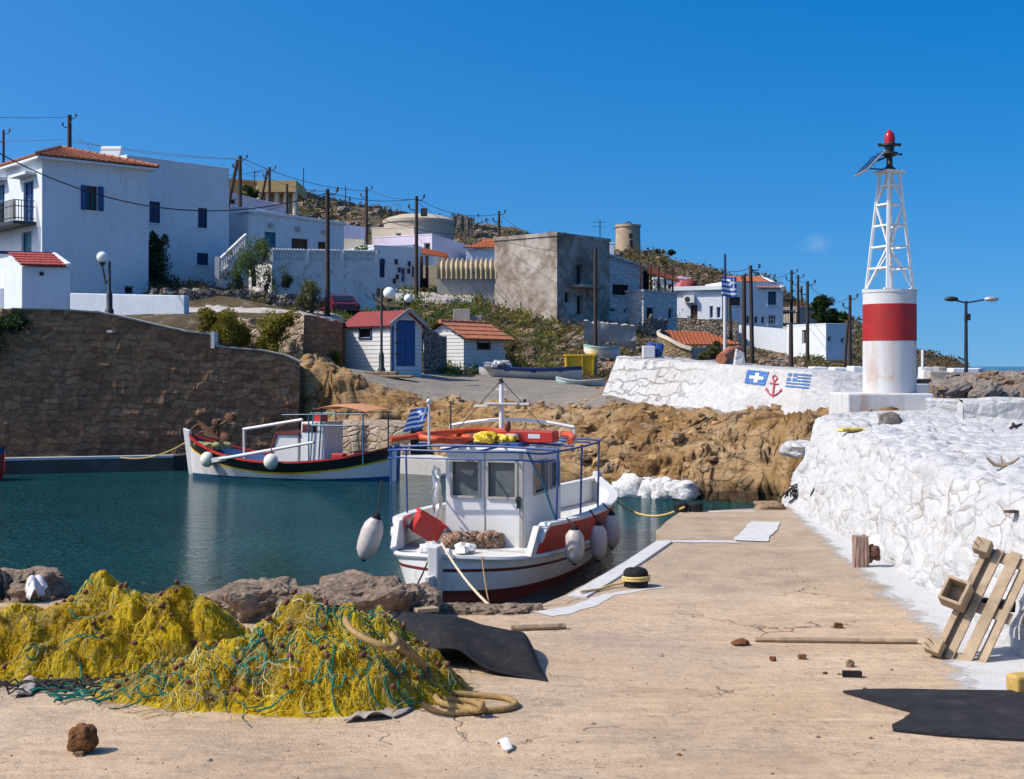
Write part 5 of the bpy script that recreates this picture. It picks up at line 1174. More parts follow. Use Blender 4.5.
mb = MB(); mb.quad(h2.L(0, 3, h2.h + .1), h2.L(h2.Wd * .4, 3, h2.h + .1), h2.L(h2.Wd * .4, 3, h2.h + 1.7), h2.L(0, 3, h2.h + 1.9)); mb.quad(h2.L(h2.Wd * .4, .6, h2.h + .1), h2.L(h2.Wd * .4, 3, h2.h + .1), h2.L(h2.Wd * .4, 3, h2.h + 1.6), h2.L(h2.Wd * .4, .6, h2.h + 1.6)); mb.build('painted_shade_backing', M['interior'], vr)  # near-black sheets imitate the shade inside the open veranda
h = House('back_block', 'small pale block peeping over the white stone house roof', (600, 92), (614, 92), 6, ZZ(244, 92), 4, M['whitewall'], 'house'); h.finish().flat(.02, .1)
h = House('distant_white_house', 'little white house with red domed roof on the far hillside', (654, 118), (690, 118), 7, ZZ(279.5, 118), 6, M['whitewall']); h.opening('front', 657, 284, 661, 288, 'interior', 'teal'); h.opening('front', 668, 284, 672, 289, 'interior', 'teal'); h.finish().flat(.1, .2)
mb = MB(); c = P(689, 288, 117); rr = 8.5 / F * 117; mb.lathe(c, [(rr, -.3), (rr, .1), (rr * .9, rr * .55), (rr * .6, rr * .95), (0, rr * 1.15)], 20); mb.build('dome', M['hutred'], h.root, True)
mb = MB(); c = P(681, 287, 118.5); mb.lathe(c, [(rr * 1.0, -.3), (rr * .9, .4), (rr * .55, .9), (0, 1.05)], 20); mb.build('dome', worn('pink_dome', (.55, .16, .2), .8), h.root, True)

# ---- right-hand white houses
h = House('flat_roof_house', 'low white house with flat cornice, wall air conditioner and brown door', (676, 97), (722, 95.5), 4, ZZ(291, 97), 7, M['whitewall'])
h.opening('front', 690.5, 305, 697.5, 318.5, 'darkwood', 'darkwood', 'door'); h.opening('front', 709.5, 306, 713, 318, 'darkblue', 'white'); h.opening('front', 716.5, 307, 720.5, 318, 'darkblue', 'white')
h.finish().flat(.3, .3)
mb = MB(); q = ray_plane(690.5, 299.5, h.O, h.v); mb.box(q - h.v * .2, (.8, .35, .55), Matrix.Rotation(math.atan2(h.u.y, h.u.x), 3, 'Z')); ac = mb.build('air_conditioner', M['white'], h.root, bevel=.03)
mb = MB(); mb.lathe(q - h.v * .385 - h.u * .12, [(.01, -.01), (.2, -.01), (.2, .01), (.01, .01)], 16, axis=h.v); mb.build('fan_grille', M['iron'], ac)
mb = MB(); rows = []
for j in range(60):
    px = 676 + 62 * j / 59; Y = 89 - .03 * (px - 676); x = XY(px, Y); zt_ = ZZ(317.5 + .06 * (px - 676), Y); rows.append([(x, Y + .12 * mnoise.noise((x, k, 2)), 2.2 + (zt_ - 2.2) * k / 8) for k in range(9)] + [(x, Y + 4, zt_ + .05)])
MB().grid(rows).build('terrace_stone_wall', M['drystone'], label='dark rubble terrace wall under the low white house behind the flagpole', cat='stone wall')
h = House('tall_white_house', 'tall white house with terracotta roof and glazed corner behind the pole cluster', (728, 96), (783, 97), 4, ZZ(281, 96), 4.5, M['whitewall'])
h.opening('front', 731, 297, 740.5, 305.5, 'darkwood', 'darkwood'); h.opening('front', 768, 291.5, 776.5, 305, 'glass', 'blue', bars=(3, 1)); h.opening('front', 768.5, 315, 776.5, 324.5, 'glass', 'white', bars=(3, 2))
for r in ((754.5, 316.5, 758, 323.5), (761.5, 316.5, 764.5, 323.5), (746.5, 316, 749.5, 323.5), (752, 331, 754.5, 336), (758, 331, 760, 336), (744.5, 333, 747, 338), (751, 323, 753, 326)): h.opening('front', *r, 'interior', 'white', sill=False)
h.finish(); mb = MB(); k0 = h.loc('front', 757, 287)[0]
tile_patch(mb, h.L(k0, -.2, h.h - .55), h.L(h.Wd - .25, -.2, h.h - .55), h.L(h.Wd - .25, 3.6, h.h + .55), h.L(k0 - 1.6, 3.6, h.h + .55)); mb.build('roof', M['tileorange'], h.root)
mb = MB(); mb.hexa([h.L(h.Wd - .25, -.25, h.h - .7), h.L(h.Wd, -.25, h.h - .7), h.L(h.Wd, 3.8, h.h - .7), h.L(h.Wd - .25, 3.8, h.h - .7)], [h.L(h.Wd - .25, -.25, h.h - .35), h.L(h.Wd, -.25, h.h - .35), h.L(h.Wd, 3.8, h.h + .75), h.L(h.Wd - .25, 3.8, h.h + .75)]); mb.build('gable_verge', h.mat, h.root)
# stacked balconies on its right end
mb = MB(); o = h.L(h.Wd + .02, .8, 0)
for (py, dd) in ((312, 1.3), (325, 1.5)):
    zz = ZZ(py, 97); b = [h.L(h.Wd + .005, .6, zz - h.O.z), h.L(h.Wd + dd, .6, zz - h.O.z), h.L(h.Wd + dd, 4, zz - h.O.z), h.L(h.Wd + .005, 4, zz - h.O.z)]; mb.hexa(b, [p + Vector((0, 0, .18)) for p in b])
bal = mb.build('balcony', M['grey'], h.root); mb = MB()
for (py, dd) in ((312, 1.3), (325, 1.5)):
    zz = ZZ(py, 97) - h.O.z + .18
    for i in range(12): q = h.L(h.Wd + .1 + (dd - .1) * i / 11, .62, zz); mb.tube([q, q + Vector((0, 0, .8))], .02, 4)
    mb.tube([h.L(h.Wd, .62, zz + .8), h.L(h.Wd + dd, .62, zz + .8), h.L(h.Wd + dd, 3.9, zz + .8)], .03, 5)
mb.build('railing', M['iron'], bal)
h = House('white_yard_house', 'low pale blue white house with two small windows right of the poles', (787, 88), (826, 84.5), 2.6, ZZ(325.5, 86), 2.2, M['whitewall'], cat='house')
h.opening('front', 802, 330, 809, 344, 'interior', 'white', sill=False); h.opening('right', 828, 336, 831.5, 341.5, 'interior', 'white', sill=False); h.opening('right', 841, 338, 844.5, 343, 'interior', 'white', sill=False)
h.finish().flat(.02, .1)
mb = MB(); a, b = P(740, 342, 90), P(787, 343, 88); mb.hexa([(a.x, a.y, 2.5), (b.x, b.y, 2.5), (b.x, b.y + .4, 2.5), (a.x, a.y + .4, 2.5)], [(a.x, a.y, ZZ(325, 90)), (b.x, b.y, ZZ(329, 88)), (b.x, b.y + .4, ZZ(329, 88)), (a.x, a.y + .4, ZZ(325, 90))])
mb.build('yard_wall', M['whitewall'], label='stained white yard wall joining the tall house and pale low house', cat='wall')
h = House('concrete_block_house', 'bare grey brown concrete block building behind the low pale house', (798, 106), (826, 107), 4, ZZ(308, 106), 6, worn('bare_render', (.36, .30, .25), .95, .12, .8), cat='building'); h.finish().flat(.02, .15)

# ---- curved stone building with orange roof
root = empty('curved_stone_building', TP(690, 62), 'low curved stone building with orange tiled roof behind breakwater wall', 'building'); mb = MB(); rows = []
pl = [(660, 66, 331), (657.5, 63, 332.5), (660, 61, 335), (668, 60, 338.5), (680, 59.6, 345), (692, 59.4, 349)]
pl = catmull([Vector((XY(a, y), y, ZZ(t, y))) for a, y, t in pl], 10)
rows = [[(p.x, p.y, 1.2) for p in pl], [(p.x, p.y, p.z) for p in pl]]; mb.grid(rows); mb.build('wall', stone('golden_stone', [(.24, .17, .09), (.32, .23, .12), (.20, .14, .08)], (4, 4, 6), .08, (.12, .09, .05)), root)
mb = MB(); rows2 = [[(p.x - .05, p.y - .08, p.z - .08) for p in pl], [(p.x - .05, p.y - .08, p.z + .06) for p in pl], [(p.x + .1, p.y + .22, p.z + .07) for p in pl], [(p.x + .1, p.y + .22, p.z - .05) for p in pl]]; mb.grid(rows2); mb.build('coping', M['cream'], root)
mb = MB(); f1 = MB(); tile_patch(mb, P(680, 346.5, 59.8), P(741, 346, 61.5), P(706, 334, 65.5), P(664, 332, 65), pitch=.22); mb.build('roof', M['tileorange'], root)
mb = MB(); a, b = P(691, 360, 59.7), P(740, 360, 61.3); mb.hexa([(a.x, a.y, 1.2), (b.x, b.y, 1.2), (b.x, b.y + 3, 1.2), (a.x, a.y + 3, 1.2)], [(a.x, a.y, ZZ(347.5, 59.7)), (b.x, b.y, ZZ(347, 61.3)), (b.x, b.y + 3, ZZ(347, 61.3)), (a.x, a.y + 3, ZZ(347.5, 59.7))]); mb.build('side_wall', M['grey'], root)

# ---- windmill tower
root = empty('windmill_tower', P(628, 250, 168), 'round stone windmill tower without sails on the hilltop', 'windmill'); c = P(628, 252, 168); r0 = 13.2 / F * 168; r1 = 12 / F * 168; hh = ZZ(227.5, 168) - c.z
mb = MB(); mb.lathe(c + Vector((0, 0, -2)), [(r0, 0), (r1, hh + 2), (r1 + .12, hh + 2.0), (r1 + .12, hh + 2.3), (0, hh + 2.35)], 32); mb.build('tower', worn('windmill_stone', (.40, .30, .21), .95, .2, .7, (.2, .15, .1), .3, .5, 4), root, True)
for (px, py, w_, h_) in ((630.5, 235.5, .40, .55), (631, 244, .40, .95)):
    mb = MB(); q = P(px, py, 168 - r0 * .94); mb.box(q, (w_, .25, h_ * 1.0)); mb.build('window', M['interior'], root)
mb = MB(); q = Vector((c.x, c.y - .3, c.z + hh + .3)); mb.tube([q + Vector((.42 * math.cos(t), 0, .42 * math.sin(t))) for t in np.linspace(-.2, math.pi + .2, 14)], .07, 6)
for t in (.6, 1.57, 2.5): mb.tube([q, q + Vector((.42 * math.cos(t), 0, .42 * math.sin(t)))], .05, 5)
mb.tube([q + Vector((-.2, -.2, -.2)), q + Vector((-2.0, -.6, -.5))], .05, 5); mb.build('windshaft', M['iron'], root)

# ---- two fishermen's huts
def clad(mb, p0, ax, n, w, hfun, z0, board=.15, t=.02, holes=()):
    nb = int(max(hfun(0), hfun(w), hfun(w / 2)) / board) + 1
    for i in range(nb):
        za, zb = i * board, (i + 1) * board - .008
        segs = [(0.0, w)]
        for (h0, q0, h1, q1) in holes:
            if q0 < (za + zb) / 2 < q1: segs = [s_ for a, b in segs for s_ in ((a, min(b, h0)), (max(a, h1), b)) if s_[1] - s_[0] > .01]
        for a, b in segs:
            for k in range(6):
                u0 = a + (b - a) * k / 6; u1 = a + (b - a) * (k + 1) / 6; top = lambda u: min(zb, hfun(u))
                if top(u0) <= za + .004 and top(u1) <= za + .004: continue
                q = lambda u, z, d: p0 + ax * u + Vector((0, 0, z0 + z)) + n * d
                A1, B1 = max(za, top(u0)), max(za, top(u1))
                mb.quad(q(u0, za, t), q(u1, za, t), q(u1, B1, .004), q(u0, A1, .004)); mb.quad(q(u0, za, 0), q(u1, za, 0), q(u1, za, t), q(u0, za, t))
zb = 1.75
h = House('fishing_hut', 'white clapboard fishing hut with red roof and tall blue door', (345.5, 48.0), (390.5, 46.4), zb, ZZ(324.5, 47), 1.55, M['white'], 'hut')
fw0 = h.loc('front', 360.5, 327.5); fw1 = h.loc('front', 371, 337.5); a, b = h.O, h.u
gable = h.D / 2; rise = ZZ(312, 47.2) - (h.O.z + h.h)
Lf = lambda u: h.h; Gf = lambda u: h.h + rise * (1 - abs(u - gable) / gable)
d0 = h.loc('right', 396, 321); d1 = h.loc('right', 415.5, 366); d0 = (max(.2, d0[0]), d0[1]); d1 = (min(h.D - .35, d1[0]), max(.12, d1[1]))
mb = MB(); Z0 = Vector((h.O.x, h.O.y, 0))
clad(mb, Z0, h.u, -h.v, h.Wd, Lf, h.O.z, holes=[(fw0[0], fw1[1], fw1[0], fw0[1])])
o2, ax2, n2, _ = h.face('right'); clad(mb, Vector((o2.x, o2.y, 0)), ax2, n2, h.D, Gf, h.O.z, holes=[(d0[0], d1[1], d1[0], d0[1])])
o3, ax3, n3, _ = h.face('left'); clad(mb, Vector((o3.x, o3.y, 0)), ax3, n3, h.D, Gf, h.O.z)
mb.quad(h.L(h.Wd, h.D, 0), h.L(0, h.D, 0), h.L(0, h.D, h.h), h.L(h.Wd, h.D, h.h)); mb.build('wall', M['white'], h.root)
mb = MB(); mb.quad(h.L(-.14, -.18, h.h - .06), h.L(h.Wd + .16, -.18, h.h - .06), h.L(h.Wd + .16, gable, h.h + rise + .06), h.L(-.14, gable, h.h + rise + .06)); mb.quad(h.L(h.Wd + .16, h.D + .18, h.h - .06), h.L(-.14, h.D + .18, h.h - .06), h.L(-.14, gable, h.h + rise + .06), h.L(h.Wd + .16, gable, h.h + rise + .06))
rf = mb.build('roof', M['hutred'], h.root); so = rf.modifiers.new('thick', 'SOLIDIFY'); so.thickness = .06
mb = MB()
for sgn in (0, 1):
    p = h.L(h.Wd + .17, -.18 if not sgn else h.D + .18, h.h - .05); q = h.L(h.Wd + .17, gable, h.h + rise + .07); mb.bar(p, q, .03, .14)
mb.build('bargeboard', M['grey'], rf)
mb = MB(); bx = lambda u0, w0, u1, w1, d0_, d1_, f: mb.hexa([h.pt(f, u0, w0, d0_), h.pt(f, u1, w0, d0_), h.pt(f, u1, w0, d1_), h.pt(f, u0, w0, d1_)], [h.pt(f, u0, w1, d0_), h.pt(f, u1, w1, d0_), h.pt(f, u1, w1, d1_), h.pt(f, u0, w1, d1_)])
bx(d0[0], d1[1], (d0[0] + d1[0]) / 2 - .01, d0[1], -.02, .03, 'right'); bx((d0[0] + d1[0]) / 2 + .01, d1[1], d1[0], d0[1], -.02, .03, 'right')
dr = mb.build('door', M['blue'], h.root, bevel=.008); mb = MB()
for w_ in (.25, .5, .8): bx(d0[0] - .05, d1[1] + (d0[1] - d1[1]) * w_, d0[0] + .25, d1[1] + (d0[1] - d1[1]) * w_ + .05, .032, .045, 'right')
mb.build('hinge', M['iron'], dr)
mb = MB(); bx(fw0[0] - .07, fw1[1] - .07, fw1[0] + .07, fw1[1], -.02, .05, 'front'); bx(fw0[0] - .09, fw0[1], fw1[0] + .09, fw0[1] + .08, -.02, .05, 'front'); bx(fw0[0] - .07, fw1[1], fw0[0], fw0[1], -.02, .04, 'front'); bx(fw1[0], fw1[1], fw1[0] + .07, fw0[1], -.02, .04, 'front')
wn = mb.build('window', M['darkblue'], h.root); mb = MB(); bx(fw0[0], fw1[1], fw1[0], fw0[1], -.12, -.1, 'front'); mb.build('pane', M['interior'], wn)
mb = MB(); bx(.04, 0, .12, h.h + .05, .025, .05, 'right'); mb.build('corner_trim', M['blue'], h.root)
mb = MB(); mb.quad(h.L(.1, .1, .02), h.L(h.Wd - .1, .1, .02), h.L(h.Wd - .1, h.D - .1, .02), h.L(.1, h.D - .1, .02)); mb.box(h.L(h.Wd / 2, h.D / 2, -.3), (h.Wd * .9, 1.8, .5), Matrix.Rotation(math.atan2(h.u.y, h.u.x), 3, 'Z')); mb.build('floor', M['grey'], h.root)

h = House('tiled_hut', 'small white clapboard hut with striped terracotta tile roof', (464, 54), (505, 56.3), 1.7, ZZ(338, 54), 2.2, M['white'], 'hut')
fw0 = h.loc('front', 477.5, 341); fw1 = h.loc('front', 489, 348.5); gable = 1.1; rise = .62
mb = MB(); Z0 = Vector((h.O.x, h.O.y, 0)); Gf = lambda u: h.h + rise * (1 - abs(u - gable) / gable)
clad(mb, Z0, h.u, -h.v, h.Wd, lambda u: h.h, h.O.z, holes=[(fw0[0], fw1[1], fw1[0], fw0[1])]); o3, ax3, n3, _ = h.face('left'); clad(mb, Vector((o3.x, o3.y, 0)), ax3, n3, h.D, Gf, h.O.z); o3, ax3, n3, _ = h.face('right'); clad(mb, Vector((o3.x, o3.y, 0)), ax3, n3, h.D, Gf, h.O.z)
mb.build('wall', M['white'], h.root); mb = MB(); e = .25
tile_patch(mb, h.L(-e, -.3, h.h - .12), h.L(h.Wd + e, -.3, h.h - .12), h.L(h.Wd + e, gable, h.h + rise), h.L(-e, gable, h.h + rise), .2, .04); tile_patch(mb, h.L(h.Wd + e, 2.5, h.h - .12), h.L(-e, 2.5, h.h - .12), h.L(-e, gable, h.h + rise), h.L(h.Wd + e, gable, h.h + rise), .2, .04); rf = mb.build('roof', M['tile'], h.root)
mb = MB(); ridge_caps(mb, h.L(-e, gable, h.h + rise), h.L(h.Wd + e, gable, h.h + rise), .1); mb.build('ridge_tiles', M['tile'], rf)
mb = MB(); bx(fw0[0] - .06, fw1[1] - .06, fw1[0] + .06, fw1[1], -.02, .04, 'front'); bx(fw0[0] - .06, fw0[1], fw1[0] + .06, fw0[1] + .06, -.02, .04, 'front'); bx(fw0[0] - .06, fw1[1], fw0[0], fw0[1], -.02, .04, 'front'); bx(fw1[0], fw1[1], fw1[0] + .06, fw0[1], -.02, .04, 'front')
wn = mb.build('window', M['darkwood'], h.root); mb = MB(); bx(fw0[0], fw1[1], fw1[0], fw0[1], -.12, -.1, 'front'); mb.build('pane', M['interior'], wn)
mb = MB(); bx(.66, 0, .7, h.h + .1, .024, .045, 'left'); mb.build('side_door_trim', M['grey'], h.root)
mb = MB(); a = P(462, 325, 58); mb.box(a, (.75, .8, 1.4)); b = P(472, 327, 58.6); mb.box(b, (.9, .8, 1.0)); mb.build('block_pillar', M['grey'], label='grey block pillar standing behind the tile roofed hut', cat='pillar', bevel=.02)

# ---- dry stone walls on the terraces
def rubble_wall(label, pts, zbase, mat, cat='stone wall', name='dry_stone_wall', th=.6, topn=.18):
    rows = []; cs = catmull([Vector((XY(a, y), y, ZZ(t, y))) for a, y, t in pts], 30)
    for p in cs:
        zt_ = p.z + topn * mnoise.noise((p.x * 2.2, p.y, 1)) + topn * .5 * mnoise.noise((p.x * 6, p.y, 4)); r = []
        for k in range(11):
            z = zbase + (zt_ - zbase) * k / 10; r.append((p.x, p.y - .15 * (1 - k / 10) + .12 * mnoise.noise((p.x * 2.6, z * 3.2, 8)), z))
        r += [(p.x, p.y + th, zt_ + .03), (p.x, p.y + th + .05, zbase)]; rows.append(r)
    return MB().grid(rows).build(name, mat, label=label, cat=cat)
rubble_wall('dark dry stone wall across the slope under the white block house', [(150, 57.5, 289), (185, 57.7, 289.5), (220, 58, 290.5), (260, 58.5, 292), (300, 59, 294)], 4.2, M['drystone'])
rubble_wall('pale squared stone wall with ivy between the two hedge clumps', [(236, 46.6, 318), (252, 46.4, 319), (272, 46, 316), (289, 45.6, 315), (304, 45.2, 315)], 2.0, M['palestone'], topn=.06)
rubble_wall('brown stone wall left of the red roofed fishing hut', [(304, 45.25, 315), (318, 46.0, 317), (330, 46.8, 320), (343, 47.6, 322)], 1.6, M['stonewall'], topn=.1)
rubble_wall('rough rubble wall right of the fishing hut under shrubs', [(424, 50, 326), (434, 51, 332), (446, 52.5, 340)], 1.6, M['drystone'])
rubble_wall('long dark stone wall along the hilltop skyline', [(296, 150, 190), (340, 152, 200), (372, 153, 207), (410, 154, 213), (450, 156, 219), (500, 160, 229), (552, 163, 236), (600, 165, 243)], 8, M['drystone'], topn=.3, th=1.5)
rubble_wall('short dark stone ruin on the skyline right of round building', [(452, 140, 214), (462, 140, 215), (474, 140, 218)], 10, M['drystone'], topn=.6, th=2)
rubble_wall('grey rubble terrace wall before the white stone house', [(640, 74, 322), (655, 74, 318), (668, 75, 322)], 2.0, M['drystone'], topn=.5)
# ================================================================== HARBOUR LIGHT
def harbour_light():
    Y = 25.9; c = P(889.5, 392, Y); z0 = 1.26
    root = empty('harbour_light', (c.x, Y, z0), 'red and white harbour light with lattice tower, red lantern and solar panel', 'harbour light')
    r = 26 / F * Y; zp = ZZ(393.5, 25.1); zt = ZZ(290.5, Y); zb0 = ZZ(341, Y); zb1 = ZZ(304.5, Y)
    mb = MB(); w = XY(934, 25.1) - XY(848, 25.1); mb.box((XY(891, 25.1), 25.1 + w * .47, (z0 - .15 + zp) / 2), (w, w * .94, zp - z0 + .15)); mb.build('plinth', M['drumwhite'], root, bevel=.03)
    mb = MB(); mb.lathe((c.x, Y, 0), [(r, zp - .01), (r, zb0)], 48); a = mb.build('drum', M['drumwhite'], root, True)
    mb = MB(); mb.lathe((c.x, Y, 0), [(r + .004, zb0), (r + .004, zb1)], 48); mb.build('red_band', M['redband'], root, True)
    mb = MB(); mb.lathe((c.x, Y, 0), [(r, zb1), (r, zt - .05)], 48); mb.lathe((c.x, Y, 0), [(r + .012, zt - .05), (r + .012, zt), (0, zt + .02)], 48); mb.build('drum_top', M['drumwhite'], root, True)
    # hatch on the drum
    mb = MB(); mb.box((c.x + .52, Y - r * .84, ZZ(360, Y)), (.03, .05, .4), Matrix.Rotation(.5, 3, 'Z')); mb.build('hatch_hinge', M['white'], root)
    zl = ZZ(173, Y); hb = 20.5 / F * Y * .78; ht = 8.2 / F * Y * .8; q = Matrix.Rotation(math.radians(24), 3, 'Z')
    def cor(i, t): 
        s = [(-1, -1), (1, -1), (1, 1), (-1, 1)][i]; k = hb + (ht - hb) * t; p = q @ Vector((s[0] * k, s[1] * k, 0)); return Vector((c.x, Y, zt + .02 + (zl - zt) * t)) + p
    mb = MB()
    for i in range(4): mb.bar(cor(i, 0), cor(i, 1), .052); mb.box(cor(i, 0), (.13, .13, .03))
    mb.build('leg', M['whitemetal'], root); mb = MB()
    for k, t in enumerate((.18, .36, .54, .72, .88)):
        for i in range(4): mb.bar(cor(i, t), cor((i + 1) % 4, t), .035)
    tt = [0, .36, .72, 1.0]
    for k in range(3):
        for i in range(4):
            a_, b_ = (i, (i + 1) % 4) if (k + i) % 2 else ((i + 1) % 4, i); mb.bar(cor(a_, tt[k]), cor(b_, tt[k + 1]), .028)
    mb.build('bracing', M['whitemetal'], root)
    mb = MB(); mb.box((c.x, Y, zl + .02), (.46, .46, .04), q); mb.build('platform', M['whitemetal'], root, bevel=.005)
    mb = MB(); zz = zl + .04
    mb.lathe((c.x, Y, zz), [(.15, 0), (.10, .06), (.06, .10), (.06, .28), (.13, .30), (.17, .33), (.17, .36), (.09, .38), (.09, .48), (.17, .50), (.17, .53), (.11, .55)], 16)
    for sx in (-.22, .22): mb.box((c.x + sx, Y, zz + .33), (.07, .04, .04)); mb.box((c.x + sx * .9, Y, zz + .52), (.06, .04, .06))
    ln = mb.build('lantern', M['iron'], root, True)
    mb = MB(); mb.lathe((c.x, Y, zz + .55), [(.105, 0), (.11, .10), (.09, .19), (.045, .24), (.025, .27), (.0, .28)], 16); mb.build('red_lens', M['redlens'], ln, True)
    pc = P(870, 163.5, Y - .15); ax_ = Vector((.62, .25, .62)).normalized(); by_ = Vector((.25, -.90, .12)); by_ = (by_ - ax_ * by_.dot(ax_)).normalized(); rot = Matrix((ax_, by_, ax_.cross(by_))).transposed()
    mb = MB(); mb.box(pc, (.62, .5, .035), rot); sp_ = mb.build('solar_panel', M['galv'], root, bevel=.006)
    mb = MB()
    for i in (-1, 0, 1):
        mb.box(pc + rot @ Vector((i * .195, 0, .021)), (.18, .44, .008), rot); mb.box(pc + rot @ Vector((i * .195, 0, -.021)), (.18, .44, .008), rot)
    mb.build('solar_cell', M['solar'], sp_)
    mb = MB(); mb.bar(pc, (c.x, Y, zz + .30), .035); mb.bar(pc + Vector((0, 0, -.1)), (c.x, Y, zz + .02), .025); mb.build('panel_bracket', M['iron'], root)
harbour_light()
mb = MB(); p = P(922, 386, 26.9); mb.box((p.x, 27.0, 1.52), (.28, .3, .62)); mb.build('utility_box', M['white'], bevel=.015, label='small white box standing right behind the harbour light drum', cat='box')
# white parapets right of the light
def lump_block(name, a, b, dep, z0, z1a, z1b, mat, label, cat):
    mb = MB(); n = 40; d = (b - a); nr = Vector((-d.y, d.x, 0)).normalized() * dep; rows = []
    def N(p, s=1.0): return Vector((mnoise.noise(p * 1.7), mnoise.noise(p * 1.7 + Vector((9, 0, 0))), mnoise.noise(p * 1.7 + Vector((0, 9, 0))))) * .05
    for i in range(n + 1):
        t = i / n; p = a + d * t; zt = z1a * (1 - t) + z1b * t; r = []
        for (o, z) in [(0, z0), (0, (z0 + zt) * .5), (0, zt - .04), (.04, zt), (.5, zt + .01), (.96, zt), (1, zt - .05), (1, z0)]:
            v = Vector((p.x, p.y, 0)) + nr * o; v.z = z; r.append(v + N(v))
        rows.append(r)
    mb.grid(rows); mb.quad(*[rows[0][k] for k in (0, 2, 5, 7)]); mb.quad(*[rows[-1][k] for k in (7, 5, 2, 0)])
    return mb.build(name, mat, label=label, cat=cat, smooth=False)
lump_block('parapet', P(964, 420, 20.4), P(1180, 424, 19.8), .8, 1.2, ZZ(400.5, 20.4), ZZ(404, 19.8), M['rubblewhite'], 'long low white parapet block at the right edge on top of pier wall', 'parapet')
lump_block('parapet', P(926, 412, 24.4), P(1080, 412, 23.2), .8, 1.2, ZZ(399, 24.4), ZZ(398, 23.2), M['rubblewhite'], 'second white parapet behind, starting just right of the harbour light plinth', 'parapet')

# ================================================================== BREAKWATER BOULDERS, CONCRETE BLOCKS
protos = []
for k in range(5):
    mb = MB(); rock_mesh(mb, (0, 0, 0), (.55, .5, .38), k * 3.3 + 1, 26, .32); o = mb.build('boulder', M['boulder'] if k % 2 == 0 else M['boulderb'], smooth=False, origin=(0, 0, 0)); protos.append(o)
rb = random.Random(5); nb = 0
for row, (Yr, pr) in enumerate([(28.5, 396), (31, 392), (33.5, 388), (36.5, 384.5), (39.5, 381), (43, 378)]):
    px = 926 + (0 if row < 3 else 30)
    while px < 1120:
        o = protos[nb] if nb < 5 else protos[rb.randrange(5)].copy()
        if nb >= 5: COL.objects.link(o)
        s = rb.uniform(.28, .58); Y = Yr + rb.uniform(-.8, .8)
        o.location = P(px + rb.uniform(-5, 5), pr + rb.uniform(-3, 3), Y); o.rotation_euler = (rb.uniform(-.4, .4), rb.uniform(-.4, .4), rb.uniform(0, 6.28)); o.scale = (s * rb.uniform(.9, 1.5), s, s * rb.uniform(.8, 1.1))
        tag(o, 'brown grey boulder in the rock heap behind the white parapets', 'boulder', 'boulders of the outer breakwater'); nb += 1
        px += rb.uniform(9, 15) * s ** .5
blk = [(777, 790, 367, 377, 37, 'low white concrete block, leftmost of the row behind the painted flags'), (795, 809, 367, 377.5, 36, 'white concrete block above the painted striped flag'), (813, 829, 366.5, 378, 35, 'white concrete block in the middle of the row behind breakwater'), (833.5, 850, 367, 379, 34, 'white concrete block second from the harbour light drum'), (853, 866, 366, 379, 33, 'white concrete block partly hidden by the harbour light drum'),
       (924, 934, 367, 379, 46, 'narrow white concrete block just right of the harbour light drum'), (930, 951, 371, 382, 43, 'dusty grey concrete block tilted in front of the narrow one'), (938, 948, 366.5, 376, 49, 'small white concrete block farthest behind the tilted grey one'), (953, 993, 368, 380, 48, 'wide sloped concrete block at the foot of double street lamp')]
for (x0, x1, y0, y1, Y, lab) in blk:
    a, b = P(x0, y1, Y), P(x1, y0, Y); mb = MB(); w = b.x - a.x; zl_ = a.z - 1.2
    mb.hexa([(a.x, Y, zl_), (b.x, Y, zl_), (b.x, Y + .9, zl_), (a.x, Y + .9, zl_)], [(a.x + .02, Y + .03, b.z), (b.x - (.35 * w if x1 - x0 > 30 else .03), Y + .03, b.z - .02), (b.x - .05, Y + .85, b.z), (a.x + .05, Y + .85, b.z)])
    mb.build('concrete_block', M['grey'] if 'grey' in lab else M['whitewall'], bevel=.03, label=lab, cat='concrete block', group='concrete blocks on the breakwater')

# ================================================================== POLES AND CABLES
def pole(px, yt, yb, Y, r, label, lean=0, arms=1, feet=1):
    b = P(px + lean, yb, Y); t = P(px, yt, Y); b.z = min(b.z, tz(px + lean, Y) if 21.5 < Y < 420 else b.z) - .1
    root = empty('utility_pole', b, label, 'utility pole', 'wooden utility poles of the village')
    mb = MB(); mb.tube([b, b.lerp(t, .5), t], [r * 1.15, r, r * .85], 8); mb.build('pole', M['pole'], root, True)
    if feet == 2:
        mb = MB(); mb.tube([b + Vector((-1.5 * abs(t.z - b.z) / 9 - .35, 0, 0)), t - Vector((.15, 0, .25))], [r, r * .8], 8); mb.build('strut', M['pole'], root, True)
    if arms:
        mb = MB()
        for k in range(2):
            z = t.z - .25 - .55 * k; s = -1 if k else 1
            mb.tube([(t.x, t.y - .02, z), (t.x + s * .32, t.y - .05, z + .02), (t.x + s * .42, t.y - .05, z + .18)], .03, 5)
            mb.lathe((t.x + s * .42, t.y - .05, z + .14), [(.05, 0), (.075, .05), (.04, .1), (.07, .14), (.03, .2)], 8)
        mb.build('insulator_bracket', M['cable'], root)
    return root
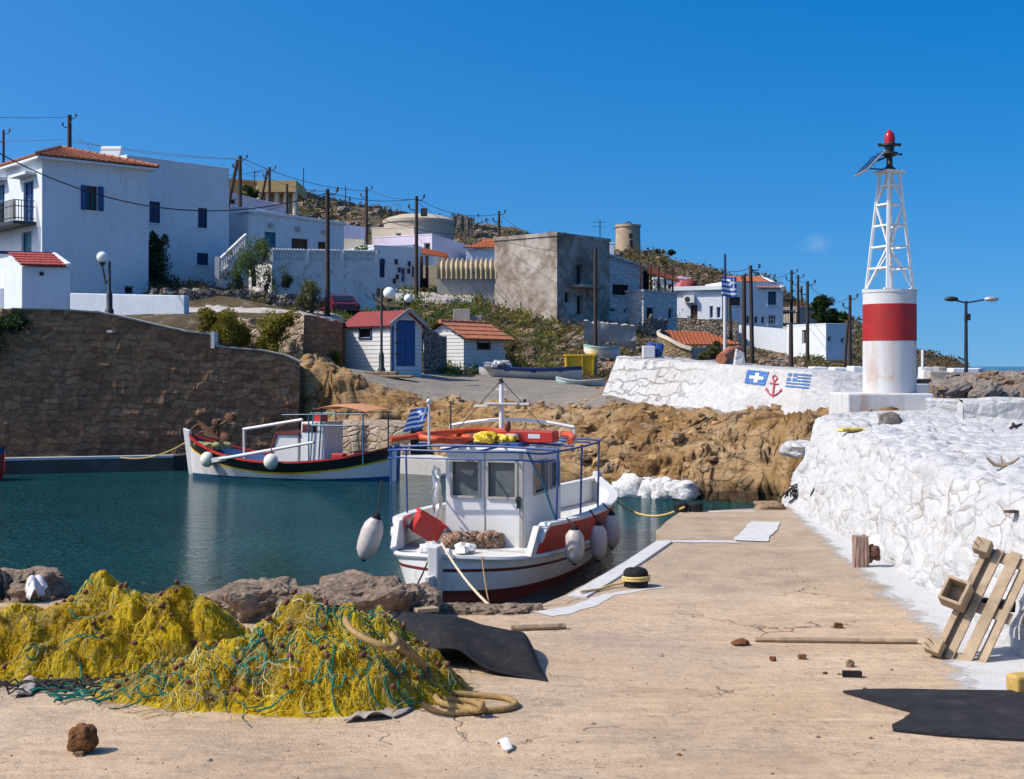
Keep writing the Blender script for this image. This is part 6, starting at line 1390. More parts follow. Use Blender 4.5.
PO = [(327.5, 189, 313, 54.5, .125, 'tallest dark utility pole standing beside the parked red car', 0, 1, 1),
      (240, 156, 200, 78, .17, 'double legged utility pole between the white block and ochre house', 0, 1, 2),
      (269.5, 167, 205, 92, .14, 'slim utility pole with strut in front of the ochre house', 0, 1, 2),
      (287, 184, 214, 84, .12, 'short utility pole just left of the long orange tiled roof', 0, 0, 1),
      (366.5, 187, 237, 98, .15, 'utility pole left of the round beige building', 0, 1, 1),
      (416.5, 196, 287, 72.5, .13, 'tall utility pole before the cube house beside the blue doors', 0, 1, 1),
      (499, 211, 246, 92, .13, 'utility pole rising behind the left side of the ruin', 0, 1, 1),
      (595.5, 249, 350, 64, .12, 'bare dark pole standing in front of the ruin', 0, 0, 1),
      (744, 275, 352, 60, .14, 'thick dark pole nearest the flagpole, left of a close pair', 0, 0, 1),
      (750.5, 265.5, 356, 63, .13, 'taller dark pole of the close pair right of the flagpole', 2, 1, 1),
      (729.5, 296, 343, 85, .13, 'thin dark pole standing directly behind the flag', 2, 0, 1),
      (791.5, 270, 330, 99, .15, 'tall pole, leftmost of three beside the balconies', 0, 1, 1),
      (798, 275, 330, 103, .15, 'middle pole of the three beside the balconies', 0, 1, 1),
      (801.5, 286, 330, 107, .13, 'shortest pole of the three beside the balconies', 0, 0, 1),
      (807.5, 281, 352, 77, .13, 'dark pole standing before the pale low house', 0, 1, 1),
      (850, 295, 358, 77, .13, 'rightmost utility pole with a leaning prop beside it', 0, 1, 1),
      (848, 320, 358, 76.4, .11, 'leaning wooden prop against the rightmost utility pole', -4, 0, 1),
      (69.5, 115, 150, 82, .2, 'utility pole rising behind the hip roof of big house', 0, 1, 1),
      (3.5, 130, 155, 86, .12, 'thin pole at the left edge behind the big house', 0, 1, 1),
      (791, 324, 366, 56, .13, 'short thick dark post behind the painted striped flag', 0, 0, 1)]
for p in PO: pole(*p[:4], p[4] * .78, *p[5:])
def antenna(px, yt, yb, Y, label, bars=3):
    b, t = P(px, yb, Y), P(px, yt, Y); mb = MB(); mb.tube([b, t], .035 * Y / 90, 5)
    for k in range(bars): z = t.z - .15 - .3 * k; mb.tube([(t.x - .5, t.y, z), (t.x + .4, t.y, z)], .015 * Y / 90, 4)
    mb.build('antenna', M['iron'], label=label, cat='antenna')
antenna(303.5, 168, 205, 122, 'tall thin antenna mast right of the ochre house', 0); antenna(345.5, 186, 212, 130, 'dark thin mast on the skyline behind the tallest pole', 0); antenna(349.5, 197, 212, 131, 'shorter thin mast on the skyline beside the other mast', 0)
antenna(600, 220, 246, 86, 'television antenna on the right corner of the ruin roof', 2); antenna(254.5, 171, 186, 119, 'small antenna on the ochre house roof', 2)
def cable(a, b, sag, label, r=.016, n=24):
    """a, b: (column, row, distance); sag in picture rows"""
    pts = []
    for i in range(n + 1):
        t = i / n; Y = a[2] + (b[2] - a[2]) * t; s = 4 * t * (1 - t) * sag
        pts.append(P(a[0] + (b[0] - a[0]) * t, a[1] + (b[1] - a[1]) * t + s, Y))
    mb = MB(); mb.tube(pts, r, 5); mb.build('power_cable', M['cable'], label=label, cat='cable', group='overhead cables')
cable((-110, 78, 44), (327, 193, 54.4), 62, 'thick black cable sagging across the big white house to the tallest pole', .024, 50)
cable((-60, 114, 80), (69, 117, 82), 2, 'thin cable leaving the pole behind the hip roof to the left', .016)
cable((69, 139, 82), (240, 158.5, 78), 5, 'cable from the hip roof pole to the double legged pole', .016)
cable((69, 142, 82), (240, 160, 78), 1, 'upper tight cable reaching the double legged pole', .014)
cable((-40, 141, 86), (69, 139, 82), 1, 'cable passing the thin edge pole behind the big house', .018)
cable((69, 120, 82), (90, 148, 74), 2, 'short service cable dropping from the hip roof pole', .012)
cable((240, 159, 78), (327, 191, 54.4), 9, 'cable from the double legged pole to the tallest pole', .016)
cable((240, 157, 78), (366, 191, 98), 7, 'cable from the double legged pole passing behind the tallest pole', .02)
cable((269, 169, 92), (210, 176, 90), 2, 'cable running left from the slim strutted pole', .016)
cable((327, 192, 54.4), (416, 199, 72.4), 5, 'cable from the tallest pole to the pole by cube house', .016)
cable((327, 196, 54.4), (475, 236, 90), 9, 'long lower cable from the tallest pole toward the ruin', .016)
cable((366, 188, 98), (416, 199, 72.4), 4, 'cable from round house pole to the cube house pole', .018)
cable((416, 198, 72.4), (499, 214, 92), 8, 'cable from the cube house pole to the pole behind ruin', .016)
cable((416, 201, 72.4), (470, 236, 96), 2, 'service cable falling to the lavender white cube house', .014)
cable((499, 213, 92), (530, 232, 86), 3, 'cable dropping from the pole behind ruin toward its roof', .018)
cable((232, 206, 70), (287, 204, 84), 6, 'cable along the lavender house front', .018)
cable((595, 252, 64), (500, 240, 74), 4, 'cable strung across the ruin to its bare pole', .014)
cable((640, 262, 80), (595, 250, 64), 5, 'cable from the bare pole to the white stone house', .014)
cable((728, 271, 70), (750, 267.5, 63), 2, 'short cable reaching the taller pole of the pair from the left', .016)
cable((750.5, 267, 63), (776, 284, 92), 3, 'cable from the close pair to the tall white house', .016)
cable((750.5, 270, 63), (791, 272, 99), 7, 'cable from the close pair to the three balcony poles', .016)
cable((791.5, 272, 99), (807.5, 285, 77), 2, 'cable between the balcony poles and the pale house pole', .014)
cable((807.5, 283, 77), (826, 298, 88), 2, 'cable from the pale house pole into the dark tree', .016)
cable((826, 301, 88), (850, 297, 77), 3, 'cable from the dark tree to the rightmost pole', .016)

# ================================================================== STREET LAMPS, FLAGPOLE
def globe_lamp(px, yb, yt, Y, gpx, gpy, gr, label, base=True, arm2=None):
    b = P(px, yb, Y); zt = ZZ(yt, Y); root = empty('street_lamp', b, label, 'street lamp', 'globe street lamps'); s = Y / 40.0
    mb = MB(); mb.lathe(b, [(.13, -.25), (.13, .1), (.09, .16), (.09, .55), (.07, .62), (.045, .72), (.04, zt - b.z), (.02, zt - b.z + .06)], 12); mb.build('post', M['iron'], root, True)
    g = P(gpx, gpy, Y); rr = gr / F * Y
    mb = MB(); mb.tube([(b.x, Y, zt - .45), (b.x + (g.x - b.x) * .5, Y, zt - .62), (g.x, Y, g.z - rr - .1), (g.x, Y, g.z - rr + .02)], .03, 6); mb.lathe((g.x, Y, g.z - rr - .08), [(.05, 0), (.10, .05), (.10, .09)], 10)
    if arm2: mb.tube([(b.x, Y, zt - .45), (b.x + .25 * arm2, Y, zt - .3), (b.x + .3 * arm2, Y, zt - .1)], .03, 6)
    mb.build('arm', M['iron'], root, True)
    mb = MB(); mb.ball((g.x, Y, g.z), rr, 18); mb.build('globe', M['globe'], root, True)
globe_lamp(109.5, 313.5, 263, 38.6, 102.3, 257.2, 5.6, 'globe street lamp on the retaining wall before the big white house')
globe_lamp(381.5, 372, 290, 43.6, 389.3, 293.2, 6.2, 'globe street lamp on a stone base beside the fishing hut', arm2=-1)
globe_lamp(404.5, 326, 298, 58.5, 408.3, 298.5, 4.4, 'smaller globe street lamp farther up behind the fishing hut roof')
mb = MB(); b = P(381, 375, 43.6); mb.box(b + Vector((0, 0, .02)), (1.1, .8, .2)); mb.box(b + Vector((.5, -.1, -.05)), (1.2, .7, .1)); mb.build('lamp_plinth', M['tanrock'], bevel=.04, label='flat stone slabs under the globe lamp beside fishing hut', cat='slab')
b = P(966, 380, 44); root = empty('street_lamp', (b.x, b.y, 1.2), 'dark street lamp with two long arms above the boulders at right', 'street lamp'); zt = ZZ(301, 44)
mb = MB(); mb.tube([(b.x, 44, 1.0), (b.x, 44, zt)], [.08, .05], 8); mb.build('post', M['iron'], root, True)
mb = MB(); a = P(948.5, 298.8, 44); c = P(990, 300, 44); mb.tube([a, (b.x, 44, zt - .06), P(984, 299.8, 44)], .03, 6); mb.build('arm', M['iron'], root)
for p, s in ((P(952, 299, 44), -1), (P(991, 299, 44), 1)): mb = MB(); mb.ball(p + Vector((.02 * s, 0, .0)), .25, 10, (1, .5, .35)); mb.build('lamp_head', M['galv'] if s > 0 else M['iron'], root, True)
mb = MB(); mb.box(P(967.5, 317, 43.9), (.16, .16, .22)); mb.build('floodlight', M['iron'], root)
Yf = 52; b = P(725, 362, Yf); root = empty('flagpole', (b.x, Yf, 1.3), 'tall flagpole, white below and dark above, behind breakwater wall', 'flagpole'); mb = MB()
mb.tube([(b.x, Yf, 1.2), P(725, 290, Yf)], .07, 8); mb.build('lower_pole', M['white'], root, True); mb = MB(); mb.tube([P(725, 290, Yf), P(725, 254, Yf)], [.055, .045], 8); mb.build('upper_pole', M['darkblue'], root, True)
def flag_mat(name, blue):
    m = worn(name, blue, .8, .08, 6); return m
fblue = worn('flag_blue', (.02, .10, .42), .8, .1, 6); fwhite = worn('flag_white', (.78, .78, .78), .8, .05, 6)
def greek_flag(tl, right, down, nx, label, wave):
    """striped flag with canton cross as one cloth; right/down world vectors spanning it"""
    mb = MB(); U, V = nx, 18; nrm = right.cross(down).normalized()
    def pt(u, v): return tl + right * u + down * (v + wave * .35 * math.sin(u * 5.5) * .25) + nrm * wave * (math.sin(u * 7 + v * 1.5) * .5) * right.length * u ** .5
    for i in range(U):
        for j in range(V):
            u, v = (i + .5) / U, (j + .5) / V; k = int(v * 9)
            if u < .4 and v < 5 / 9: cu, cv = u / .4, v / (5 / 9); white = abs(cu - .5) < .11 or abs(cv - .5) < .11
            else: white = k % 2 == 1
            mb.cur = 1 if white else 0; mb.quad(pt(i / U, j / V), pt((i + 1) / U, j / V), pt((i + 1) / U, (j + 1) / V), pt(i / U, (j + 1) / V))
    return mb.build('flag', [fblue, fwhite], smooth=True, label=label, cat='flag')
greek_flag(P(736.5, 277, Yf - .1), P(721.0, 276.5, Yf - .1) - P(736.5, 277, Yf - .1), P(736.8, 297, Yf - .1) - P(736.5, 277, Yf - .1), 25, 'blue and white striped flag with cross flying on the tall flagpole', .25)

# ================================================================== PLANTS
rv = random.Random(11)
def plant(name, label, cat, blobs, mat, leaf, n, trunk=None, group=None, asp=.45, droop=0):
    """blobs: (px, py, Y, rx px, rz px)"""
    bl = [(P(a, b, Y), rx / F * Y, rz / F * Y) for a, b, Y, rx, rz in blobs]
    zb = min(p.z - rz for p, rx, rz in bl); root = empty(name, (bl[0][0].x, bl[0][0].y, zb), label, cat, group)
    mb = MB(); tot = sum(rx * rz for p, rx, rz in bl)
    for p, rx, rz in bl:
        k = int(2.3 * n * rx * rz / tot); nc = max(3, int(5 + 6 * rz / rx))
        for q in range(nc):                   # sub clumps give an uneven outline
            d = Vector((rv.gauss(0, .45), rv.gauss(0, .45), rv.gauss(0, .45))); c = p + Vector((d.x * rx, d.y * rx, d.z * rz)); f_ = rv.uniform(.4, .65)
            leaves(mb, c, (rx * f_, rx * f_, min(rx * 1.3, rz) * f_), max(8, k // nc), leaf * .72, rv, .35, asp, droop)
    mb.build('foliage', mat, root)
    mb = MB()
    for p, rx, rz in bl:
        for q in range(4):
            e = p + Vector((rv.uniform(-.5, .5) * rx, rv.uniform(-.3, .3) * rx, rv.uniform(0, .6) * rz)); s_ = Vector((p.x + rv.uniform(-.15, .15) * rx, p.y, p.z - rz * .98)); mb.tube([s_, s_.lerp(e, .5) + Vector((rv.uniform(-.1, .1), 0, 0)), e], [.06, .04, .015], 5)
    mb.build('stem', M['trunk'], root); return root
plant('bush', 'tall dark green bush against the corner of big white house', 'bush', [(158, 245, 61.5, 9, 17), (160, 272, 61.2, 15, 19), (150, 265, 61, 6, 26)], M['leafdark'], .17, 2600)
plant('bush', 'bright feathery green bush in front of the white outdoor staircase', 'bush', [(254, 262, 60.5, 13, 25), (262, 250, 60.3, 9, 12), (238, 274, 60.5, 11, 18), (266, 278, 60.8, 11, 14)], M['leaf'], .17, 3200, asp=.25)
plant('hedge', 'yellow green hedge clump above the retaining wall, left of two', 'hedge', [(205, 320, 45.4, 15, 11), (228, 327, 45, 18, 16), (240, 332, 44.9, 11, 12)], M['leafyel'], .13, 3600)
plant('hedge', 'green ivy clump hanging over the pale stone wall beside fishing hut', 'hedge', [(273, 331, 44.6, 13, 19), (282, 322, 44.6, 12, 10), (268, 343, 44.6, 9, 9)], M['leafyel'], .13, 3000)
plant('bush', 'olive brown shrub beside the road left of the parked red car', 'bush', [(312, 299, 54.2, 12, 14), (303, 304, 54, 7, 9)], M['leafgrey'], .13, 1500)
plant('bush', 'dark leafy bush spilling over the retaining wall at left edge', 'bush', [(0, 328, 37.3, 18, 18), (14, 322, 37.2, 12, 12), (-20, 335, 37, 18, 20)], M['leafdark'], .13, 2600)
plant('bush', 'small round green bush before the curved stone building', 'bush', [(714, 354, 57, 10, 8), (705, 356, 57, 6, 6)], M['leafgrey'], .15, 1300)
plant('tree', 'dark round tree right of the three balcony poles on hillside', 'tree', [(824, 303, 90, 8, 8), (816, 305, 90, 5, 6), (829, 316, 90, 9, 8), (838, 321, 90, 9, 6), (821, 318, 90, 5, 10)], M['leafdark'], .28, 2600)
plant('shrub', 'bright green shrub growing on the rocks above the boat cabin', 'shrub', [(565, 419, 34.6, 7, 4)], M['leaf'], .08, 500)
plant('shrub', 'small green bush in the courtyard beside the balustrade terrace', 'shrub', [(361, 249, 70, 7, 5), (372, 252, 70, 6, 3)], M['leaf'], .14, 600)
plant('shrub', 'dark low shrub against the terrace wall under the balustrade', 'shrub', [(288, 280, 61.4, 9, 8)], M['leafgrey'], .12, 500)
plant('shrub', 'yellow weed clump at the left foot of the fishing hut', 'shrub', [(336, 360, 46.8, 9, 8)], M['leafyel'], .10, 700)
plant('shrub', 'orange dry shrub at the right end of the tile roofed hut', 'shrub', [(512, 346, 55, 6, 6)], M['leafdry'], .10, 500)
plant('shrub', 'round dark scrub on the skyline just right of the windmill', 'shrub', [(660, 251.5, 168, 5, 3), (671, 252.5, 168, 4, 3)], M['leafdark'], .35, 900)
plant('shrub', 'dark shrub clump behind the ochre house porch columns', 'shrub', [(250, 193, 116, 7, 5)], M['leafdark'], .3, 500)

# ground cover and scrub (uncountable)
def cover(name, zones, mats, leaf, label_kind='stuff'):
    mb = MB()
    for (pa, pb, Ya, Yb, n, r, k) in zones:
        for _ in range(n):
            px = rv.uniform(pa, pb); Y = rv.uniform(Ya, Yb); g = mnoise.noise((px * .05, Y * .12, 2.5))
            if g < rv.uniform(-.35, .25): continue
            c = TP_fast(px, Y); rr = r * rv.uniform(.4, 1.3); mb.cur = rv.randrange(len(mats)) if g < .1 else int(g * 9) % len(mats)
            leaves(mb, (c[0], c[1], c[2] + rr * .2), (rr * 1.3, rr * 1.3, rr * .75), int(k * 1.7), leaf * .75 * Y / 60, rv, .3, .5)
    o = mb.build(name, mats, kind='stuff', origin=(0, 0, 0)); return o
_tzc = {}
def TP_fast(px, Y):
    key = (round(px / 2), round(Y * 2))
    if key not in _tzc: _tzc[key] = tz(px, Y)
    return (XY(px, Y), Y, _tzc[key])
cover('ground_cover', [(405, 560, 56, 80, 900, .55, 34), (330, 470, 50, 60, 320, .4, 34), (425, 520, 54, 60, 260, .4, 30), (190, 300, 44, 47, 90, .3, 26), (320, 390, 58, 61, 150, .5, 30)], [M['leafyel'], M['leaf'], M['leafyel'], M['leafgrey']], .17)
cover('dark_scrub', [(480, 600, 58, 72, 520, .55, 30), (600, 660, 60, 76, 200, .5, 26), (430, 620, 54, 60, 220, .3, 22), (150, 300, 58, 66, 200, .5, 26)], [M['leafgrey'], M['leafdry'], M['leafdry'], M['leafyel']], .17)
cover('slope_scrub', [(690, 870, 58, 84, 700, .45, 24), (640, 700, 64, 90, 220, .5, 22)], [M['leafyel'], M['leafdry'], M['leafdry'], M['leafgrey']], .16)
cover('hill_scrub', [(240, 660, 90, 165, 900, 1.1, 22), (620, 960, 95, 200, 1500, 1.0, 22)], [M['leafdry'], M['leafdry'], M['leafgrey'], M['leafdry']], .2)
M['goldrock'] = rockmat('golden_rock', (.30, .17, .07), (.50, .31, .14), (.64, .46, .26))
def rubble(name, zones, mats):
    mb = MB(); 
    for (pa, pb, Ya, Yb, n, r) in zones:
        for _ in range(n):
            px = rv.uniform(pa, pb); Y = rv.uniform(Ya, Yb)
            c = TP_fast(px, Y); rr = r * rv.uniform(.3, 1.3) ** 1.5; mb.cur = rv.randrange(len(mats)); rock_mesh(mb, (c[0], c[1], c[2] + rr * .15), (rr * rv.uniform(.7, 1.3), rr * rv.uniform(.6, 1), rr * rv.uniform(.4, .8)), rv.uniform(0, 90), 8 if rr < .3 else 12, .5)
    return mb.build(name, mats, kind='stuff', origin=(0, 0, 0))
rubble('slope_rubble', [(480, 660, 58, 74, 600, .2), (690, 860, 60, 86, 500, .2), (640, 940, 100, 195, 600, .4), (300, 620, 110, 160, 400, .4), (420, 560, 62, 80, 160, .2), (640, 700, 66, 80, 200, .25)], [M['boulder'], M['boulderb'], M['tanrock']])
rubble('shore_stones', [(470, 770, 30, 37, 420, .08), (500, 770, 29.4, 31, 160, .12), (345, 480, 37.5, 41, 120, .06), (420, 790, 42, 52, 250, .05)], [M['tanrock'], M['tanrock'], M['goldrock']])
# ================================================================== BOATS
def smooth_interp(xs, ys, x):
    return np.interp(x, xs, ys) if len(xs) < 3 else np.array([_cr(xs, ys, q) for q in np.atleast_1d(x)])
def _cr(xs, ys, q):
    i = max(0, min(len(xs) - 2, int(np.searchsorted(xs, q) - 1))); h = xs[i + 1] - xs[i]; t = min(1, max(0, (q - xs[i]) / h))
    def m(k):
        if k <= 0: return (ys[1] - ys[0]) / (xs[1] - xs[0])
        if k >= len(xs) - 1: return (ys[-1] - ys[-2]) / (xs[-1] - xs[-2])
        return (ys[k + 1] - ys[k - 1]) / (xs[k + 1] - xs[k - 1])
    a, b = ys[i], ys[i + 1]; m0, m1 = m(i) * h, m(i + 1) * h
    return (2 * t ** 3 - 3 * t * t + 1) * a + (t ** 3 - 2 * t * t + t) * m0 + (-2 * t ** 3 + 3 * t * t) * b + (t ** 3 - t * t) * m1
class Hull:
    """double-ended wooden hull, local x along the keel, y to port, z up from the waterline"""
    def __init__(s, xs, hb, sheer, keel, n=60, pw=.5):
        s.x = np.linspace(xs[0], xs[-1], n); s.b = np.maximum(.012, smooth_interp(xs, hb, s.x)); s.s = smooth_interp(xs, sheer, s.x); s.k = smooth_interp(xs, keel, s.x); s.pw = pw
    def y(s, i, z, off=0):
        v = np.clip((z - s.k[i]) / (s.s[i] - s.k[i]), 0, 1.6); return s.b[i] * v ** s.pw + off
    def pt(s, i, z, side, off=0): return (s.x[i], side * s.y(i, z, off), z)
    def shell(s, mb, zs, mats):
        """zs: list of functions i -> z, from keel to rail; mats: material index between successive levels"""
        for side in (1, -1):
            for k in range(len(zs) - 1):
                mb.cur = mats[k]; sub = 4 if k == 0 else 1
                for q in range(sub):
                    f0, f1 = q / sub, (q + 1) / sub
                    z0 = lambda i: zs[k](i) * (1 - f0) + zs[k + 1](i) * f0; z1 = lambda i: zs[k](i) * (1 - f1) + zs[k + 1](i) * f1
                    r0 = [s.pt(i, z0(i), side) for i in range(len(s.x))]; r1 = [s.pt(i, z1(i), side) for i in range(len(s.x))]
                    mb.grid([r0, r1] if side > 0 else [r1, r0])
    def deck(s, mb, zf, i0=1, i1=None, inset=.04):
        i1 = i1 or len(s.x) - 1
        a = [s.pt(i, zf(i), 1, -inset) for i in range(i0, i1)]; b = [s.pt(i, zf(i), -1, -inset) for i in range(i0, i1)]
        a = [(x, max(.0, y), z) for x, y, z in a]; b = [(x, min(-.0, y), z) for x, y, z in b]; mb.grid([b, a])
    def rail(s, mb, zf, r, i0, i1, side, off=0, flat=None):
        pts = [Vector(s.pt(i, zf(i), side, off)) for i in range(i0, i1)]
        if flat: 
            L = [p + Vector((0, side * flat * .5, 0)) for p in pts]; Q = [p - Vector((0, side * flat * .5, 0)) for p in pts]
            up = Vector((0, 0, r)); g = [L, [p + up for p in L], [p + up for p in Q], Q, L]; mb.grid(g if side > 0 else g[::-1])
        else: mb.tube(pts, r, 6)
def long_fender(parent_name, p, L, r, label, group, tilt=(0, 0, 1), rope_to=None):
    root = empty('fender', p, label, 'fender', group); ax = Vector(tilt).normalized(); mb = MB()
    q = Vector((0, 0, 1)).rotation_difference(ax)
    pr = [(0, -L * .5), (r * .25, -L * .5), (r * .55, -L * .44), (r * .9, -L * .3), (r, -L * .1), (r, L * .15), (r * .88, L * .32), (r * .5, L * .46)]
    mb.lathe(p, pr, 18, ax); mb.build('body', M['fender'], root, True); mb = MB(); mb.lathe(Vector(p), [(r * .52, L * .44), (r * .34, L * .52), (r * .22, L * .58), (0, L * .6)], 12, ax); mb.lathe(Vector(p), [(0, -L * .56), (r * .25, -L * .52), (r * .3, -L * .47)], 12, ax); mb.build('end_cap', M['black'], root, True)
    if rope_to is not None: mb = MB(); a = Vector(p) + ax * L * .58; b = Vector(rope_to); mb.tube([a, a.lerp(b, .5) + Vector((0, 0, -.01)), b], .012, 5); mb.build('lanyard', M['ropeblack'], root)
    return root
hullwhite = dripwall('boat_white_paint', (.66, .655, .63), (.36, .24, .15), .55, .06); hullwhite.node_tree.nodes['Principled BSDF'].inputs['Roughness'].default_value = .45
hullgreen = worn('boat_antifouling', (.16, .03, .025), .6, .2, 4, (.06, .05, .04), .3)
deckm = worn('boat_deck_paint', (.62, .60, .56), .6, .1, 4, (.30, .22, .15), .35, .1, 30)

def place(root, loc, ang): root.location = loc; root.rotation_euler = (0, 0, ang)
def fishing_boat():
    root = empty('fishing_boat', (0, 0, 0), 'white fishing boat with upright cabin, blue canopy rails and red bulwark, nearest boat', 'boat')
    S = Vector((-.93, 16.15, WATER)); ang = math.radians(71.5)
    Rm = Matrix.Rotation(ang, 3, 'Z'); W2 = lambda p: S + Rm @ Vector(p); toL = lambda w: Rm.transposed() @ (Vector(w) - S)
    xs = [0, .12, .45, 1.0, 2.0, 3.2, 4.6, 5.8, 6.8, 7.5, 7.8]; hb = [.03, .30, .72, .98, 1.15, 1.18, 1.03, .78, .44, .14, .02]
    sh = [.66, .64, .60, .57, .55, .53, .51, .51, .53, .58, .62]; kl = [-.62, -.64, -.66, -.68, -.7, -.7, -.66, -.58, -.45, -.3, -.2]
    Hh = Hull(xs, hb, sh, kl, 80, .46); n = len(Hh.x); mb = MB(); st = lambda f: (lambda i: Hh.k[i] + (Hh.s[i] - Hh.k[i]) * f)
    z = lambda c: (lambda i: min(c + .10 * ((Hh.x[i] - 3.5) / 3.5) ** 2, Hh.s[i]))
    Hh.shell(mb, [lambda i: Hh.k[i], z(.04), z(.11), z(.34), z(.38), lambda i: Hh.s[i]], [1, 2, 0, 2, 0]); hull = mb.build('hull', [hullwhite, hullgreen, M['maroon']], root, True)
    mb = MB(); Hh.rail(mb, lambda i: Hh.s[i] - .03, .035, 0, n, 1, .01); Hh.rail(mb, lambda i: Hh.s[i] - .03, .035, 0, n, -1, .01); mb.build('rubbing_strake', M['white'], hull, True)
    mb = MB(); Hh.deck(mb, lambda i: Hh.s[i] - .02, 0, n, .01); mb.build('deck', deckm, root)
    # bulwarks: from x=.95 forward, raised .33
    iz = lambda x: int(np.argmin(abs(Hh.x - x)))
    i0 = iz(.95); top = lambda i: Hh.s[i] + .33 * min(1, max(0, (Hh.x[i] - .92) / .22)) ** .8 + .02
    for side in (1, -1):
        out = []; inn = []
        for i in range(i0, n):
            fl = .05; p = Hh.pt(i, Hh.s[i], side); q = (Hh.x[i], p[1] + side * fl * min(1, Hh.b[i] * 4), top(i)); out.append((p, q)); t_ = min(.05, Hh.b[i] * .7); inn.append(((p[0], p[1] - side * t_, p[2]), (q[0], q[1] - side * t_, q[2])))
        mb = MB(); mb.cur = 0; g = [[a for a, b in out], [b for a, b in out]]; mb.grid(g if side > 0 else g[::-1]); mb.cur = 1; g = [[b for a, b in inn], [a for a, b in inn]]; mb.grid(g if side > 0 else g[::-1])
        mb.quad(out[0][0], out[0][1], inn[0][1], inn[0][0])
        bw = mb.build('bulwark', [M['red'], hullwhite], root, label=('red outside bulwark' if side < 0 else None))
        mb = MB(); L = [(b[0], b[1] + side * .04, b[2]) for a, b in out]; Q = [(b[0], b[1] - side * .055, b[2]) for a, b in inn]; up = lambda r, d: [(x, y, zz + d) for x, y, zz in r]
        g = [L, up(L, .045), up(Q, .045), Q, L]; mb.grid(g if side > 0 else g[::-1]); mb.quad(L[0], L[0], up(L, .045)[0], up(Q, .045)[0]); mb.build('rail_cap', M['white'], bw)
        a = out[0]; mb = MB(); mb.hexa([Vector(a[0]) + Vector((-.22, 0, 0)), Vector(a[0]) + Vector((.08, 0, 0)), Vector(a[0]) + Vector((.08, -side * .08, 0)), Vector(a[0]) + Vector((-.22, -side * .08, 0))] if side < 0 else [Vector(a[0]) + Vector((-.22, -.08, 0)), Vector(a[0]) + Vector((.08, -.08, 0)), Vector(a[0]) + Vector((.08, 0, 0)), Vector(a[0]) + Vector((-.22, 0, 0))],
              [Vector(a[0]) + Vector((.02, q_, .36)) for q_ in ((-.02, -.02, .06, .06) if side < 0 else (-.06, -.06, .02, .02))] and [Vector(a[0]) + Vector((.0, -.04, .36)), Vector(a[0]) + Vector((.1, -.04, .36)), Vector(a[0]) + Vector((.1, .04, .36)), Vector(a[0]) + Vector((.0, .04, .36))]); mb.build('bulwark_end', M['white'], bw)
    # stern post with rudder, bow stem
    mb = MB(); mb.hexa([(-.10, -.05, -.7), (.06, -.05, -.7), (.06, .05, -.7), (-.10, .05, -.7)], [(-.16, -.075, .78), (.10, -.075, .78), (.10, .075, .78), (-.16, .075, .78)]); mb.build('stern_post', M['white'], root, bevel=.02)
    mb = MB(); mb.hexa([(-.16, -.022, -.65), (-.10, -.022, -.65), (-.10, .022, -.65), (-.16, .022, -.65)], [(-.34, -.022, .42), (-.15, -.022, .42), (-.15, .022, .42), (-.34, .022, .42)]); mb.build('rudder', M['white'], root)
    mb = MB(); mb.hexa([(7.55, -.05, -.3), (7.8, -.05, -.3), (7.8, .05, -.3), (7.55, .05, -.3)], [(7.70, -.06, 1.10), (7.93, -.06, 1.08), (7.93, .06, 1.08), (7.70, .06, 1.10)]); mb.build('stem_post', M['white'], root, bevel=.02)
    # cabin
    x0, x1, w0, zb, zt = 1.75, 3.5, .57, .5, 1.84; mb = MB()
    def pane_wall(a, b, z0, z1, holes, n, th=.05):
        a, b = Vector(a), Vector(b); L = (b - a).length; ax = (b - a) / L
        us = sorted({0, L} | {h[0] for h in holes} | {h[2] for h in holes}); ws = sorted({z0, z1} | {h[1] for h in holes} | {h[3] for h in holes})
        for i in range(len(us) - 1):
            for j in range(len(ws) - 1):
                if any(h[0] < (us[i] + us[i + 1]) / 2 < h[2] and h[1] < (ws[j] + ws[j + 1]) / 2 < h[3] for h in holes): continue
                q = lambda u, w: a + ax * u + Vector((0, 0, w)); mb.quad(q(us[i], ws[j]), q(us[i + 1], ws[j]), q(us[i + 1], ws[j + 1]), q(us[i], ws[j + 1]))
        for h in holes:
            q = lambda u, w, d: a + ax * u + Vector((0, 0, w)) - n * d
            c = [(h[0], h[1]), (h[2], h[1]), (h[2], h[3]), (h[0], h[3])]
            for k in range(4): (u, w), (u2, w2) = c[k], c[(k + 1) % 4]; mb.quad(q(u, w, 0), q(u2, w2, 0), q(u2, w2, th), q(u, w, th))
    hl = (.09, 1.20, .50, 1.70); hr = (.61, 1.20, 1.03, 1.70)
    pane_wall((x0, w0, 0), (x0, -w0, 0), zb, zt, [hl, hr], Vector((-1, 0, 0)))
    pane_wall((x0, -w0, 0), (x1, -w0, 0), zb, zt - .02, [(.42, 1.22, 1.05, 1.66), (1.2, 1.24, 1.62, 1.62)], Vector((0, -1, 0)))
    pane_wall((x1, w0, 0), (x0, w0, 0), zb, zt - .02, [(.15, 1.22, .8, 1.66)], Vector((0, 1, 0)))
    pane_wall((x1, -w0, 0), (x1, w0, 0), zb, zt - .02, [(.1, 1.22, .5, 1.62), (.62, 1.22, 1.02, 1.62)], Vector((1, 0, 0))); cab = mb.build('cabin', hullwhite, root)
    def win(corner, kind='aft'):
        pass
    fr = MB(); gl = MB()
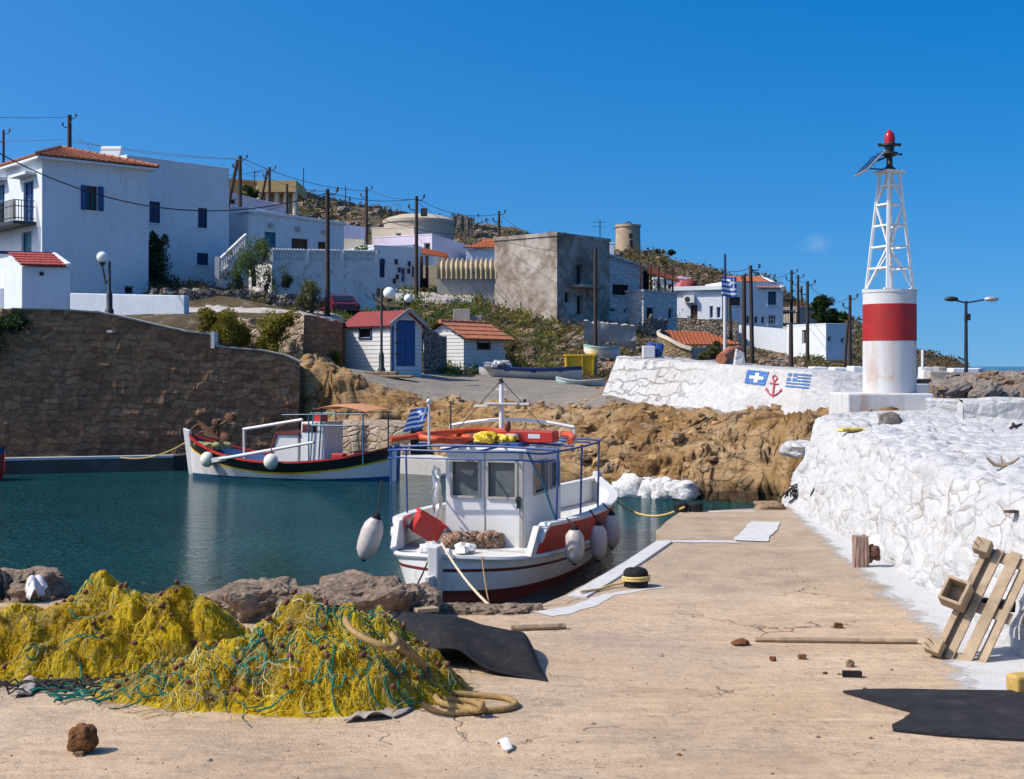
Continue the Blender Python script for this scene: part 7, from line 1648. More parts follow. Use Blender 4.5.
    for (h, ) in ((hl,), (hr,)):
        mk = MB(); ya, yb = w0 - h[0], w0 - h[2]
        for (p, q) in (((ya, h[1]), (yb, h[1])), ((yb, h[1]), (yb, h[3])), ((yb, h[3]), (ya, h[3])), ((ya, h[3]), (ya, h[1]))): mk.bar((x0 - .012, p[0], p[1]), (x0 - .012, q[0], q[1]), .035, .03)
        wn = mk.build('window', M['grey'], cab); gk = MB(); gk.quad((x0 + .03, ya, h[1]), (x0 + .03, yb, h[1]), (x0 + .03, yb, h[3]), (x0 + .03, ya, h[3])); gk.build('pane', M['cabinglass'], wn)
    for (u0, z0_, u1, z1_) in ((.42, 1.22, 1.05, 1.66), (1.2, 1.24, 1.62, 1.62)):
        mk = MB()
        for (p, q) in (((u0, z0_), (u1, z0_)), ((u1, z0_), (u1, z1_)), ((u1, z1_), (u0, z1_)), ((u0, z1_), (u0, z0_))): mk.bar((x0 + p[0], -w0 - .012, p[1]), (x0 + q[0], -w0 - .012, q[1]), .03, .035)
        wn = mk.build('window', M['grey'], cab); gk = MB(); gk.quad((x0 + u0, -w0 + .03, z0_), (x0 + u1, -w0 + .03, z0_), (x0 + u1, -w0 + .03, z1_), (x0 + u0, -w0 + .03, z1_)); gk.build('pane', M['cabinglass'], wn)
    mk = MB(); mk.quad((x0 + .95, w0 - .03, 1.22), (x0 + 1.6, w0 - .03, 1.22), (x0 + 1.6, w0 - .03, 1.66), (x0 + .95, w0 - .03, 1.66)); mk.quad((x1 - .03, -.45, 1.22), (x1 - .03, .45, 1.22), (x1 - .03, .45, 1.62), (x1 - .03, -.45, 1.62)); mk.build('forward_glass', M['cabinglass'], cab)
    mb = MB()
    for y_ in (.0,): mb.box((x0 - .004, y_, (zb + zt) / 2), (.012, .014, zt - zb - .06))
    mb.box((x0 - .012, -.53, (zb + zt) / 2), (.02, .05, zt - zb - .02)); mb.build('door_seam', M['grey'], cab)
    mb = MB(); mb.box((x0 - .03, -.50, 1.15), (.04, .05, .16)); mb.box((x0 - .04, -.48, 1.18), (.05, .03, .03)); mb.build('door_handle', M['iron'], cab)
    mb = MB(); mb.box(((x0 + x1) / 2, 0, zt + .02), (x1 - x0 + .16, 2 * w0 + .12, .05)); rf = mb.build('roof', hullwhite, cab, bevel=.018)
    mb = MB(); mb.box((x0 + .35, -.08, zt + .075), (.5, .75, .06)); mb.build('roof_hatch', M['railblue'], rf, bevel=.01)
    # blue canopy rails
    zc = 1.90; mb = MB(); loop = [(3.7, 1.12), (2.6, 1.18), (1.5, 1.16), (.95, 1.08), (.72, .8), (.64, .3), (.64, -.3), (.72, -.8), (.95, -1.06), (1.5, -1.14), (2.6, -1.16), (3.7, -1.10)]
    pts = catmull([Vector((a, b, zc - .03 * (abs(b) > 1))) for a, b in loop], 6); mb.tube(pts, .015, 6)
    mb.tube([p - Vector((0, 0, .10)) for p in pts[14:-14]], .013, 6)
    for xx in (1.3, 2.2, 3.1, 3.7): mb.tube([(xx, 1.16, zc), (xx, .4, zc + .03), (xx, -.4, zc + .03), (xx, -1.14, zc)], .018, 6)
    mb.tube([(.65, .25, zc), (2.0, .2, zc + .03), (3.7, .2, zc)], .016, 6); mb.tube([(.65, -.3, zc), (2.0, -.3, zc + .03), (3.7, -.3, zc)], .016, 6)
    rails = mb.build('canopy_frame', M['railblue'], root, True)
    for (xx, yy, k) in ((1.05, 1.1, 0), (1.75, 1.17, 0), (3.5, 1.12, 0), (1.5, -1.12, 0), (2.55, -1.16, 0), (3.65, -1.12, 1)):
        i = iz(xx); mb = MB(); mb.tube([(xx, yy * .98, Hh.s[i] + .28), (xx, yy, zc)], .015, 6); mb.build('post', M['railblue'], rails, True)
    mb = MB(); mb.tube([(1.0, -.85, zc), (1.35, -.98, 1.4), (1.5, -1.1, .92)], .018, 6); mb.build('brace', M['teal'], rails)
    # orange lifebuoys and rolled orange cover on the rails
    def tubelist(name, pts, r, mat, parent=None, n=10): mb = MB(); mb.tube(pts, r, n); return mb.build(name, mat, parent or root, True)
    tubelist('orange_cover', catmull([Vector(p) for p in [(1.25, 1.18, 2.0), (1.5, .95, 2.03), (2.1, .72, 2.06), (2.5, .3, 2.08), (2.55, -.02, 2.07)]], 6), .042, M['orange'])
    tubelist('orange_cover', catmull([Vector(p) for p in [(3.0, -.75, 2.02), (2.7, -.95, 2.02), (2.3, -1.1, 2.0), (2.0, -1.14, 1.97)]], 6), .045, M['orange'])
    mb = MB(); c = Vector((1.9, .65, 2.0)); mb.tube([c + Vector((.42 * math.cos(t), .36 * math.sin(t), .03 * math.sin(t))) for t in np.linspace(0, 2 * math.pi, 29)[:-1]], .05, 10, closed=True); mb.build('lifebuoy', M['orange'], root, True)
    # wheelhouse-top gear: white arch, mast, red box, yellow oilskins
    mb = MB(); mb.tube(catmull([Vector((2.9, y_, 2.12 + .10 * (1 - (y_ / .95) ** 2))) for y_ in np.linspace(-.95, .95, 7)], 4), .03, 6); mb.tube([(2.9, -.95, 2.12), (2.9, -.95, 1.88)], .02, 6); mb.tube([(2.9, .95, 2.12), (2.9, .95, 1.88)], .02, 6); mb.build('radar_arch', M['white'], root, True)
    mb = MB(); mb.tube([(2.75, .10, 1.85), (2.75, .10, 2.70), (2.75, .1, 2.76)], [.038, .034, .015], 10); mast = mb.build('mast', M['white'], root, True)
    mb = MB(); mb.bar((2.75, .52, 2.42), (2.75, -.32, 2.46), .05, .03); mb.box((2.72, .08, 2.46), (.12, .5, .02)); mb.box((2.75, .1, 2.66), (.03, .16, .02)); mb.build('spreader', M['white'], mast)
    mb = MB(); mb.tube([(2.75, .1, 2.75), (2.76, .12, 2.81)], .035, 8); mb.ball((2.75, -.25, 2.5), .03, 8); mb.build('mast_light', M['iron'], mast, True)
    mb = MB(); 
    for sg in (-1, 1): mb.tube([(2.75, .1, 2.8), (2.75, .1 + sg * .8, 1.95)], .006, 4)
    mb.build('stay', M['cable'], mast)
    mb = MB(); mb.box((2.25, -.42, 2.02), (.3, .9, .16)); rbx = mb.build('gear_box', M['red'], root, bevel=.015); mb = MB(); mb.box((2.098, -.28, 2.03), (.006, .17, .06)); mb.box((2.098, -.6, 2.03), (.006, .17, .06)); mb.build('sticker', M['white'], rbx)
    mb = MB()
    for k in range(10): rock_mesh(mb, (1.95 + rv.uniform(-.12, .15), .0 + rv.uniform(-.3, .22), 1.93 + rv.uniform(-.02, .12)), (.08, .10, .05), k * 1.7, 16, .6)
    mb.build('yellow_oilskins', M['yellow'], root, True)
    mb = MB(); mb.ball((2.0, -.25, 2.16), .055, 10, (.8, .8, 1.5)); mb.build('bottle', M['maroon'], root, True)
    mb = MB(); mb.tube([(2.4, .75, 1.9), (2.4, .75, 2.5)], .012, 5); mb.build('aerial', M['iron'], root)
    mb = MB(); mb.tube([(1.35, .66, 1.85), (1.35, .66, 2.5)], .02, 6); mb.ball((1.35, .66, 2.52), .04, 8); mb.build('flagstaff', M['white'], root, True)
    # stern gear on deck
    mb = MB(); zc_ = .56; q = Matrix.Rotation(.5, 3, 'Z') @ Matrix.Rotation(.55, 3, 'X')
    c = Vector((1.55, .78, .78))
    for (d, sz) in (((0, 0, -.12), (.5, .36, .02)), ((-.25, 0, .02), (.02, .36, .26)), ((.25, 0, .02), (.02, .36, .26)), ((0, -.18, .02), (.5, .02, .26)), ((0, .18, .02), (.5, .02, .26))): mb.box(c + q @ Vector(d), sz, q)
    for sz, d in (((.54, .03, .04), (0, -.2, .15)), ((.54, .03, .04), (0, .2, .15)), ((.03, .43, .04), (-.26, 0, .15)), ((.03, .43, .04), (.26, 0, .15))): mb.box(c + q @ Vector(d), sz, q)
    rootc = root
    mb.build('fish_crate', M['crate'], root)
    mb = MB()
    for k in range(7): rock_mesh(mb, (1.35 + .05 * k, .35 - .09 * k, .62 + .02 * (k % 2)), (.15, .11, .12), 5 + k, 20, .2)
    mb.build('folded_blanket', plaid, root, True)
    mb = MB(); 
    for k in range(14): rock_mesh(mb, (.5 + rv.uniform(-.2, .5), rv.uniform(-.1, .5), .62), (.09, .07, .05), k * 2.1, 10, .5)
    mb.build('crumpled_bag', M['whitemetal'], root, True)
    mb = MB()
    for k in range(5): rock_mesh(mb, (2.0 + rv.uniform(-.15, .15), .80 + rv.uniform(-.05, .05), .75 + .17 * k), (.06, .05, .14), k * 4.1, 14, .5)
    mb.build('hanging_net_bag', M['galv'], root, True)
    # net hauler wheel beyond the port rail
    mb = MB(); c = Vector((3.6, 1.05, 1.15)); mb.tube([c + Vector((0, .24 * math.cos(t), .24 * math.sin(t))) for t in np.linspace(0, 2 * math.pi, 20)[:-1]], .025, 6, closed=True)
    for k in range(6): t = k * math.pi / 3; mb.tube([c, c + Vector((0, .24 * math.cos(t), .24 * math.sin(t)))], .014, 5)
    mb.tube([c, c + Vector((0, -.1, -.5))], .05, 8); mb.build('net_hauler', M['iron'], root, True)
    place(root, S, ang)
    # fenders hanging alongside
    def wf(lp, L, r, label, rope, tilt=(0, 0, 1)):
        o = long_fender('f', Vector(lp), L, r, label, 'fenders of the nearest boat', tilt, rope); m = Matrix.Translation(S) @ Matrix.Rotation(ang, 4, 'Z')
        o.location = S + Rm @ Vector(lp); o.rotation_euler = (0, 0, ang)
    g = toL(P(370, 538, 17.0)); wf(g, .58, .145, 'large pale fender hanging at the left side of the nearest boat', (g.x + .1, g.y - .12, g.z + .75), (.10, -.30, 1))
    g = toL(P(574.5, 546, 17.0)); wf(g, .46, .13, 'pale fender against the red bulwark, first of three on the right side', (g.x + .05, g.y + .12, 1.0))
    g = toL(P(598.5, 542, 18.0)); wf(g, .50, .12, 'middle fender of three along the right side of nearest boat', (g.x + .05, g.y + .14, 1.0))
    g = toL(P(611.5, 531, 18.9)); wf(g, .50, .13, 'darkest fender, farthest of three on the right side of nearest boat', (g.x + .05, g.y + .15, 1.0))
    for o in list(COL.objects):
        pass
    fl = W2((1.35, .64, 2.46)); greek_flag(fl, Vector((-.27, -.03, -.06)), Vector((-.10, 0, -.30)), 20, 'small blue and white striped flag drooping from the nearest boat', .2)
    # mooring ropes
    def rope(a, b, sag, r, mat, label, name='mooring_rope'):
        a, b = Vector(a), Vector(b); mb = MB(); mb.tube([a.lerp(b, t) - Vector((0, 0, sag * 4 * t * (1 - t))) for t in np.linspace(0, 1, 20)], r, 6); mb.build(name, mat, label=label, cat='rope')
    rope(W2((.0, -.06, .80)), G(492, 609) + Vector((0, 0, .01)),   .06, .014, M['ropepale'], 'pale mooring rope from the nearest boat stern to the quay')
    rope(W2((.25, -.5, .62)), G(502, 606) + Vector((0, 0, -.05)), .3, .008, M['rope'], 'thin brown line dropping from the nearest boat stern')
    rope(W2((.02, .06, .72)), W2((-.05, .5, -.15)), .05, .012, M['ropeblack'], 'dark line running down beside the stern post')
    rope(W2((7.8, 0, .95)), P(684, 507, 19.4), .35, .016, M['ropeyel'], 'yellow mooring rope from nearest boat bow to far bollard')
def plaidmat():
    t = NT('plaid_blanket'); co = t.coord((1, 1, 1)); w = t.node('ShaderNodeTexChecker'); w.inputs['Scale'].default_value = 14; t.link(co, w.inputs['Vector'])
    w.inputs['Color1'].default_value = (.30, .13, .05, 1); w.inputs['Color2'].default_value = (.05, .03, .02, 1)
    w2 = t.node('ShaderNodeTexChecker'); w2.inputs['Scale'].default_value = 28; t.link(co, w2.inputs['Vector']); w2.inputs['Color1'].default_value = (.5, .4, .3, 1); w2.inputs['Color2'].default_value = (.12, .06, .03, 1)
    c = t.mix(.4, w.outputs[0], w2.outputs[0]); return t.set(c, .95)
plaid = plaidmat()
fishing_boat()

def second_boat():
    root = empty('fishing_boat', (0, 0, 0), 'black and white wooden fishing boat with orange awning moored by the stone wall', 'boat')
    a = P(393, 482, 34.0); S = Vector((a.x, a.y, WATER)); e = P(190, 473, 36.3); d = Vector((e.x - a.x, e.y - a.y, 0)); ang = math.atan2(d.y, d.x); Ln = d.length
    xs = [0, .12, .5, 1.2, 2.4, 3.6, 4.8, 5.6, 6.1, Ln]; hb = [.03, .25, .6, .86, 1.0, .98, .78, .48, .2, .02]
    sh = [.86, .82, .72, .58, .46, .46, .60, .80, .96, 1.06]; kl = [-.45, -.5, -.5, -.5, -.5, -.5, -.45, -.35, -.2, 0]
    Hh = Hull(xs, hb, sh, kl, 70, .5); n = len(Hh.x); mb = MB(); iz = lambda x: int(np.argmin(abs(Hh.x - x)))
    z = lambda c: (lambda i: Hh.s[i] - c)
    bt = lambda i: .03 + .10 * max(0, 1 - Hh.x[i] / 2.0)
    Hh.shell(mb, [lambda i: Hh.k[i], bt, z(.30), z(.25), z(.0)], [1, 0, 3, 2]); hull = mb.build('hull', [hullwhite, M['blue'], M['blackpaint'], M['yellow']], root, True)
    mb = MB(); Hh.rail(mb, lambda i: Hh.s[i], .05, 0, n, 1, 0, .10); Hh.rail(mb, lambda i: Hh.s[i], .05, 0, n, -1, 0, .10); mb.build('gunwale', M['red'], hull)
    mb = MB(); Hh.deck(mb, lambda i: Hh.s[i] - .22, 0, n, .03); mb.build('deck', worn('blue_deck', (.03, .12, .26), .6, .2, 3, (.3, .25, .2), .3), root)
    # inside bulwark faces
    mb = MB()
    for sd in (1, -1):
        g = [[Hh.pt(i, Hh.s[i] - .22, sd, -.035) for i in range(1, n - 1)], [Hh.pt(i, Hh.s[i] + .01, sd, -.035) for i in range(1, n - 1)]]; mb.grid(g)
    mb.build('inner_planking', M['blue'], hull)
    mb = MB(); mb.hexa([(Ln - .15, -.05, -.1), (Ln + .0, -.05, -.1), (Ln + .0, .05, -.1), (Ln - .15, .05, -.1)], [(Ln - .02, -.06, 1.2), (Ln + .2, -.06, 1.27), (Ln + .2, .06, 1.27), (Ln - .02, .06, 1.2)]); mb.build('stem_post', M['white'], root, bevel=.02)
    mb = MB(); mb.hexa([(-.10, -.05, -.5), (.05, -.05, -.5), (.05, .05, -.5), (-.10, .05, -.5)], [(-.14, -.06, .92), (.06, -.06, .92), (.06, .06, .92), (-.14, .06, .92)]); mb.build('stern_post', M['white'], root); mb = MB(); mb.hexa([(-.16, -.03, -.45), (-.11, -.03, -.45), (-.11, .03, -.45), (-.16, .03, -.45)], [(-.21, -.03, .85), (-.15, -.03, .85), (-.15, .03, .85), (-.21, .03, .85)]); mb.build('rudder', M['blue'], root)
    # engine housing and wheelhouse (x measured from the stern)
    mb = MB(); mb.hexa([(2.55, -.5, .25), (3.42, -.5, .25), (3.42, .5, .25), (2.55, .5, .25)], [(2.55, -.5, 1.18), (3.2, -.5, 1.18), (3.2, .5, 1.18), (2.55, .5, 1.18)]); cb = mb.build('engine_housing', M['white'], root, bevel=.02)
    mb = MB(); mb.hexa([(2.50, -.55, 1.18), (3.26, -.55, 1.18), (3.26, .55, 1.18), (2.50, .55, 1.18)], [(2.50, -.55, 1.24), (3.24, -.55, 1.24), (3.24, .55, 1.24), (2.50, .55, 1.24)]); mb.bar((3.22, .53, 1.18), (3.46, .53, .55), .04, .05); mb.build('housing_trim', M['maroon'], cb)
    mb = MB(); mb.hexa([(1.75, -.5, .2), (2.5, -.5, .2), (2.5, .5, .2), (1.75, .5, .2)], [(1.75, -.5, 1.52), (2.46, -.5, 1.52), (2.46, .5, 1.52), (1.75, .5, 1.52)]); wh_ = mb.build('wheelhouse', hullwhite, root, bevel=.02)
    mb = MB(); mb.box((2.2, .51, 1.36), (.42, .02, .2)); mb.build('window', M['maroon'], wh_); mb = MB(); mb.box((2.16, .0, 1.6), (.22, .4, .2)); mb.build('roof_box', M['red'], wh_)
    # awning
    mb = MB(); rows = []
    for i in range(14):
        x = .4 + 1.75 * i / 13; rows.append([(x, y_, 1.78 + .14 * math.sin(math.pi * i / 13) + .07 * (1 - (y_ / .95) ** 2) - .05 * (abs(y_) > .85)) for y_ in np.linspace(-.78, .78, 12)])
    mb.grid(rows); mb.grid([[(x, y, z_ + .012) for x, y, z_ in r] for r in rows]); aw = mb.build('awning', worn('orange_awning', (.55, .24, .10), .8, .12, 3, (.4, .25, .15), .3), root, True)
    mb = MB()
    for (x, y) in ((.5, .72), (.5, -.72), (2.1, .72), (2.1, -.72)): mb.tube([(x, y, .45), (x, y, 1.78)], .02, 6)
    for y in (.74, -.74): mb.tube([(.4, y, 1.77), (2.9, y, 1.71)], .016, 6)
    mb.tube([(.9, .74, 1.45), (2.0, .76, 1.45)], .025, 6)
    mb.build('awning_frame', M['teal'], root)
    # boom, oar
    mb = MB(); mb.tube([(4.38, .3, 1.28), (2.45, .45, 1.58)], .04, 8); mb.tube([(4.35, .3, .45), (4.36, .3, 1.28)], .03, 6); mb.build('boom', M['whitemetal'], root, True)
    mb = MB(); mb.tube([(4.75, .9, .50), (3.9, .95, .64), (1.8, .98, 1.02)], [.04, .05, .035], 8); mb.box((4.75, .9, .5), (.45, .04, .12), Matrix.Rotation(.17, 3, 'Y')); mb.build('oar', M['white'], root, True)
    mb = MB()
    for (x, y, sx) in ((2.15, .55, .25), (1.9, .55, .2)): mb.bar((x, y, .5), (x - .1, y, 1.9), .03)
    mb.build('ladder_pole', M['teal'], root)
    # net hauler on the foredeck
    mb = MB(); c = Vector((5.35, .1, .55)); mb.tube([c, c + Vector((-.02, 0, .75))], .055, 8); mb.tube([c + Vector((-.02, 0, .4)), c + Vector((.55, .1, .85)), c + Vector((.75, .1, .7))], .04, 7); mb.tube([c + Vector((.0, 0, .75)), c + Vector((-.5, 0, 1.05))], .045, 7)
    mb.tube([c + Vector((.5, .1, .6)), c + Vector((-.3, .05, .9))], .035, 6)
    for (dx, dz, r) in ((-.45, 1.05, .13), (-.3, .5, .14), (.25, .62, .12), (.0, .9, .10)): mb.lathe(c + Vector((dx, -.1, dz)), [(r * .4, -.02), (r, 0), (r * .7, .06), (r * .7, .16), (r, .22), (r * .4, .24)], 14, (0, 1, 0))
    for k in range(5): mb.bar(c + Vector((.55 - .06 * k, .12, .95 - .1 * k)), c + Vector((.1 - .06 * k, .12, .66 - .05 * k)), .03, .05)
    mb.build('net_hauler', M['rust'], root)
    mb = MB()
    for k in range(12): rock_mesh(mb, (5.6 + rv.uniform(-.35, .45), rv.uniform(-.25, .3), .80 + rv.uniform(-.05, .05)), (.14, .12, .07), k * 1.3, 10, .5)
    mb.build('rope_heap', M['netpale'], root, True)
    mb = MB()
    for k in range(6): rock_mesh(mb, (.7 + rv.uniform(-.3, .5), rv.uniform(-.3, .3), .62), (.16, .14, .10), k * 2.3, 10, .5)
    mb.build('tarpaulin_heap', M['maroon'], root, True)
    mb = MB(); mb.box((1.3, .55, .62), (.35, .2, .2)); mb.build('deck_box', M['red'], root, bevel=.02)
    place(root, S, ang); Rm = Matrix.Rotation(ang, 3, 'Z')
    for (px, py, Y, lab) in ((207.3, 459.5, 35.2, 'round white fender near the bow of the black and white boat'), (271, 461.5, 34.0, 'round white fender amidships on the black and white boat')):
        c = P(px, py, Y); fr_ = empty('fender', c, lab, 'fender', 'fenders of the black and white boat'); mb = MB(); mb.ball(c, .195, 18, (1, 1, 1.08)); mb.build('body', M['fenderw'], fr_, True); mb = MB(); mb.tube([c + Vector((0, 0, .19)), c + Vector((0, .1, .42))], .014, 5); mb.build('lanyard', M['ropeblack'], fr_)
    W2 = lambda p: S + Rm @ Vector(p)
    a, b = W2((Ln, 0, .95)), Vector((XY(118, 36.5), 36.7, -.38)); mb = MB(); mb.tube([a.lerp(b, t) - Vector((0, 0, .35 * 4 * t * (1 - t) * .6)) for t in np.linspace(0, 1, 20)], .018, 5); mb.build('mooring_rope', M['ropeyel'], label='yellow mooring rope from the black boat bow to the ledge', cat='rope')
second_boat()

def small_boat(label, S, ang, Ln, b, sheer, mats, thwarts=3, roll=0, name='rowing_boat'):
    root = empty(name, (0, 0, 0), label, 'boat'); k = Ln
    Hh = Hull([0, .05 * k, .25 * k, .5 * k, .75 * k, .93 * k, k], [.25 * b, .45 * b, .85 * b, b, .8 * b, .28 * b, .015], [sheer * 1.05, sheer * 1.02, sheer * .9, sheer * .86, sheer * 1.0, sheer * 1.22, sheer * 1.3], [.0, -.02, -.05, -.05, -.03, .1, .3], 40, .55); n = 40
    mb = MB(); Hh.shell(mb, [lambda i: Hh.k[i], lambda i: Hh.s[i] - .12, lambda i: Hh.s[i]], [0, 1]); g = [Hh.pt(0, z_, 1) for z_ in (0, .1, .2, sheer)] ; mb.cur = 0; mb.quad(Hh.pt(0, Hh.s[0], -1), Hh.pt(0, Hh.s[0], 1), Hh.pt(0, .1, 1), Hh.pt(0, .1, -1)); hull = mb.build('hull', mats[:2], root, True)
    mb = MB(); Hh.rail(mb, lambda i: Hh.s[i], .03, 0, n, 1, 0, .07); Hh.rail(mb, lambda i: Hh.s[i], .03, 0, n, -1, 0, .07); mb.build('gunwale', mats[1], hull)
    mb = MB(); Hh.deck(mb, lambda i: Hh.s[i] * .3, 1, n - 1, .03); mb.build('floor', mats[2], root)
    mb = MB()
    for q in range(thwarts): i = int(n * (.2 + .25 * q)); mb.box((Hh.x[i], 0, Hh.s[i] - .14), (.2, Hh.b[i] * 1.85, .03))
    mb.build('thwart', mats[1], root)
    root.location = S; root.rotation_euler = (roll, 0, ang); return root, Hh
o, _ = small_boat('white rowing boat with blue gunwale lying ashore before the tile roofed hut', TP(582, 51.5) + Vector((0, 0, .05)), math.radians(176), 4.1, .72, .52, [M['white'], M['railblue'], M['railblue']], 3, .06)
mb = MB(); c = TP(496, 51.5)
for k in range(16): rock_mesh(mb, (c.x + rv.uniform(-.35, .5), c.y + rv.uniform(-.3, .2), c.z + .5 + rv.uniform(-.05, .14)), (.16, .14, .08), k * 1.1, 10, .5)
mb.build('net_heap', M['galv'], smooth=True, label='grey net heap lying in the bow of the beached rowing boat', cat='net')
small_boat('small white and pale blue boat propped high beside the yellow skip', TP(620, 57) + Vector((0, 0, .9)), math.radians(172), 1.6, .55, .42, [M['whitemetal'], worn('pale_blue_paint', (.30, .48, .55), .5, .1, 4), M['teal']], 1, .1)
mb = MB(); c = TP(607, 57); 
for dx in (-.5, .4): mb.bar(c + Vector((dx, -.2, 0)), c + Vector((dx, -.2, .95)), .12); mb.bar(c + Vector((dx, .3, 0)), c + Vector((dx, .3, .95)), .12)
mb.bar(c + Vector((-.7, -.2, .9)), c + Vector((.6, -.2, .9)), .10); mb.build('trestle', M['grey'], label='grey trestle holding up the small pale blue boat', cat='trestle')
small_boat('pale turquoise flat dinghy lying low at the gravel road edge', TP(604, 47.2) + Vector((0, 0, -.05)), math.radians(178), 1.75, .5, .30, [worn('pale_turquoise', (.42, .56, .55), .5, .1, 4), worn('pale_turquoise_rim', (.5, .6, .58), .5, .1, 4), M['teal']], 1)
small_boat('red and blue boat bow just entering the left edge of the picture', Vector((XY(-62, 34), 34, WATER - .12)), math.radians(2), 1.72, .5, .75, [M['red'], M['blue'], M['blue']], 1)
# yellow skip
c = TP(580, 56.5); root = empty('skip', c, 'bright yellow skip container standing behind the beached boat', 'skip'); w, hh = 30 / F * 56.5, .92; mb = MB()
mb.hexa([c + Vector((-w * .46, -.4, .05)), c + Vector((w * .46, -.4, .05)), c + Vector((w * .46, .5, .05)), c + Vector((-w * .46, .5, .05))], [c + Vector((-w / 2, -.5, hh)), c + Vector((w / 2, -.5, hh)), c + Vector((w / 2, .6, hh)), c + Vector((-w / 2, .6, hh))]); mb.build('body', M['yellow'], root)
mb = MB()
for (a, b) in (((-w / 2, -.52, hh), (w / 2, -.52, hh)), ((w / 2, -.5, hh), (w / 2, .6, hh)), ((-w / 2, -.5, hh), (-w / 2, .6, hh))): mb.bar(c + Vector(a), c + Vector(b), .09, .09)
for f_ in (-.45, .05, .4): mb.bar(c + Vector((w * f_, -.47, .08)), c + Vector((w * f_ * 1.05, -.52, hh)), .09, .06)
mb.build('rib', M['yellow'], root)
# red car on the upper road
c = Vector((XY(338, 57.2), 57.2, 0)); c.z = tz(338, 57.2) - .02; root = empty('parked_car', c, 'dark red parked hatchback beside the tallest utility pole', 'car'); q = Matrix.Rotation(math.radians(112), 3, 'Z') @ Matrix.Diagonal((.8, .8, .72))
sec = [(-1.75, .35, .45, .62), (-1.72, .28, .78, .70), (-1.45, .25, .88, .74), (-1.3, .25, .92, .75), (-.85, .24, 1.30, .62), (-.2, .24, 1.42, .58), (.45, .24, 1.36, .60), (1.0, .24, .98, .74), (1.5, .26, .86, .73), (1.75, .32, .70, .66), (1.78, .36, .5, .6)]
mb = MB(); rows = []
for x, z0, z1, hw in sec: rows.append([c + q @ Vector(p) for p in [(x, -.74, z0), (x, -.80, .55), (x, -.76, min(z1, .86)), (x, -hw, z1), (x, hw, z1), (x, .76, min(z1, .86)), (x, .80, .55), (x, .74, z0)]])
mb.grid(rows); mb.quad(*rows[0]); mb.quad(*reversed(rows[-1])); bd = mb.build('body', M['carpaint'], root, False, bevel=.03)
for nm, pp in (('rear_window', [(-1.31, -.6, .93), (-1.31, .6, .93), (-.90, .52, 1.27), (-.90, -.52, 1.27)]), ('windscreen', [(1.0, .62, 1.0), (1.0, -.62, 1.0), (.5, -.54, 1.33), (.5, .54, 1.33)])):
    mb = MB(); mb.quad(*[c + q @ (Vector(p) + Vector((-.03 if nm == 'rear_window' else .03, 0, .02))) for p in pp]); mb.build(nm, M['glass'], bd)
for sg in (-1, 1):
    mb = MB(); mb.quad(*[c + q @ Vector((x, sg * (y + .012), z_)) for x, y, z_ in ((-.95, .735, .9), (.85, .735, .9), (.42, .62, 1.3), (-.75, .63, 1.27))]); mb.build('side_window', M['glass'], bd)
for sx in (-1.1, 1.1):
    for sy in (-.72, .72): 
        mb = MB(); p = c + q @ Vector((sx, sy, .29)); mb.lathe(p - (q @ Vector((0, .09, 0))), [(.12, 0), (.28, .01), (.29, .05), (.29, .13), (.28, .17), (.12, .18)], 18, q @ Vector((0, 1, 0))); mb.build('wheel', M['black'], root, True)
for sy in (-.6, .6): mb = MB(); mb.box(c + q @ Vector((-1.77, sy, .72)), (.05, .16, .2), q); mb.build('tail_light', M['redlens'], root)
# odds and ends on the far breakwater
mb = MB(); p = P(648.5, 352, 36.6); mb.box(p, (.34, .3, .34)); mb.build('polystyrene_box', M['white'], bevel=.02, label='white box standing on the breakwater crest near a blue bundle', cat='box')
mb = MB()
for k in range(7): rock_mesh(mb, P(655 + rv.uniform(-4, 4), 350 + rv.uniform(-4, 4), 36.8), (.12, .1, .13), k, 12, .5)
mb.build('tarpaulin_bundle', M['railblue'], smooth=True, label='crumpled blue tarpaulin bundle on the breakwater crest', cat='tarpaulin')
mb = MB(); a, b = P(721, 359, 33.5), P(739, 350.5, 35.5); mb.tube([a, a.lerp(b, .5) + Vector((0, 0, .05)), b], [.14, .17, .13], 10); mb.build('clay_pipe', M['tile'], smooth=True, label='broken terracotta pipe leaning on the breakwater behind flagpole', cat='pipe')
mb = MB(); p = P(739, 361, 33.2); mb.hexa([p + Vector(q_) for q_ in ((-.16, -.15, -.3), (.16, -.15, -.3), (.16, .15, -.3), (-.16, .15, -.3))], [p + Vector(q_) for q_ in ((-.08, -.1, .32), (.12, -.1, .2), (.12, .1, .2), (-.08, .1, .32))]); mb.build('white_stub', M['rubblewhite'], bevel=.02, label='small white masonry stub beside the terracotta pipe', cat='stub')
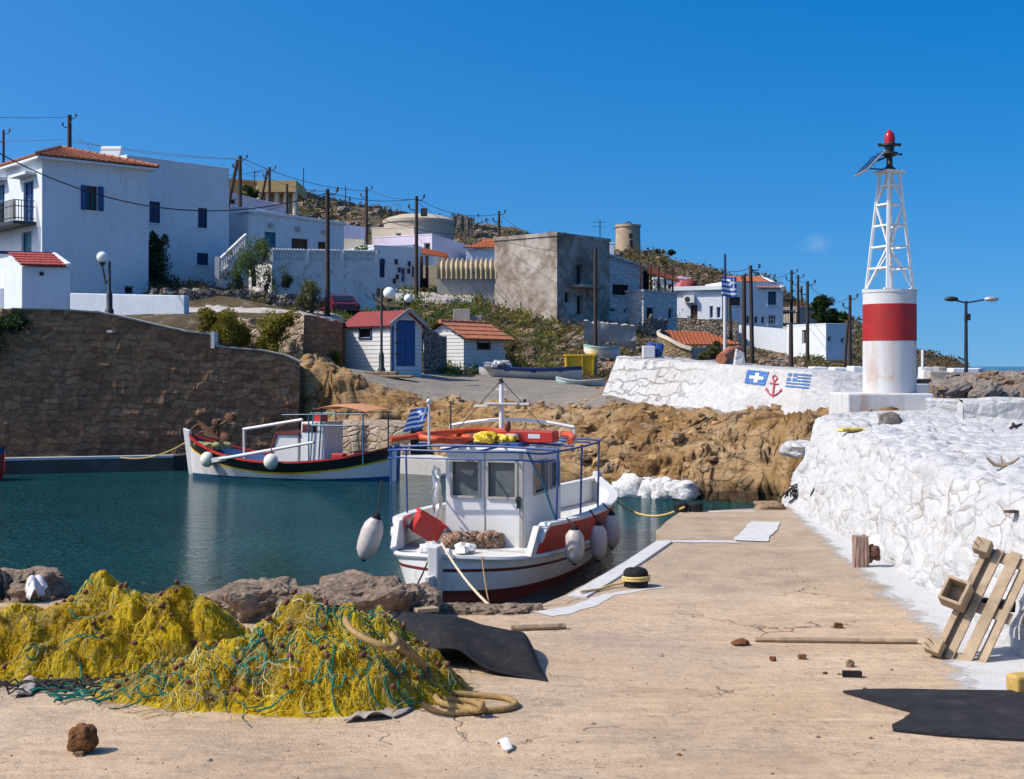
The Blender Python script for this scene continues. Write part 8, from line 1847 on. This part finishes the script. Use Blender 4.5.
# ================================================================== FOREGROUND
# ---- net heaps
def net_heap(label, cx, cy, bumps, ext, seed, n_str, teal_amt, tails, gold=.25, floats=60):
    rr = random.Random(seed); ex, ey = ext; root = empty('fishing_net_heap', (cx, cy, 0), label, 'fishing net')
    def hgt(x, y, fine=True):
        z = 0
        for (bx, by, sx, sy, h_, p) in bumps:
            d = ((x - bx) / sx) ** 2 + ((y - by) / sy) ** 2
            z = np.maximum(z, h_ * np.maximum(0, 1 - d) ** p) if True else z
        z = z * (1 + .22 * fbm(x * 2.3 + seed, y * 2.3, .5, 3))
        if fine:
            m_ = np.minimum(1, z * 8); wx = x + .10 * fbm(x * 3, y * 3, seed, 2); wy = y + .10 * fbm(x * 3 + 7, y * 3, seed, 2)
            z = z + m_ * (  .26 * np.abs(pnoise(wx * 4.2, wy * 4.2, seed + .4)) + .17 * np.abs(pnoise(wx * 9, wy * 9, seed + 1.7)) + .07 * np.abs(pnoise(wx * 20, wy * 20, seed + 4.2)) + .02 * fbm(x * 40, y * 40, seed, 2) - .08)
        return z
    nx, ny = 300, 200; gx, gy = np.meshgrid(np.linspace(cx - ex, cx + ex, nx), np.linspace(cy - ey, cy + ey, ny)); gz = hgt(gx, gy) - .02
    o = np_mesh('netting', gx - cx, gy - cy, gz, M['netbase'], kind=None, smooth=False); o.parent = root
    hb = hgt(gx, gy); 
    def H_(x, y):
        fx = (x - cx + ex) / (2 * ex) * (nx - 1); fy = (y - cy + ey) / (2 * ey) * (ny - 1)
        if not (0 <= fx < nx - 1 and 0 <= fy < ny - 1): return 0.0
        i, j = int(fx), int(fy); u, v = fx - i, fy - j
        return float((hb[j, i] * (1 - u) + hb[j, i + 1] * u) * (1 - v) + (hb[j + 1, i] * (1 - u) + hb[j + 1, i + 1] * u) * v)
    hs_ = np.maximum(.25 * hgt(gx, gy, False) + .75 * hb, 0); npr = np.random.RandomState(seed)
    def Hv(x, y):
        fx = np.clip((x - cx + ex) / (2 * ex) * (nx - 1), 0, nx - 1.01); fy = np.clip((y - cy + ey) / (2 * ey) * (ny - 1), 0, ny - 1.01)
        i, j = fx.astype(int), fy.astype(int); u, v = fx - i, fy - j
        return (hs_[j, i] * (1 - u) + hs_[j, i + 1] * u) * (1 - v) + (hs_[j + 1, i] * (1 - u) + hs_[j + 1, i + 1] * u) * v
    def strands(N, npt, step, r0, r1, wander, lift, bundle, hmin, sides, picks):
        """random curly strands lying on the heap, all walked at once -> verts, faces, material per face"""
        M_ = N * bundle; x = npr.uniform(cx - ex, cx + ex, N * 6); y = npr.uniform(cy - ey, cy + ey, N * 6); ok = Hv(x, y) > hmin; x, y = x[ok][:N], y[ok][:N]; N = len(x); M_ = N * bundle
        a = npr.uniform(0, 6.28, N); mid = np.array([picks(px_, py_) for px_, py_ in zip(x, y)]); rep_ = lambda q: np.repeat(q, bundle)
        x = rep_(x) + npr.normal(0, .018, M_) * (bundle > 1); y = rep_(y) + npr.normal(0, .018, M_) * (bundle > 1); a = rep_(a); mid = rep_(mid); ca = rep_(npr.uniform(-1, 1, N)) * wander; ph = npr.uniform(0, 6.28, M_); r = npr.uniform(r0, r1, M_); pts = np.zeros((M_, npt, 3)); e = .02
        for k in range(npt):
            pts[:, k, 0], pts[:, k, 1] = x, y; pts[:, k, 2] = np.maximum(.004, Hv(x, y) + r + lift * (.6 + .5 * np.sin(ph + k * .5)))
            a = a + ca + npr.normal(0, wander * .5, M_); ux, uy = np.cos(a), np.sin(a); sl = (Hv(x + ux * e, y + uy * e) - Hv(x - ux * e, y - uy * e)) / (2 * e); q = step / np.sqrt(1 + sl * sl); x = x + ux * q; y = y + uy * q
        d = np.gradient(pts, axis=1); d /= np.linalg.norm(d, axis=2)[..., None] + 1e-9; s1 = np.cross(d, np.array([.13, .21, 1.0])); s1 /= np.linalg.norm(s1, axis=2)[..., None] + 1e-9; s2 = np.cross(d, s1)
        V = np.stack([pts + (s1 * math.cos(t) + s2 * math.sin(t)) * r[:, None, None] for t in np.arange(sides) * 2 * math.pi / sides], 2)      # M x npt x sides x 3
        idx = np.arange(M_ * npt * sides).reshape(M_, npt, sides); A = idx[:, :-1]; B_ = idx[:, 1:]; F_ = np.stack([A, np.roll(A, -1, 2), np.roll(B_, -1, 2), B_], -1).reshape(-1, 4); return V.reshape(-1, 3), F_, np.repeat(mid, (npt - 1) * sides)
    def emit(name, parts, mats):
        vs, fs, ms, o_ = [], [], [], 0
        for v, f_, m_ in parts: vs.append(v); fs.append(f_ + o_); ms.append(m_); o_ += len(v)
        v = np.concatenate(vs) - np.array([cx, cy, 0]); q = np.concatenate(fs).astype(np.int32); ms = np.concatenate(ms).astype(np.int32); me = bpy.data.meshes.new(name)
        me.vertices.add(len(v)); me.vertices.foreach_set('co', v.astype(np.float32).reshape(-1)); me.loops.add(q.size); me.loops.foreach_set('vertex_index', q.reshape(-1)); me.polygons.add(len(q)); me.polygons.foreach_set('loop_start', np.arange(0, q.size, 4, dtype=np.int32)); me.polygons.foreach_set('loop_total', np.full(len(q), 4, dtype=np.int32))
        for m_ in mats: me.materials.append(m_)
        me.polygons.foreach_set('material_index', ms); me.update(calc_edges=True); o = bpy.data.objects.new(name, me); COL.objects.link(o); o.parent = root; o['kind'] = 'stuff'; return o
    def pick(x, y):
        q = mnoise.noise((x * 2.2, y * 2.2, seed)); k = rr.random()
        if k > .975: return 3
        if k < .16: return 2
        return 0 if q > -.06 else (1 if (q > -.26 or k < gold + .2) else 2)
    emit('twine', [strands(n_str, 12, .02, .0009, .0018, .6, .012, 1, .05, 3, pick), strands(n_str // 8, 18, .022, .0012, .0022, .25, .012, 3, .05, 3, pick)], [M['netyel'], M['netgold'], M['netpale'], M['netdark']])
    emit('headline_rope', [strands(teal_amt, 12, .025, .0045, .0065, .34, .012, 1, .05, 5, lambda x, y: 0 if rr.random() < .8 else 1), strands(teal_amt // 2, 18, .025, .003, .0045, .16, .012, 1, .05, 5, lambda x, y: 0 if rr.random() < .7 else 1)], [M['netteal'], M['netpale']])
    for k in range(floats):
        for _ in range(40):
            x, y = rr.uniform(cx - ex, cx + ex), rr.uniform(cy - ey, cy + ey)
            if H_(x, y) > .03: break
        else: continue
        m2 = MB(); a = Vector((rr.gauss(0, 1), rr.gauss(0, 1), rr.gauss(0, .5))).normalized(); r = rr.uniform(.014, .02)
        m2.lathe((x, y, H_(x, y) + .03), [(r * .4, -r * 1.3), (r * .9, -r * .8), (r, 0), (r * .9, r * .8), (r * .4, r * 1.3)], 8, a); m2.build('float', M['cork'], root, True)
    return H_
hA = G(330, 706); 
Hn2 = net_heap('yellow fishing net heap in front, peaked, with teal ropes and coiled rope', -1.55, 8.55,
    [(-1.26, 8.85, .98, .74, .56, 1.25), (-1.0, 8.75, .55, .55, .42, 1.1), (-1.75, 8.78, .9, .55, .30, 1.1), (-2.1, 8.72, .7, .34, .14, .8), (-2.45, 8.82, .5, .24, .08, .8)], (1.6, .95), 3, 2200, 150, None, .2, 70)
Hn1 = net_heap('yellow and tan fishing net heap at the left edge, lower and browner', -3.55, 9.55,
    [(-2.75, 9.9, .80, .78, .44, .75), (-3.1, 9.85, .8, .75, .43, .8), (-3.9, 9.7, 1.1, .75, .38, .9), (-4.7, 9.75, .9, .75, .38, 1.0), (-3.2, 9.35, .95, .40, .22, .9), (-4.0, 9.2, .8, .36, .18, .9)], (1.75, .95), 8, 2400, 30, None, .5, 50)
# cloths and dark scraps at the net edges
def cloth(name, pts, z, mat, label, cat, amp_=.03, seed=0):
    c = [G(*p) for p in pts]; mb = MB(); n = 16; rows = []
    for i in range(n + 1):
        u = i / n; row = []
        for j in range(n + 1):
            v = j / n; p = (c[0] * (1 - u) + c[1] * u) * (1 - v) + (c[3] * (1 - u) + c[2] * u) * v
            d = mnoise.noise((p.x * 4, p.y * 4, seed)) * .05; row.append((p.x + d, p.y + d * .6, z + .01 + amp_ * abs(mnoise.noise((p.x * 7, p.y * 7, seed + 2))) * 2 * math.sin(math.pi * u) ** .5))
        rows.append(row)
    mb.grid(rows); o = mb.build(name, mat, smooth=True, label=label, cat=cat); s = o.modifiers.new('thick', 'SOLIDIFY'); s.thickness = .006; return o
sack = worn('grey_sacking', (.33, .28, .24), .95, .2, 6, (.15, .11, .08), .4, .4, 40)
cloth('sacking', [(340, 724), (395, 719), (422, 704), (370, 707)], .0, sack, 'grey sacking edge lying under the front net heap', 'cloth', .04, 1)
cloth('sacking', [(10, 699), (36, 696), (44, 684), (18, 684)], .0, sack, 'grey sacking scrap at the foot of the left net heap', 'cloth', .05, 4)
cloth('sheet', [(26, 640), (44, 634), (46, 622), (28, 622)], .30, worn('pale_tarp', (.55, .52, .52), .7, .1, 5), 'pale plastic sheet lying on the left net heap', 'plastic sheet', .12, 8)
cloth('sheet', [(-12, 650), (8, 640), (10, 612), (-10, 606)], .30, M['black'], 'dark plastic sheet at the left photo edge on nets', 'plastic sheet', .12, 9)
cloth('paper_scrap', [(440, 692), (458, 691), (461, 682), (447, 681)], .0, worn('crumpled_foil', (.6, .6, .6), .4, .1, 9), 'crumpled pale scrap between the coiled rope and rubber mat', 'scrap', .05, 5)
mb = MB(); rr = random.Random(4)
for k in range(26):
    p = G(rr.uniform(50, 150), rr.uniform(686, 699)); pts = []; a = rr.uniform(0, 6.28)
    for i in range(9): pts.append((p.x, p.y, .012 + .02 * rr.random())); a += rr.gauss(0, .6); p = p + Vector((math.cos(a), math.sin(a) * .6, 0)) * .05
    mb.tube(pts, .007, 4)
mb.build('rope_tangle', M['netteal'], smooth=True, label='teal rope tangle on the ground between both net heaps', cat='rope')
mb = MB()
for k in range(34):
    p = G(rr.uniform(20, 150), rr.uniform(676, 694)); pts = []; a = rr.uniform(0, 6.28)
    for i in range(9): pts.append((p.x, p.y, .012 + .05 * rr.random())); a += rr.gauss(0, .6); p = p + Vector((math.cos(a), math.sin(a) * .6, 0)) * .045
    mb.tube(pts, .008, 4)
mb.build('rope_tangle', M['ropeblack'], smooth=True, label='dark tangled cord along the foot of the left net heap', cat='rope')
# tan rope: drapes over the front heap and coils on the concrete
pts = []
for (px, py, z) in [(346, 628, .50), (350, 636, .49), (362, 645, .46), (378, 652, .43), (390, 656, .40), (396, 650, .40), (392, 642, .42), (400, 648, .36), (412, 660, .28), (424, 672, .18), (433, 682, .07), (438, 690, .02), (430, 694, .02), (420, 700, .02), (430, 708, .02), (452, 713, .02), (480, 711, .02), (505, 709, .02), (516, 704, .02), (505, 698, .02), (478, 695, .02), (450, 693, .03), (436, 692, .04), (440, 702, .045), (462, 708, .035), (482, 710, .05), (474, 702, .02), (448, 699, .02), (432, 688, .05), (424, 676, .15), (412, 664, .25), (398, 654, .34)]:
    pts.append(G(px, py, z))
pts = catmull(pts, 6); mb = MB(); mb.tube([p + Vector((0, 0, .05 if p.z > .05 else 0)) for p in pts], .021, 8); mb.build('coiled_rope', M['rope'], smooth=True, label='thick tan rope draped over the front net heap and coiled on concrete', cat='rope')
# ---- rocks behind the nets
for i, (px, py, s, lab) in enumerate([(258, 606, (.34, .3, .22), 'pitted grey rock behind the nets, left of the boat'), (312, 607, (.32, .28, .20), 'pitted grey rock standing between the two larger quay rocks'), (370, 605, (.46, .32, .24), 'largest smooth grey rock on quay edge before the boat stern'), (14, 586, (.36, .3, .18), 'pitted grey rock behind the left net heap at photo edge'), (228, 606, (.3, .25, .14), 'dark low rock in the gap between the net heaps'), (414, 604, (.2, .2, .17), 'small grey rock touching the right side of largest rock')]):
    mb = MB(); c = G(px, py + 14); rock_mesh(mb, (c.x, c.y + .15, .08), s, i * 2.7 + .4, 90, .34); mb.build('rock', M['rock'], smooth=False, label=lab, cat='rock')
mb = MB(); 
for k in range(16): c = G(rr.uniform(440, 530), rr.uniform(609, 614)); rock_mesh(mb, (c.x, c.y, .0), (.09 + .06 * rr.random(), .07, .035 + .03 * rr.random()), k * 1.9, 16, .45)
mb.build('stone_rubble', M['rock'], label='low ridge of broken stones on the quay edge below the boat', cat='rubble')
c = G(425, 622); q = Matrix.Rotation(.35, 3, 'Z'); root = empty('wooden_block', (c.x, c.y, 0), 'small dark wooden block beside the largest quay rock', 'wooden block'); mb = MB(); mb.box((c.x, c.y, .055), (.20, .12, .05), q); mb.build('lower_board', M['darkwood'], root, bevel=.006); mb = MB(); mb.box((c.x + .01, c.y, .108), (.2, .11, .035), Matrix.Rotation(.42, 3, 'Z')); mb.build('upper_board', M['wood'], root, bevel=.006)
# ---- folded black rubber mat
def rubber_fold():
    nu, nv = 60, 30; rows = []
    for j in range(nv + 1):
        v = j / nv; row = []
        for i in range(nu + 1):
            u = i / nu
            bk = G(396 + 134 * u, 627 + 20 * u); ft = G(392 + 156 * u, 672 + 10 * u - 8 * (1 - u))
            p = bk.lerp(ft, v)
            ridge = math.sin(math.pi * min(1, v * 1.15)) ** .7
            arch = math.exp(-((u - .36) / .24) ** 2)
            z = .012 + ridge * (.22 - .05 * u) + arch * .16 * v ** 1.5
            z *= 1 - .93 * max(0, (u - .88) / .12) ** 2.2
            if u < .06: z *= .6 + u * 6.6
            row.append((p.x + .03 * mnoise.noise((u * 4, v * 4, 1)), p.y + .03 * mnoise.noise((u * 4, v * 4, 5)), max(.008, z + .012 * mnoise.noise((u * 6, v * 6, 9)))))
        rows.append(row)
    mb = MB(); mb.grid(rows); o = mb.build('rubber_mat', M['black'], smooth=True, label='folded black rubber mat arching off the ground beside the front net heap', cat='mat'); s = o.modifiers.new('thick', 'SOLIDIFY'); s.thickness = .016; s.offset = 1
    mb = MB(); c = G(412, 668); mb.lathe(c + Vector((.03, .12, .07)), [(.045, -.2), (.05, -.2), (.05, .2), (.045, .2)], 16, (.4, 1, 0)); mb.build('pipe_end', M['black'], smooth=True, label='short black pipe lying under the arch of the rubber mat', cat='pipe')
rubber_fold()
# ---- flat black mat, right
def flat_mat():
    out = [(843, 693.5), (870, 691.5), (905, 691), (950, 692), (990, 692.5), (1024, 693.5), (1070, 694), (1075, 748), (1024, 742), (985, 740), (940, 737), (893, 732), (892, 727), (903, 722), (913, 714), (895, 709), (868, 701)]
    w = [G(*p) for p in out]; n = len(w); top = [(p.x, p.y, .018 + .006 * mnoise.noise((p.x * 3, p.y * 3, 0))) for p in w]; bot = [(p.x, p.y, .005) for p in w]
    mb = MB(); mb.raw(top + bot, [tuple(reversed(range(n)))] + [(i, (i + 1) % n, n + (i + 1) % n, n + i) for i in range(n)])
    felt = NT('black_rubber_sheet'); co = felt.coord((1, 1, 1), (0, 0, 0), 'World'); c = felt.ramp(felt.noise(co, 5, 8, .75), [(.35, (.016, .016, .02)), (.6, (.032, .032, .036)), (.75, (.075, .07, .068))]); felt.set(c, .9, felt.bump(felt.noise(co, 40, 8, .75), .8, .012), spec=.15)
    mb.build('rubber_mat', felt.m, label='flat torn black rubber mat lying on the concrete at lower right', cat='mat')
flat_mat()
# ---- bollards
def bollard(p, r, h_, label, mat, rope=False):
    root = empty('bollard', p, label, 'bollard'); mb = MB(); n = 24; rows = []
    pr = [(r * 1.0, 0), (r * .98, h_ * .2), (r * 1.02, h_ * .55), (r * 1.04, h_ * .75), (r * .9, h_ * .9), (r * .6, h_ * .98), (0.001, h_)]
    for (q, z) in pr:
        rows.append([(p.x + q * (1 + .08 * mnoise.noise((math.cos(t) * 2, math.sin(t) * 2, z * 9))) * math.cos(t), p.y + q * (1 + .08 * mnoise.noise((math.cos(t) * 2, math.sin(t) * 2, z * 9 + 3))) * math.sin(t), p.z + z + .01 * mnoise.noise((t, z * 20, 0))) for t in np.linspace(0, 2 * math.pi, n)])
    mb.grid(rows); mb.build('post', mat, root, True)
    if rope:
        mb = MB(); mb.tube([(p.x + (r + .012) * math.cos(t), p.y + (r + .012) * math.sin(t), p.z + h_ * .3 + .004 * t) for t in np.linspace(0, 12.5, 50)], .012, 6)
        e = G(578, 600); mb.tube(catmull([Vector((p.x - r, p.y - .03, p.z + h_ * .25)), Vector((p.x - r - .12, p.y - .08, .03)), G(600, 591) + Vector((0, 0, .02)), G(580, 596) + Vector((0, 0, .04))], 6), .013, 6); mb.build('rope', M['ropeyel'], root, True)
bollard(G(636, 586.5), .12, .19, 'stout black bollard wound with yellow rope on the white painted line', M['black'], True)
for (px, dx, lab) in ((681, 0, 'left black bollard of two at the far pier end'), (696, 0, 'right black bollard of two at the far pier end')): bollard(G(px, 511.5), .105, .14, lab, M['black'])
# ---- shore rocks painted white, slab
for i, (px, py, Y, s, lab) in enumerate([(630, 489, 30.0, (.38, .35, .3), 'leftmost whitewashed rock at the waterline below tan rocks'), (648, 490, 29.8, (.3, .3, .26), 'second whitewashed rock at the waterline from the left'), (664, 491, 29.5, (.3, .3, .27), 'third whitewashed rock at the waterline from the left'), (682, 492, 29.3, (.38, .3, .24), 'rightmost whitewashed rock at the waterline')]):
    mb = MB(); rock_mesh(mb, P(px, py, Y), s, i * 1.3 + .7, 30, .3); mb.build('rock', M['whiterock'], smooth=True, label=lab, cat='rock', group='whitewashed shore rocks')
mb = MB(); rock_mesh(mb, P(628, 459.5, 32.6), (.28, .2, .10), 2.2, 24, .2); mb.build('slab', M['whiterock'], label='pale flat stone slab resting on the tan rocks', cat='stone slab')
# ---- rope ring and tangle on the wall end
def on_wall(px, py, Yg): return P(px, py, Yg)
c = P(819.5, 493, 19.3); mb = MB(); mb.tube([c + Vector((.02 * math.sin(3 * t), .12 * math.cos(t), .13 * math.sin(t) + .0)) + Vector((.16 * math.cos(t) * .9, 0, 0)) for t in np.linspace(0, 2 * math.pi, 26)[:-1]], .016, 6, closed=True)
for k in range(4): a = c + Vector((.10, .0, .08)); mb.tube([a, a + Vector((rr.uniform(-.02, .1), rr.uniform(-.05, .05), rr.uniform(-.2, .06)))], .014, 5)
mb.build('rope_loop', M['ropeblack'], smooth=True, label='black rope loop hanging on the near wall end', cat='rope')
mb = MB()
for k in range(18):
    a = P(792 + rr.uniform(-6, 10), 489 + rr.uniform(-4, 6), 20.4 + rr.uniform(-.15, .1)); mb.tube([a, a + Vector((rr.uniform(-.12, .16), rr.uniform(-.08, .08), rr.uniform(-.12, .08))), a + Vector((rr.uniform(-.2, .2), rr.uniform(-.1, .1), rr.uniform(-.2, .02)))], .013, 5)
mb.build('rope_tangle', M['ropeblack'], smooth=True, label='frayed dark rope tangle beside the loop on near wall end', cat='rope')
# ---- wooden post stump at the wall
c = G(860, 567); root = empty('timber_stump', c, 'reddish weathered timber stump leaning against the near white wall', 'timber'); mb = MB(); rows = []
stump = NT('split_timber'); co = stump.coord((9, 9, 1.2)); cc = stump.ramp(stump.noise(co, 3, 8, .7), [(.3, (.14, .075, .055)), (.55, (.40, .25, .19)), (.75, (.55, .40, .32))]); stump.set(cc, .9, stump.bump(stump.noise(co, 5, 8, .75), .9, .03))
for k in range(12):
    z = .34 * k / 11; rows.append([(c.x + .085 * (abs(math.cos(t)) ** .5 * (1 if math.cos(t) > 0 else -1)) + .018 * mnoise.noise((t * 2, z * 3, 0)), c.y + .06 * (abs(math.sin(t)) ** .5 * (1 if math.sin(t) > 0 else -1)) + .018 * mnoise.noise((t * 3, z * 3, 3)), z + .015 * mnoise.noise((t * 3, k, 1))) for t in np.linspace(0, 2 * math.pi, 40)])
rows.append([(c.x, c.y, .345)] * 40); mb.grid(rows); mb.build('log', stump.m, root); mb = MB()
for k in range(7): rock_mesh(mb, (c.x + .13 + rr.uniform(-.04, .05), c.y + rr.uniform(-.05, .05), .05 + rr.uniform(0, .14)), (.04, .04, .05), k * 1.7, 10, .6)
mb.build('rotten_chips', M['darkwood'], root)
# ---- pallet leaning on the wall
def pallet():
    a = G(932, 656); b = P(985, 546, 10.15); x = (b - a).normalized(); L = (b - a).length
    w = Vector((.80, -.55, -.10)); w = (w - x * w.dot(x)).normalized(); n = w.cross(x)
    if n.x > 0: n = -n
    Mx = Matrix((x, w, n)).transposed(); Wd = .40
    root = empty('pallet', a, 'broken wooden pallet leaning upright against the near white wall', 'pallet'); B = lambda u, v, t: a + x * u + w * v + n * t
    for k, (v, wd, l0, l1) in enumerate(((.03, .05, 0, 1.0), (.13, .06, .02, 1.0), (.25, .085, .0, 1.02), (.36, .055, .05, .97))):
        mb = MB(); mb.box(B(L * (l0 + l1) / 2, v, .03), (L * (l1 - l0), wd, .024), Mx); mb.build('slat', M['wood'], root, bevel=.004)
    for k, u in enumerate((.05, .50, .95)):
        mb = MB()
        if k == 1:
            mb.box(B(L * u, .08, .045 + .075), (.20, .025, .15), Mx); mb.box(B(L * u - .09, -.0, .12), (.025, .16, .15), Mx); mb.box(B(L * u + .09, -.0, .12), (.025, .16, .15), Mx); mb.box(B(L * u, -.08, .12), (.2, .022, .15), Mx); mb.box(B(L * u, .0, .055), (.18, .14, .02), Mx)
        else: mb.box(B(L * u, .02, .045 + .05), (.11, .12, .10), Mx)
        mb.build('block', M['wood'], root, bevel=.006, label=('hollow box block in the middle' if k == 1 else None))
    for u in (.05, .50, .95): mb = MB(); mb.box(B(L * u, .20, .006), (.09, .42, .022), Mx); mb.build('crossboard', M['wood'], root, bevel=.004)
    for v in (.06, .34): mb = MB(); mb.box(B(L * .5, v, -.016), (L * .96, .07, .02), Mx); mb.build('rear_slat', M['wood'], root, bevel=.004)
    mb = MB()
    for q in ((.02, .0), (.06, .01), (.93, .0), (.97, .02)): mb.tube([B(L * q[0], q[1], .14), B(L * q[0], q[1] - .03, .20)], .0035, 4)
    mb.build('nail', M['rust'], root)
    mb = MB(); p = P(987, 605, 10.05); mb.bar(p + Vector((-.13, 0, .02)), p + Vector((.22, .06, -.02)), .10, .085); mb.build('charred_beam', M['black'], bevel=.008, label='short charred beam wedged between the pallet and near white wall', cat='beam')
pallet()
# ---- planks, beams, stones, brick, foam
def stick(name, pa, pb, r, mat, label, cat, h_=None):
    a, b = G(*pa), G(*pb); a.z = b.z = r; mb = MB(); mid = a.lerp(b, .5); d = (b - a); nrm = Vector((-d.y, d.x, 0)).normalized()
    n = 14; pts = [a.lerp(b, i / n) + nrm * .012 * mnoise.noise((i * .6, r * 50, 0)) for i in range(n + 1)]; mb.tube(pts, [r * (1 + .15 * mnoise.noise((i * .9, 3, r * 90))) for i in range(n + 1)], 7); mb.build(name, mat, label=label, cat=cat)
stick('timber_pole', (755, 642), (917, 644), .022, M['wood'], 'long thin weathered timber pole lying across the concrete', 'pole')
stick('plank', (511, 631), (566, 629), .026, M['wood'], 'short weathered plank lying on the concrete below the boat', 'plank')
mb = MB(); c = G(83, 752); c.z = 0; rock_mesh(mb, (c.x, c.y, .075), (.075, .07, .075), 9.1, 34, .2); mb.build('brick_lump', M['brick'], label='crumbling brown brick lump lying alone at lower left', cat='brick')
mb = MB(); c = G(92, 756); rock_mesh(mb, (c.x - .07, c.y, .012), (.025, .02, .014), 3.1, 14, .4); mb.build('pebble', M['tanrock'], label='tan chip at the foot of the brown brick lump', cat='stone')
mb = MB(); c = G(1016, 692); q = Matrix.Rotation(.3, 3, 'Z'); mb.box((c.x + .04, c.y, .062), (.17, .13, .12), q); mb.build('foam_block', M['foam'], bevel=.02, label='ochre foam block at the right edge behind the black mat', cat='foam block')
mb = MB(); c = G(852, 677); mb.box((c.x, c.y, .022), (.135, .05, .042), Matrix.Rotation(-.12, 3, 'Z')); mb.build('rubber_chock', M['black'], bevel=.006, label='small black rubber chock on the concrete near the flat mat', cat='rubber block')
for i, (px, py, sx, sz, lab) in enumerate([(740, 645, .062, .026, 'largest brown stone at the left end of the timber pole'), (838, 628, .036, .025, 'brown stone beyond the timber pole in the concrete middle'), (773, 661, .024, .02, 'small round brown stone, left of two before the pole'), (802, 659, .03, .02, 'small brown stone, right of two before the timber pole'), (850, 667, .024, .03, 'brown pebble touching the small black rubber chock'), (825, 674, .016, .01, 'tiny dark pebble left of the rubber chock'), (865, 690, .012, .01, 'tiny brown pebble between the chock and flat mat')]):
    mb = MB(); c = G(px, py); rock_mesh(mb, (c.x, c.y, sz * .7), (sx, sx * .75, sz), i * 2.3, 16, .4); mb.build('stone', M['brick'] if i != 4 else M['tanrock'], label=lab, cat='stone')
cloth('paper_scrap', [(494, 747), (512, 753), (516, 750), (500, 745)], .0, worn('paper', (.6, .58, .55), .8, .05, 5), 'curled white paper scrap on the concrete in front', 'scrap', .03, 12)
# ---- bits on top of the near wall
mb = MB()
for k in range(16): a = P(1018 + rr.uniform(-6, 14), 431 + rr.uniform(-4, 3), 18.6 + rr.uniform(-.2, .2)); mb.tube([a, a + Vector((rr.uniform(-.15, .15), rr.uniform(-.1, .1), rr.uniform(-.05, .08))), a + Vector((rr.uniform(-.25, .25), rr.uniform(-.1, .1), rr.uniform(-.1, .02)))], .02, 5)
mb.build('rope_tangle', M['ropeblack'], smooth=True, label='black rope bundle on the wall top at right edge', cat='rope')
def top_at(px, py):
    from_ = Vector((0, 0, H)); d = Vector(((px - 512) / F, 1, (HORIZON - py) / F)).normalized(); return BVHW.ray_cast(from_, d)[0]
p = top_at(1003, 468) or P(1003, 468, 13); mb = MB(); mb.tube([p + Vector((-.16, 0, .10)), p + Vector((-.08, 0, .03)), p + Vector((0, 0, .02)), p + Vector((.1, 0, .06)), p + Vector((.17, .02, .10))], [.012, .02, .022, .016, .008], 6); mb.tube([p, p + Vector((-.02, 0, .12))], [.014, .006], 5); mb.build('driftwood', M['wood'], smooth=True, label='forked grey driftwood stick on top of the near wall', cat='driftwood')
p = top_at(858, 431) or P(858, 431, 19); mb = MB()
for k in range(6): rock_mesh(mb, p + Vector((.08 * k - .2, rr.uniform(-.05, .05), .02)), (.10, .07, .03), k * 1.2, 10, .5)
mb.build('yellow_rag', worn('dull_yellow_cloth', (.50, .38, .10), .9, .2, 8), smooth=True, label='dull yellow rag on the wall top before the harbour light', cat='rag')
p = top_at(890, 423) or P(890, 423, 21); mb = MB(); rock_mesh(mb, p + Vector((0, 0, .05)), (.16, .12, .10), 3.3, 20, .3); mb.build('stone', M['boulder'], smooth=True, label='grey stone on the wall top just before the light plinth', cat='stone')
p = top_at(1016, 513) or P(1020, 513, 10.6); mb = MB(); mb.box(p + Vector((0, 0, .015)), (.2, .07, .02), Matrix.Rotation(.4, 3, 'Z')); mb.build('wood_chip', M['darkwood'], label='small reddish wood chip on the wall top at right edge', cat='wood chip')
# litter specks: many tiny chips and grit on the concrete
mb = MB(); rg = random.Random(21)
for k in range(1700):
    px = rg.uniform(-20, 1000); py = rg.uniform(560, 790) if rg.random() < .8 else rg.uniform(520, 600); c = G(px, py)
    g = mnoise.noise((c.x * 1.4, c.y * 1.4, 4))
    if g < rg.uniform(-.25, .45): continue
    toe_x = 3.3 + .06 * c.y
    if c.x > toe_x - .1 or c.y > 13.5 or (c.y > 8.9 and c.x < .6): continue
    s = rg.uniform(.003, .009) * (2.0 if rg.random() < .06 else 1); mb.cur = rg.randrange(3); base = len(mb.v); a = rg.uniform(0, 6.28)
    for i in range(5): t = a + i * 1.2566; mb.v.append((c.x + s * rg.uniform(.6, 1.5) * math.cos(t), c.y + s * rg.uniform(.6, 1.5) * math.sin(t), .001))
    mb.v.append((c.x, c.y, s * .9))
    for i in range(5): mb.f.append((base + i, base + (i + 1) % 5, base + 5)); mb.m.append(mb.cur)
mb.build('grit', [M['brick'], M['tanrock'], M['boulder']], kind='stuff', origin=(0, 0, 0))
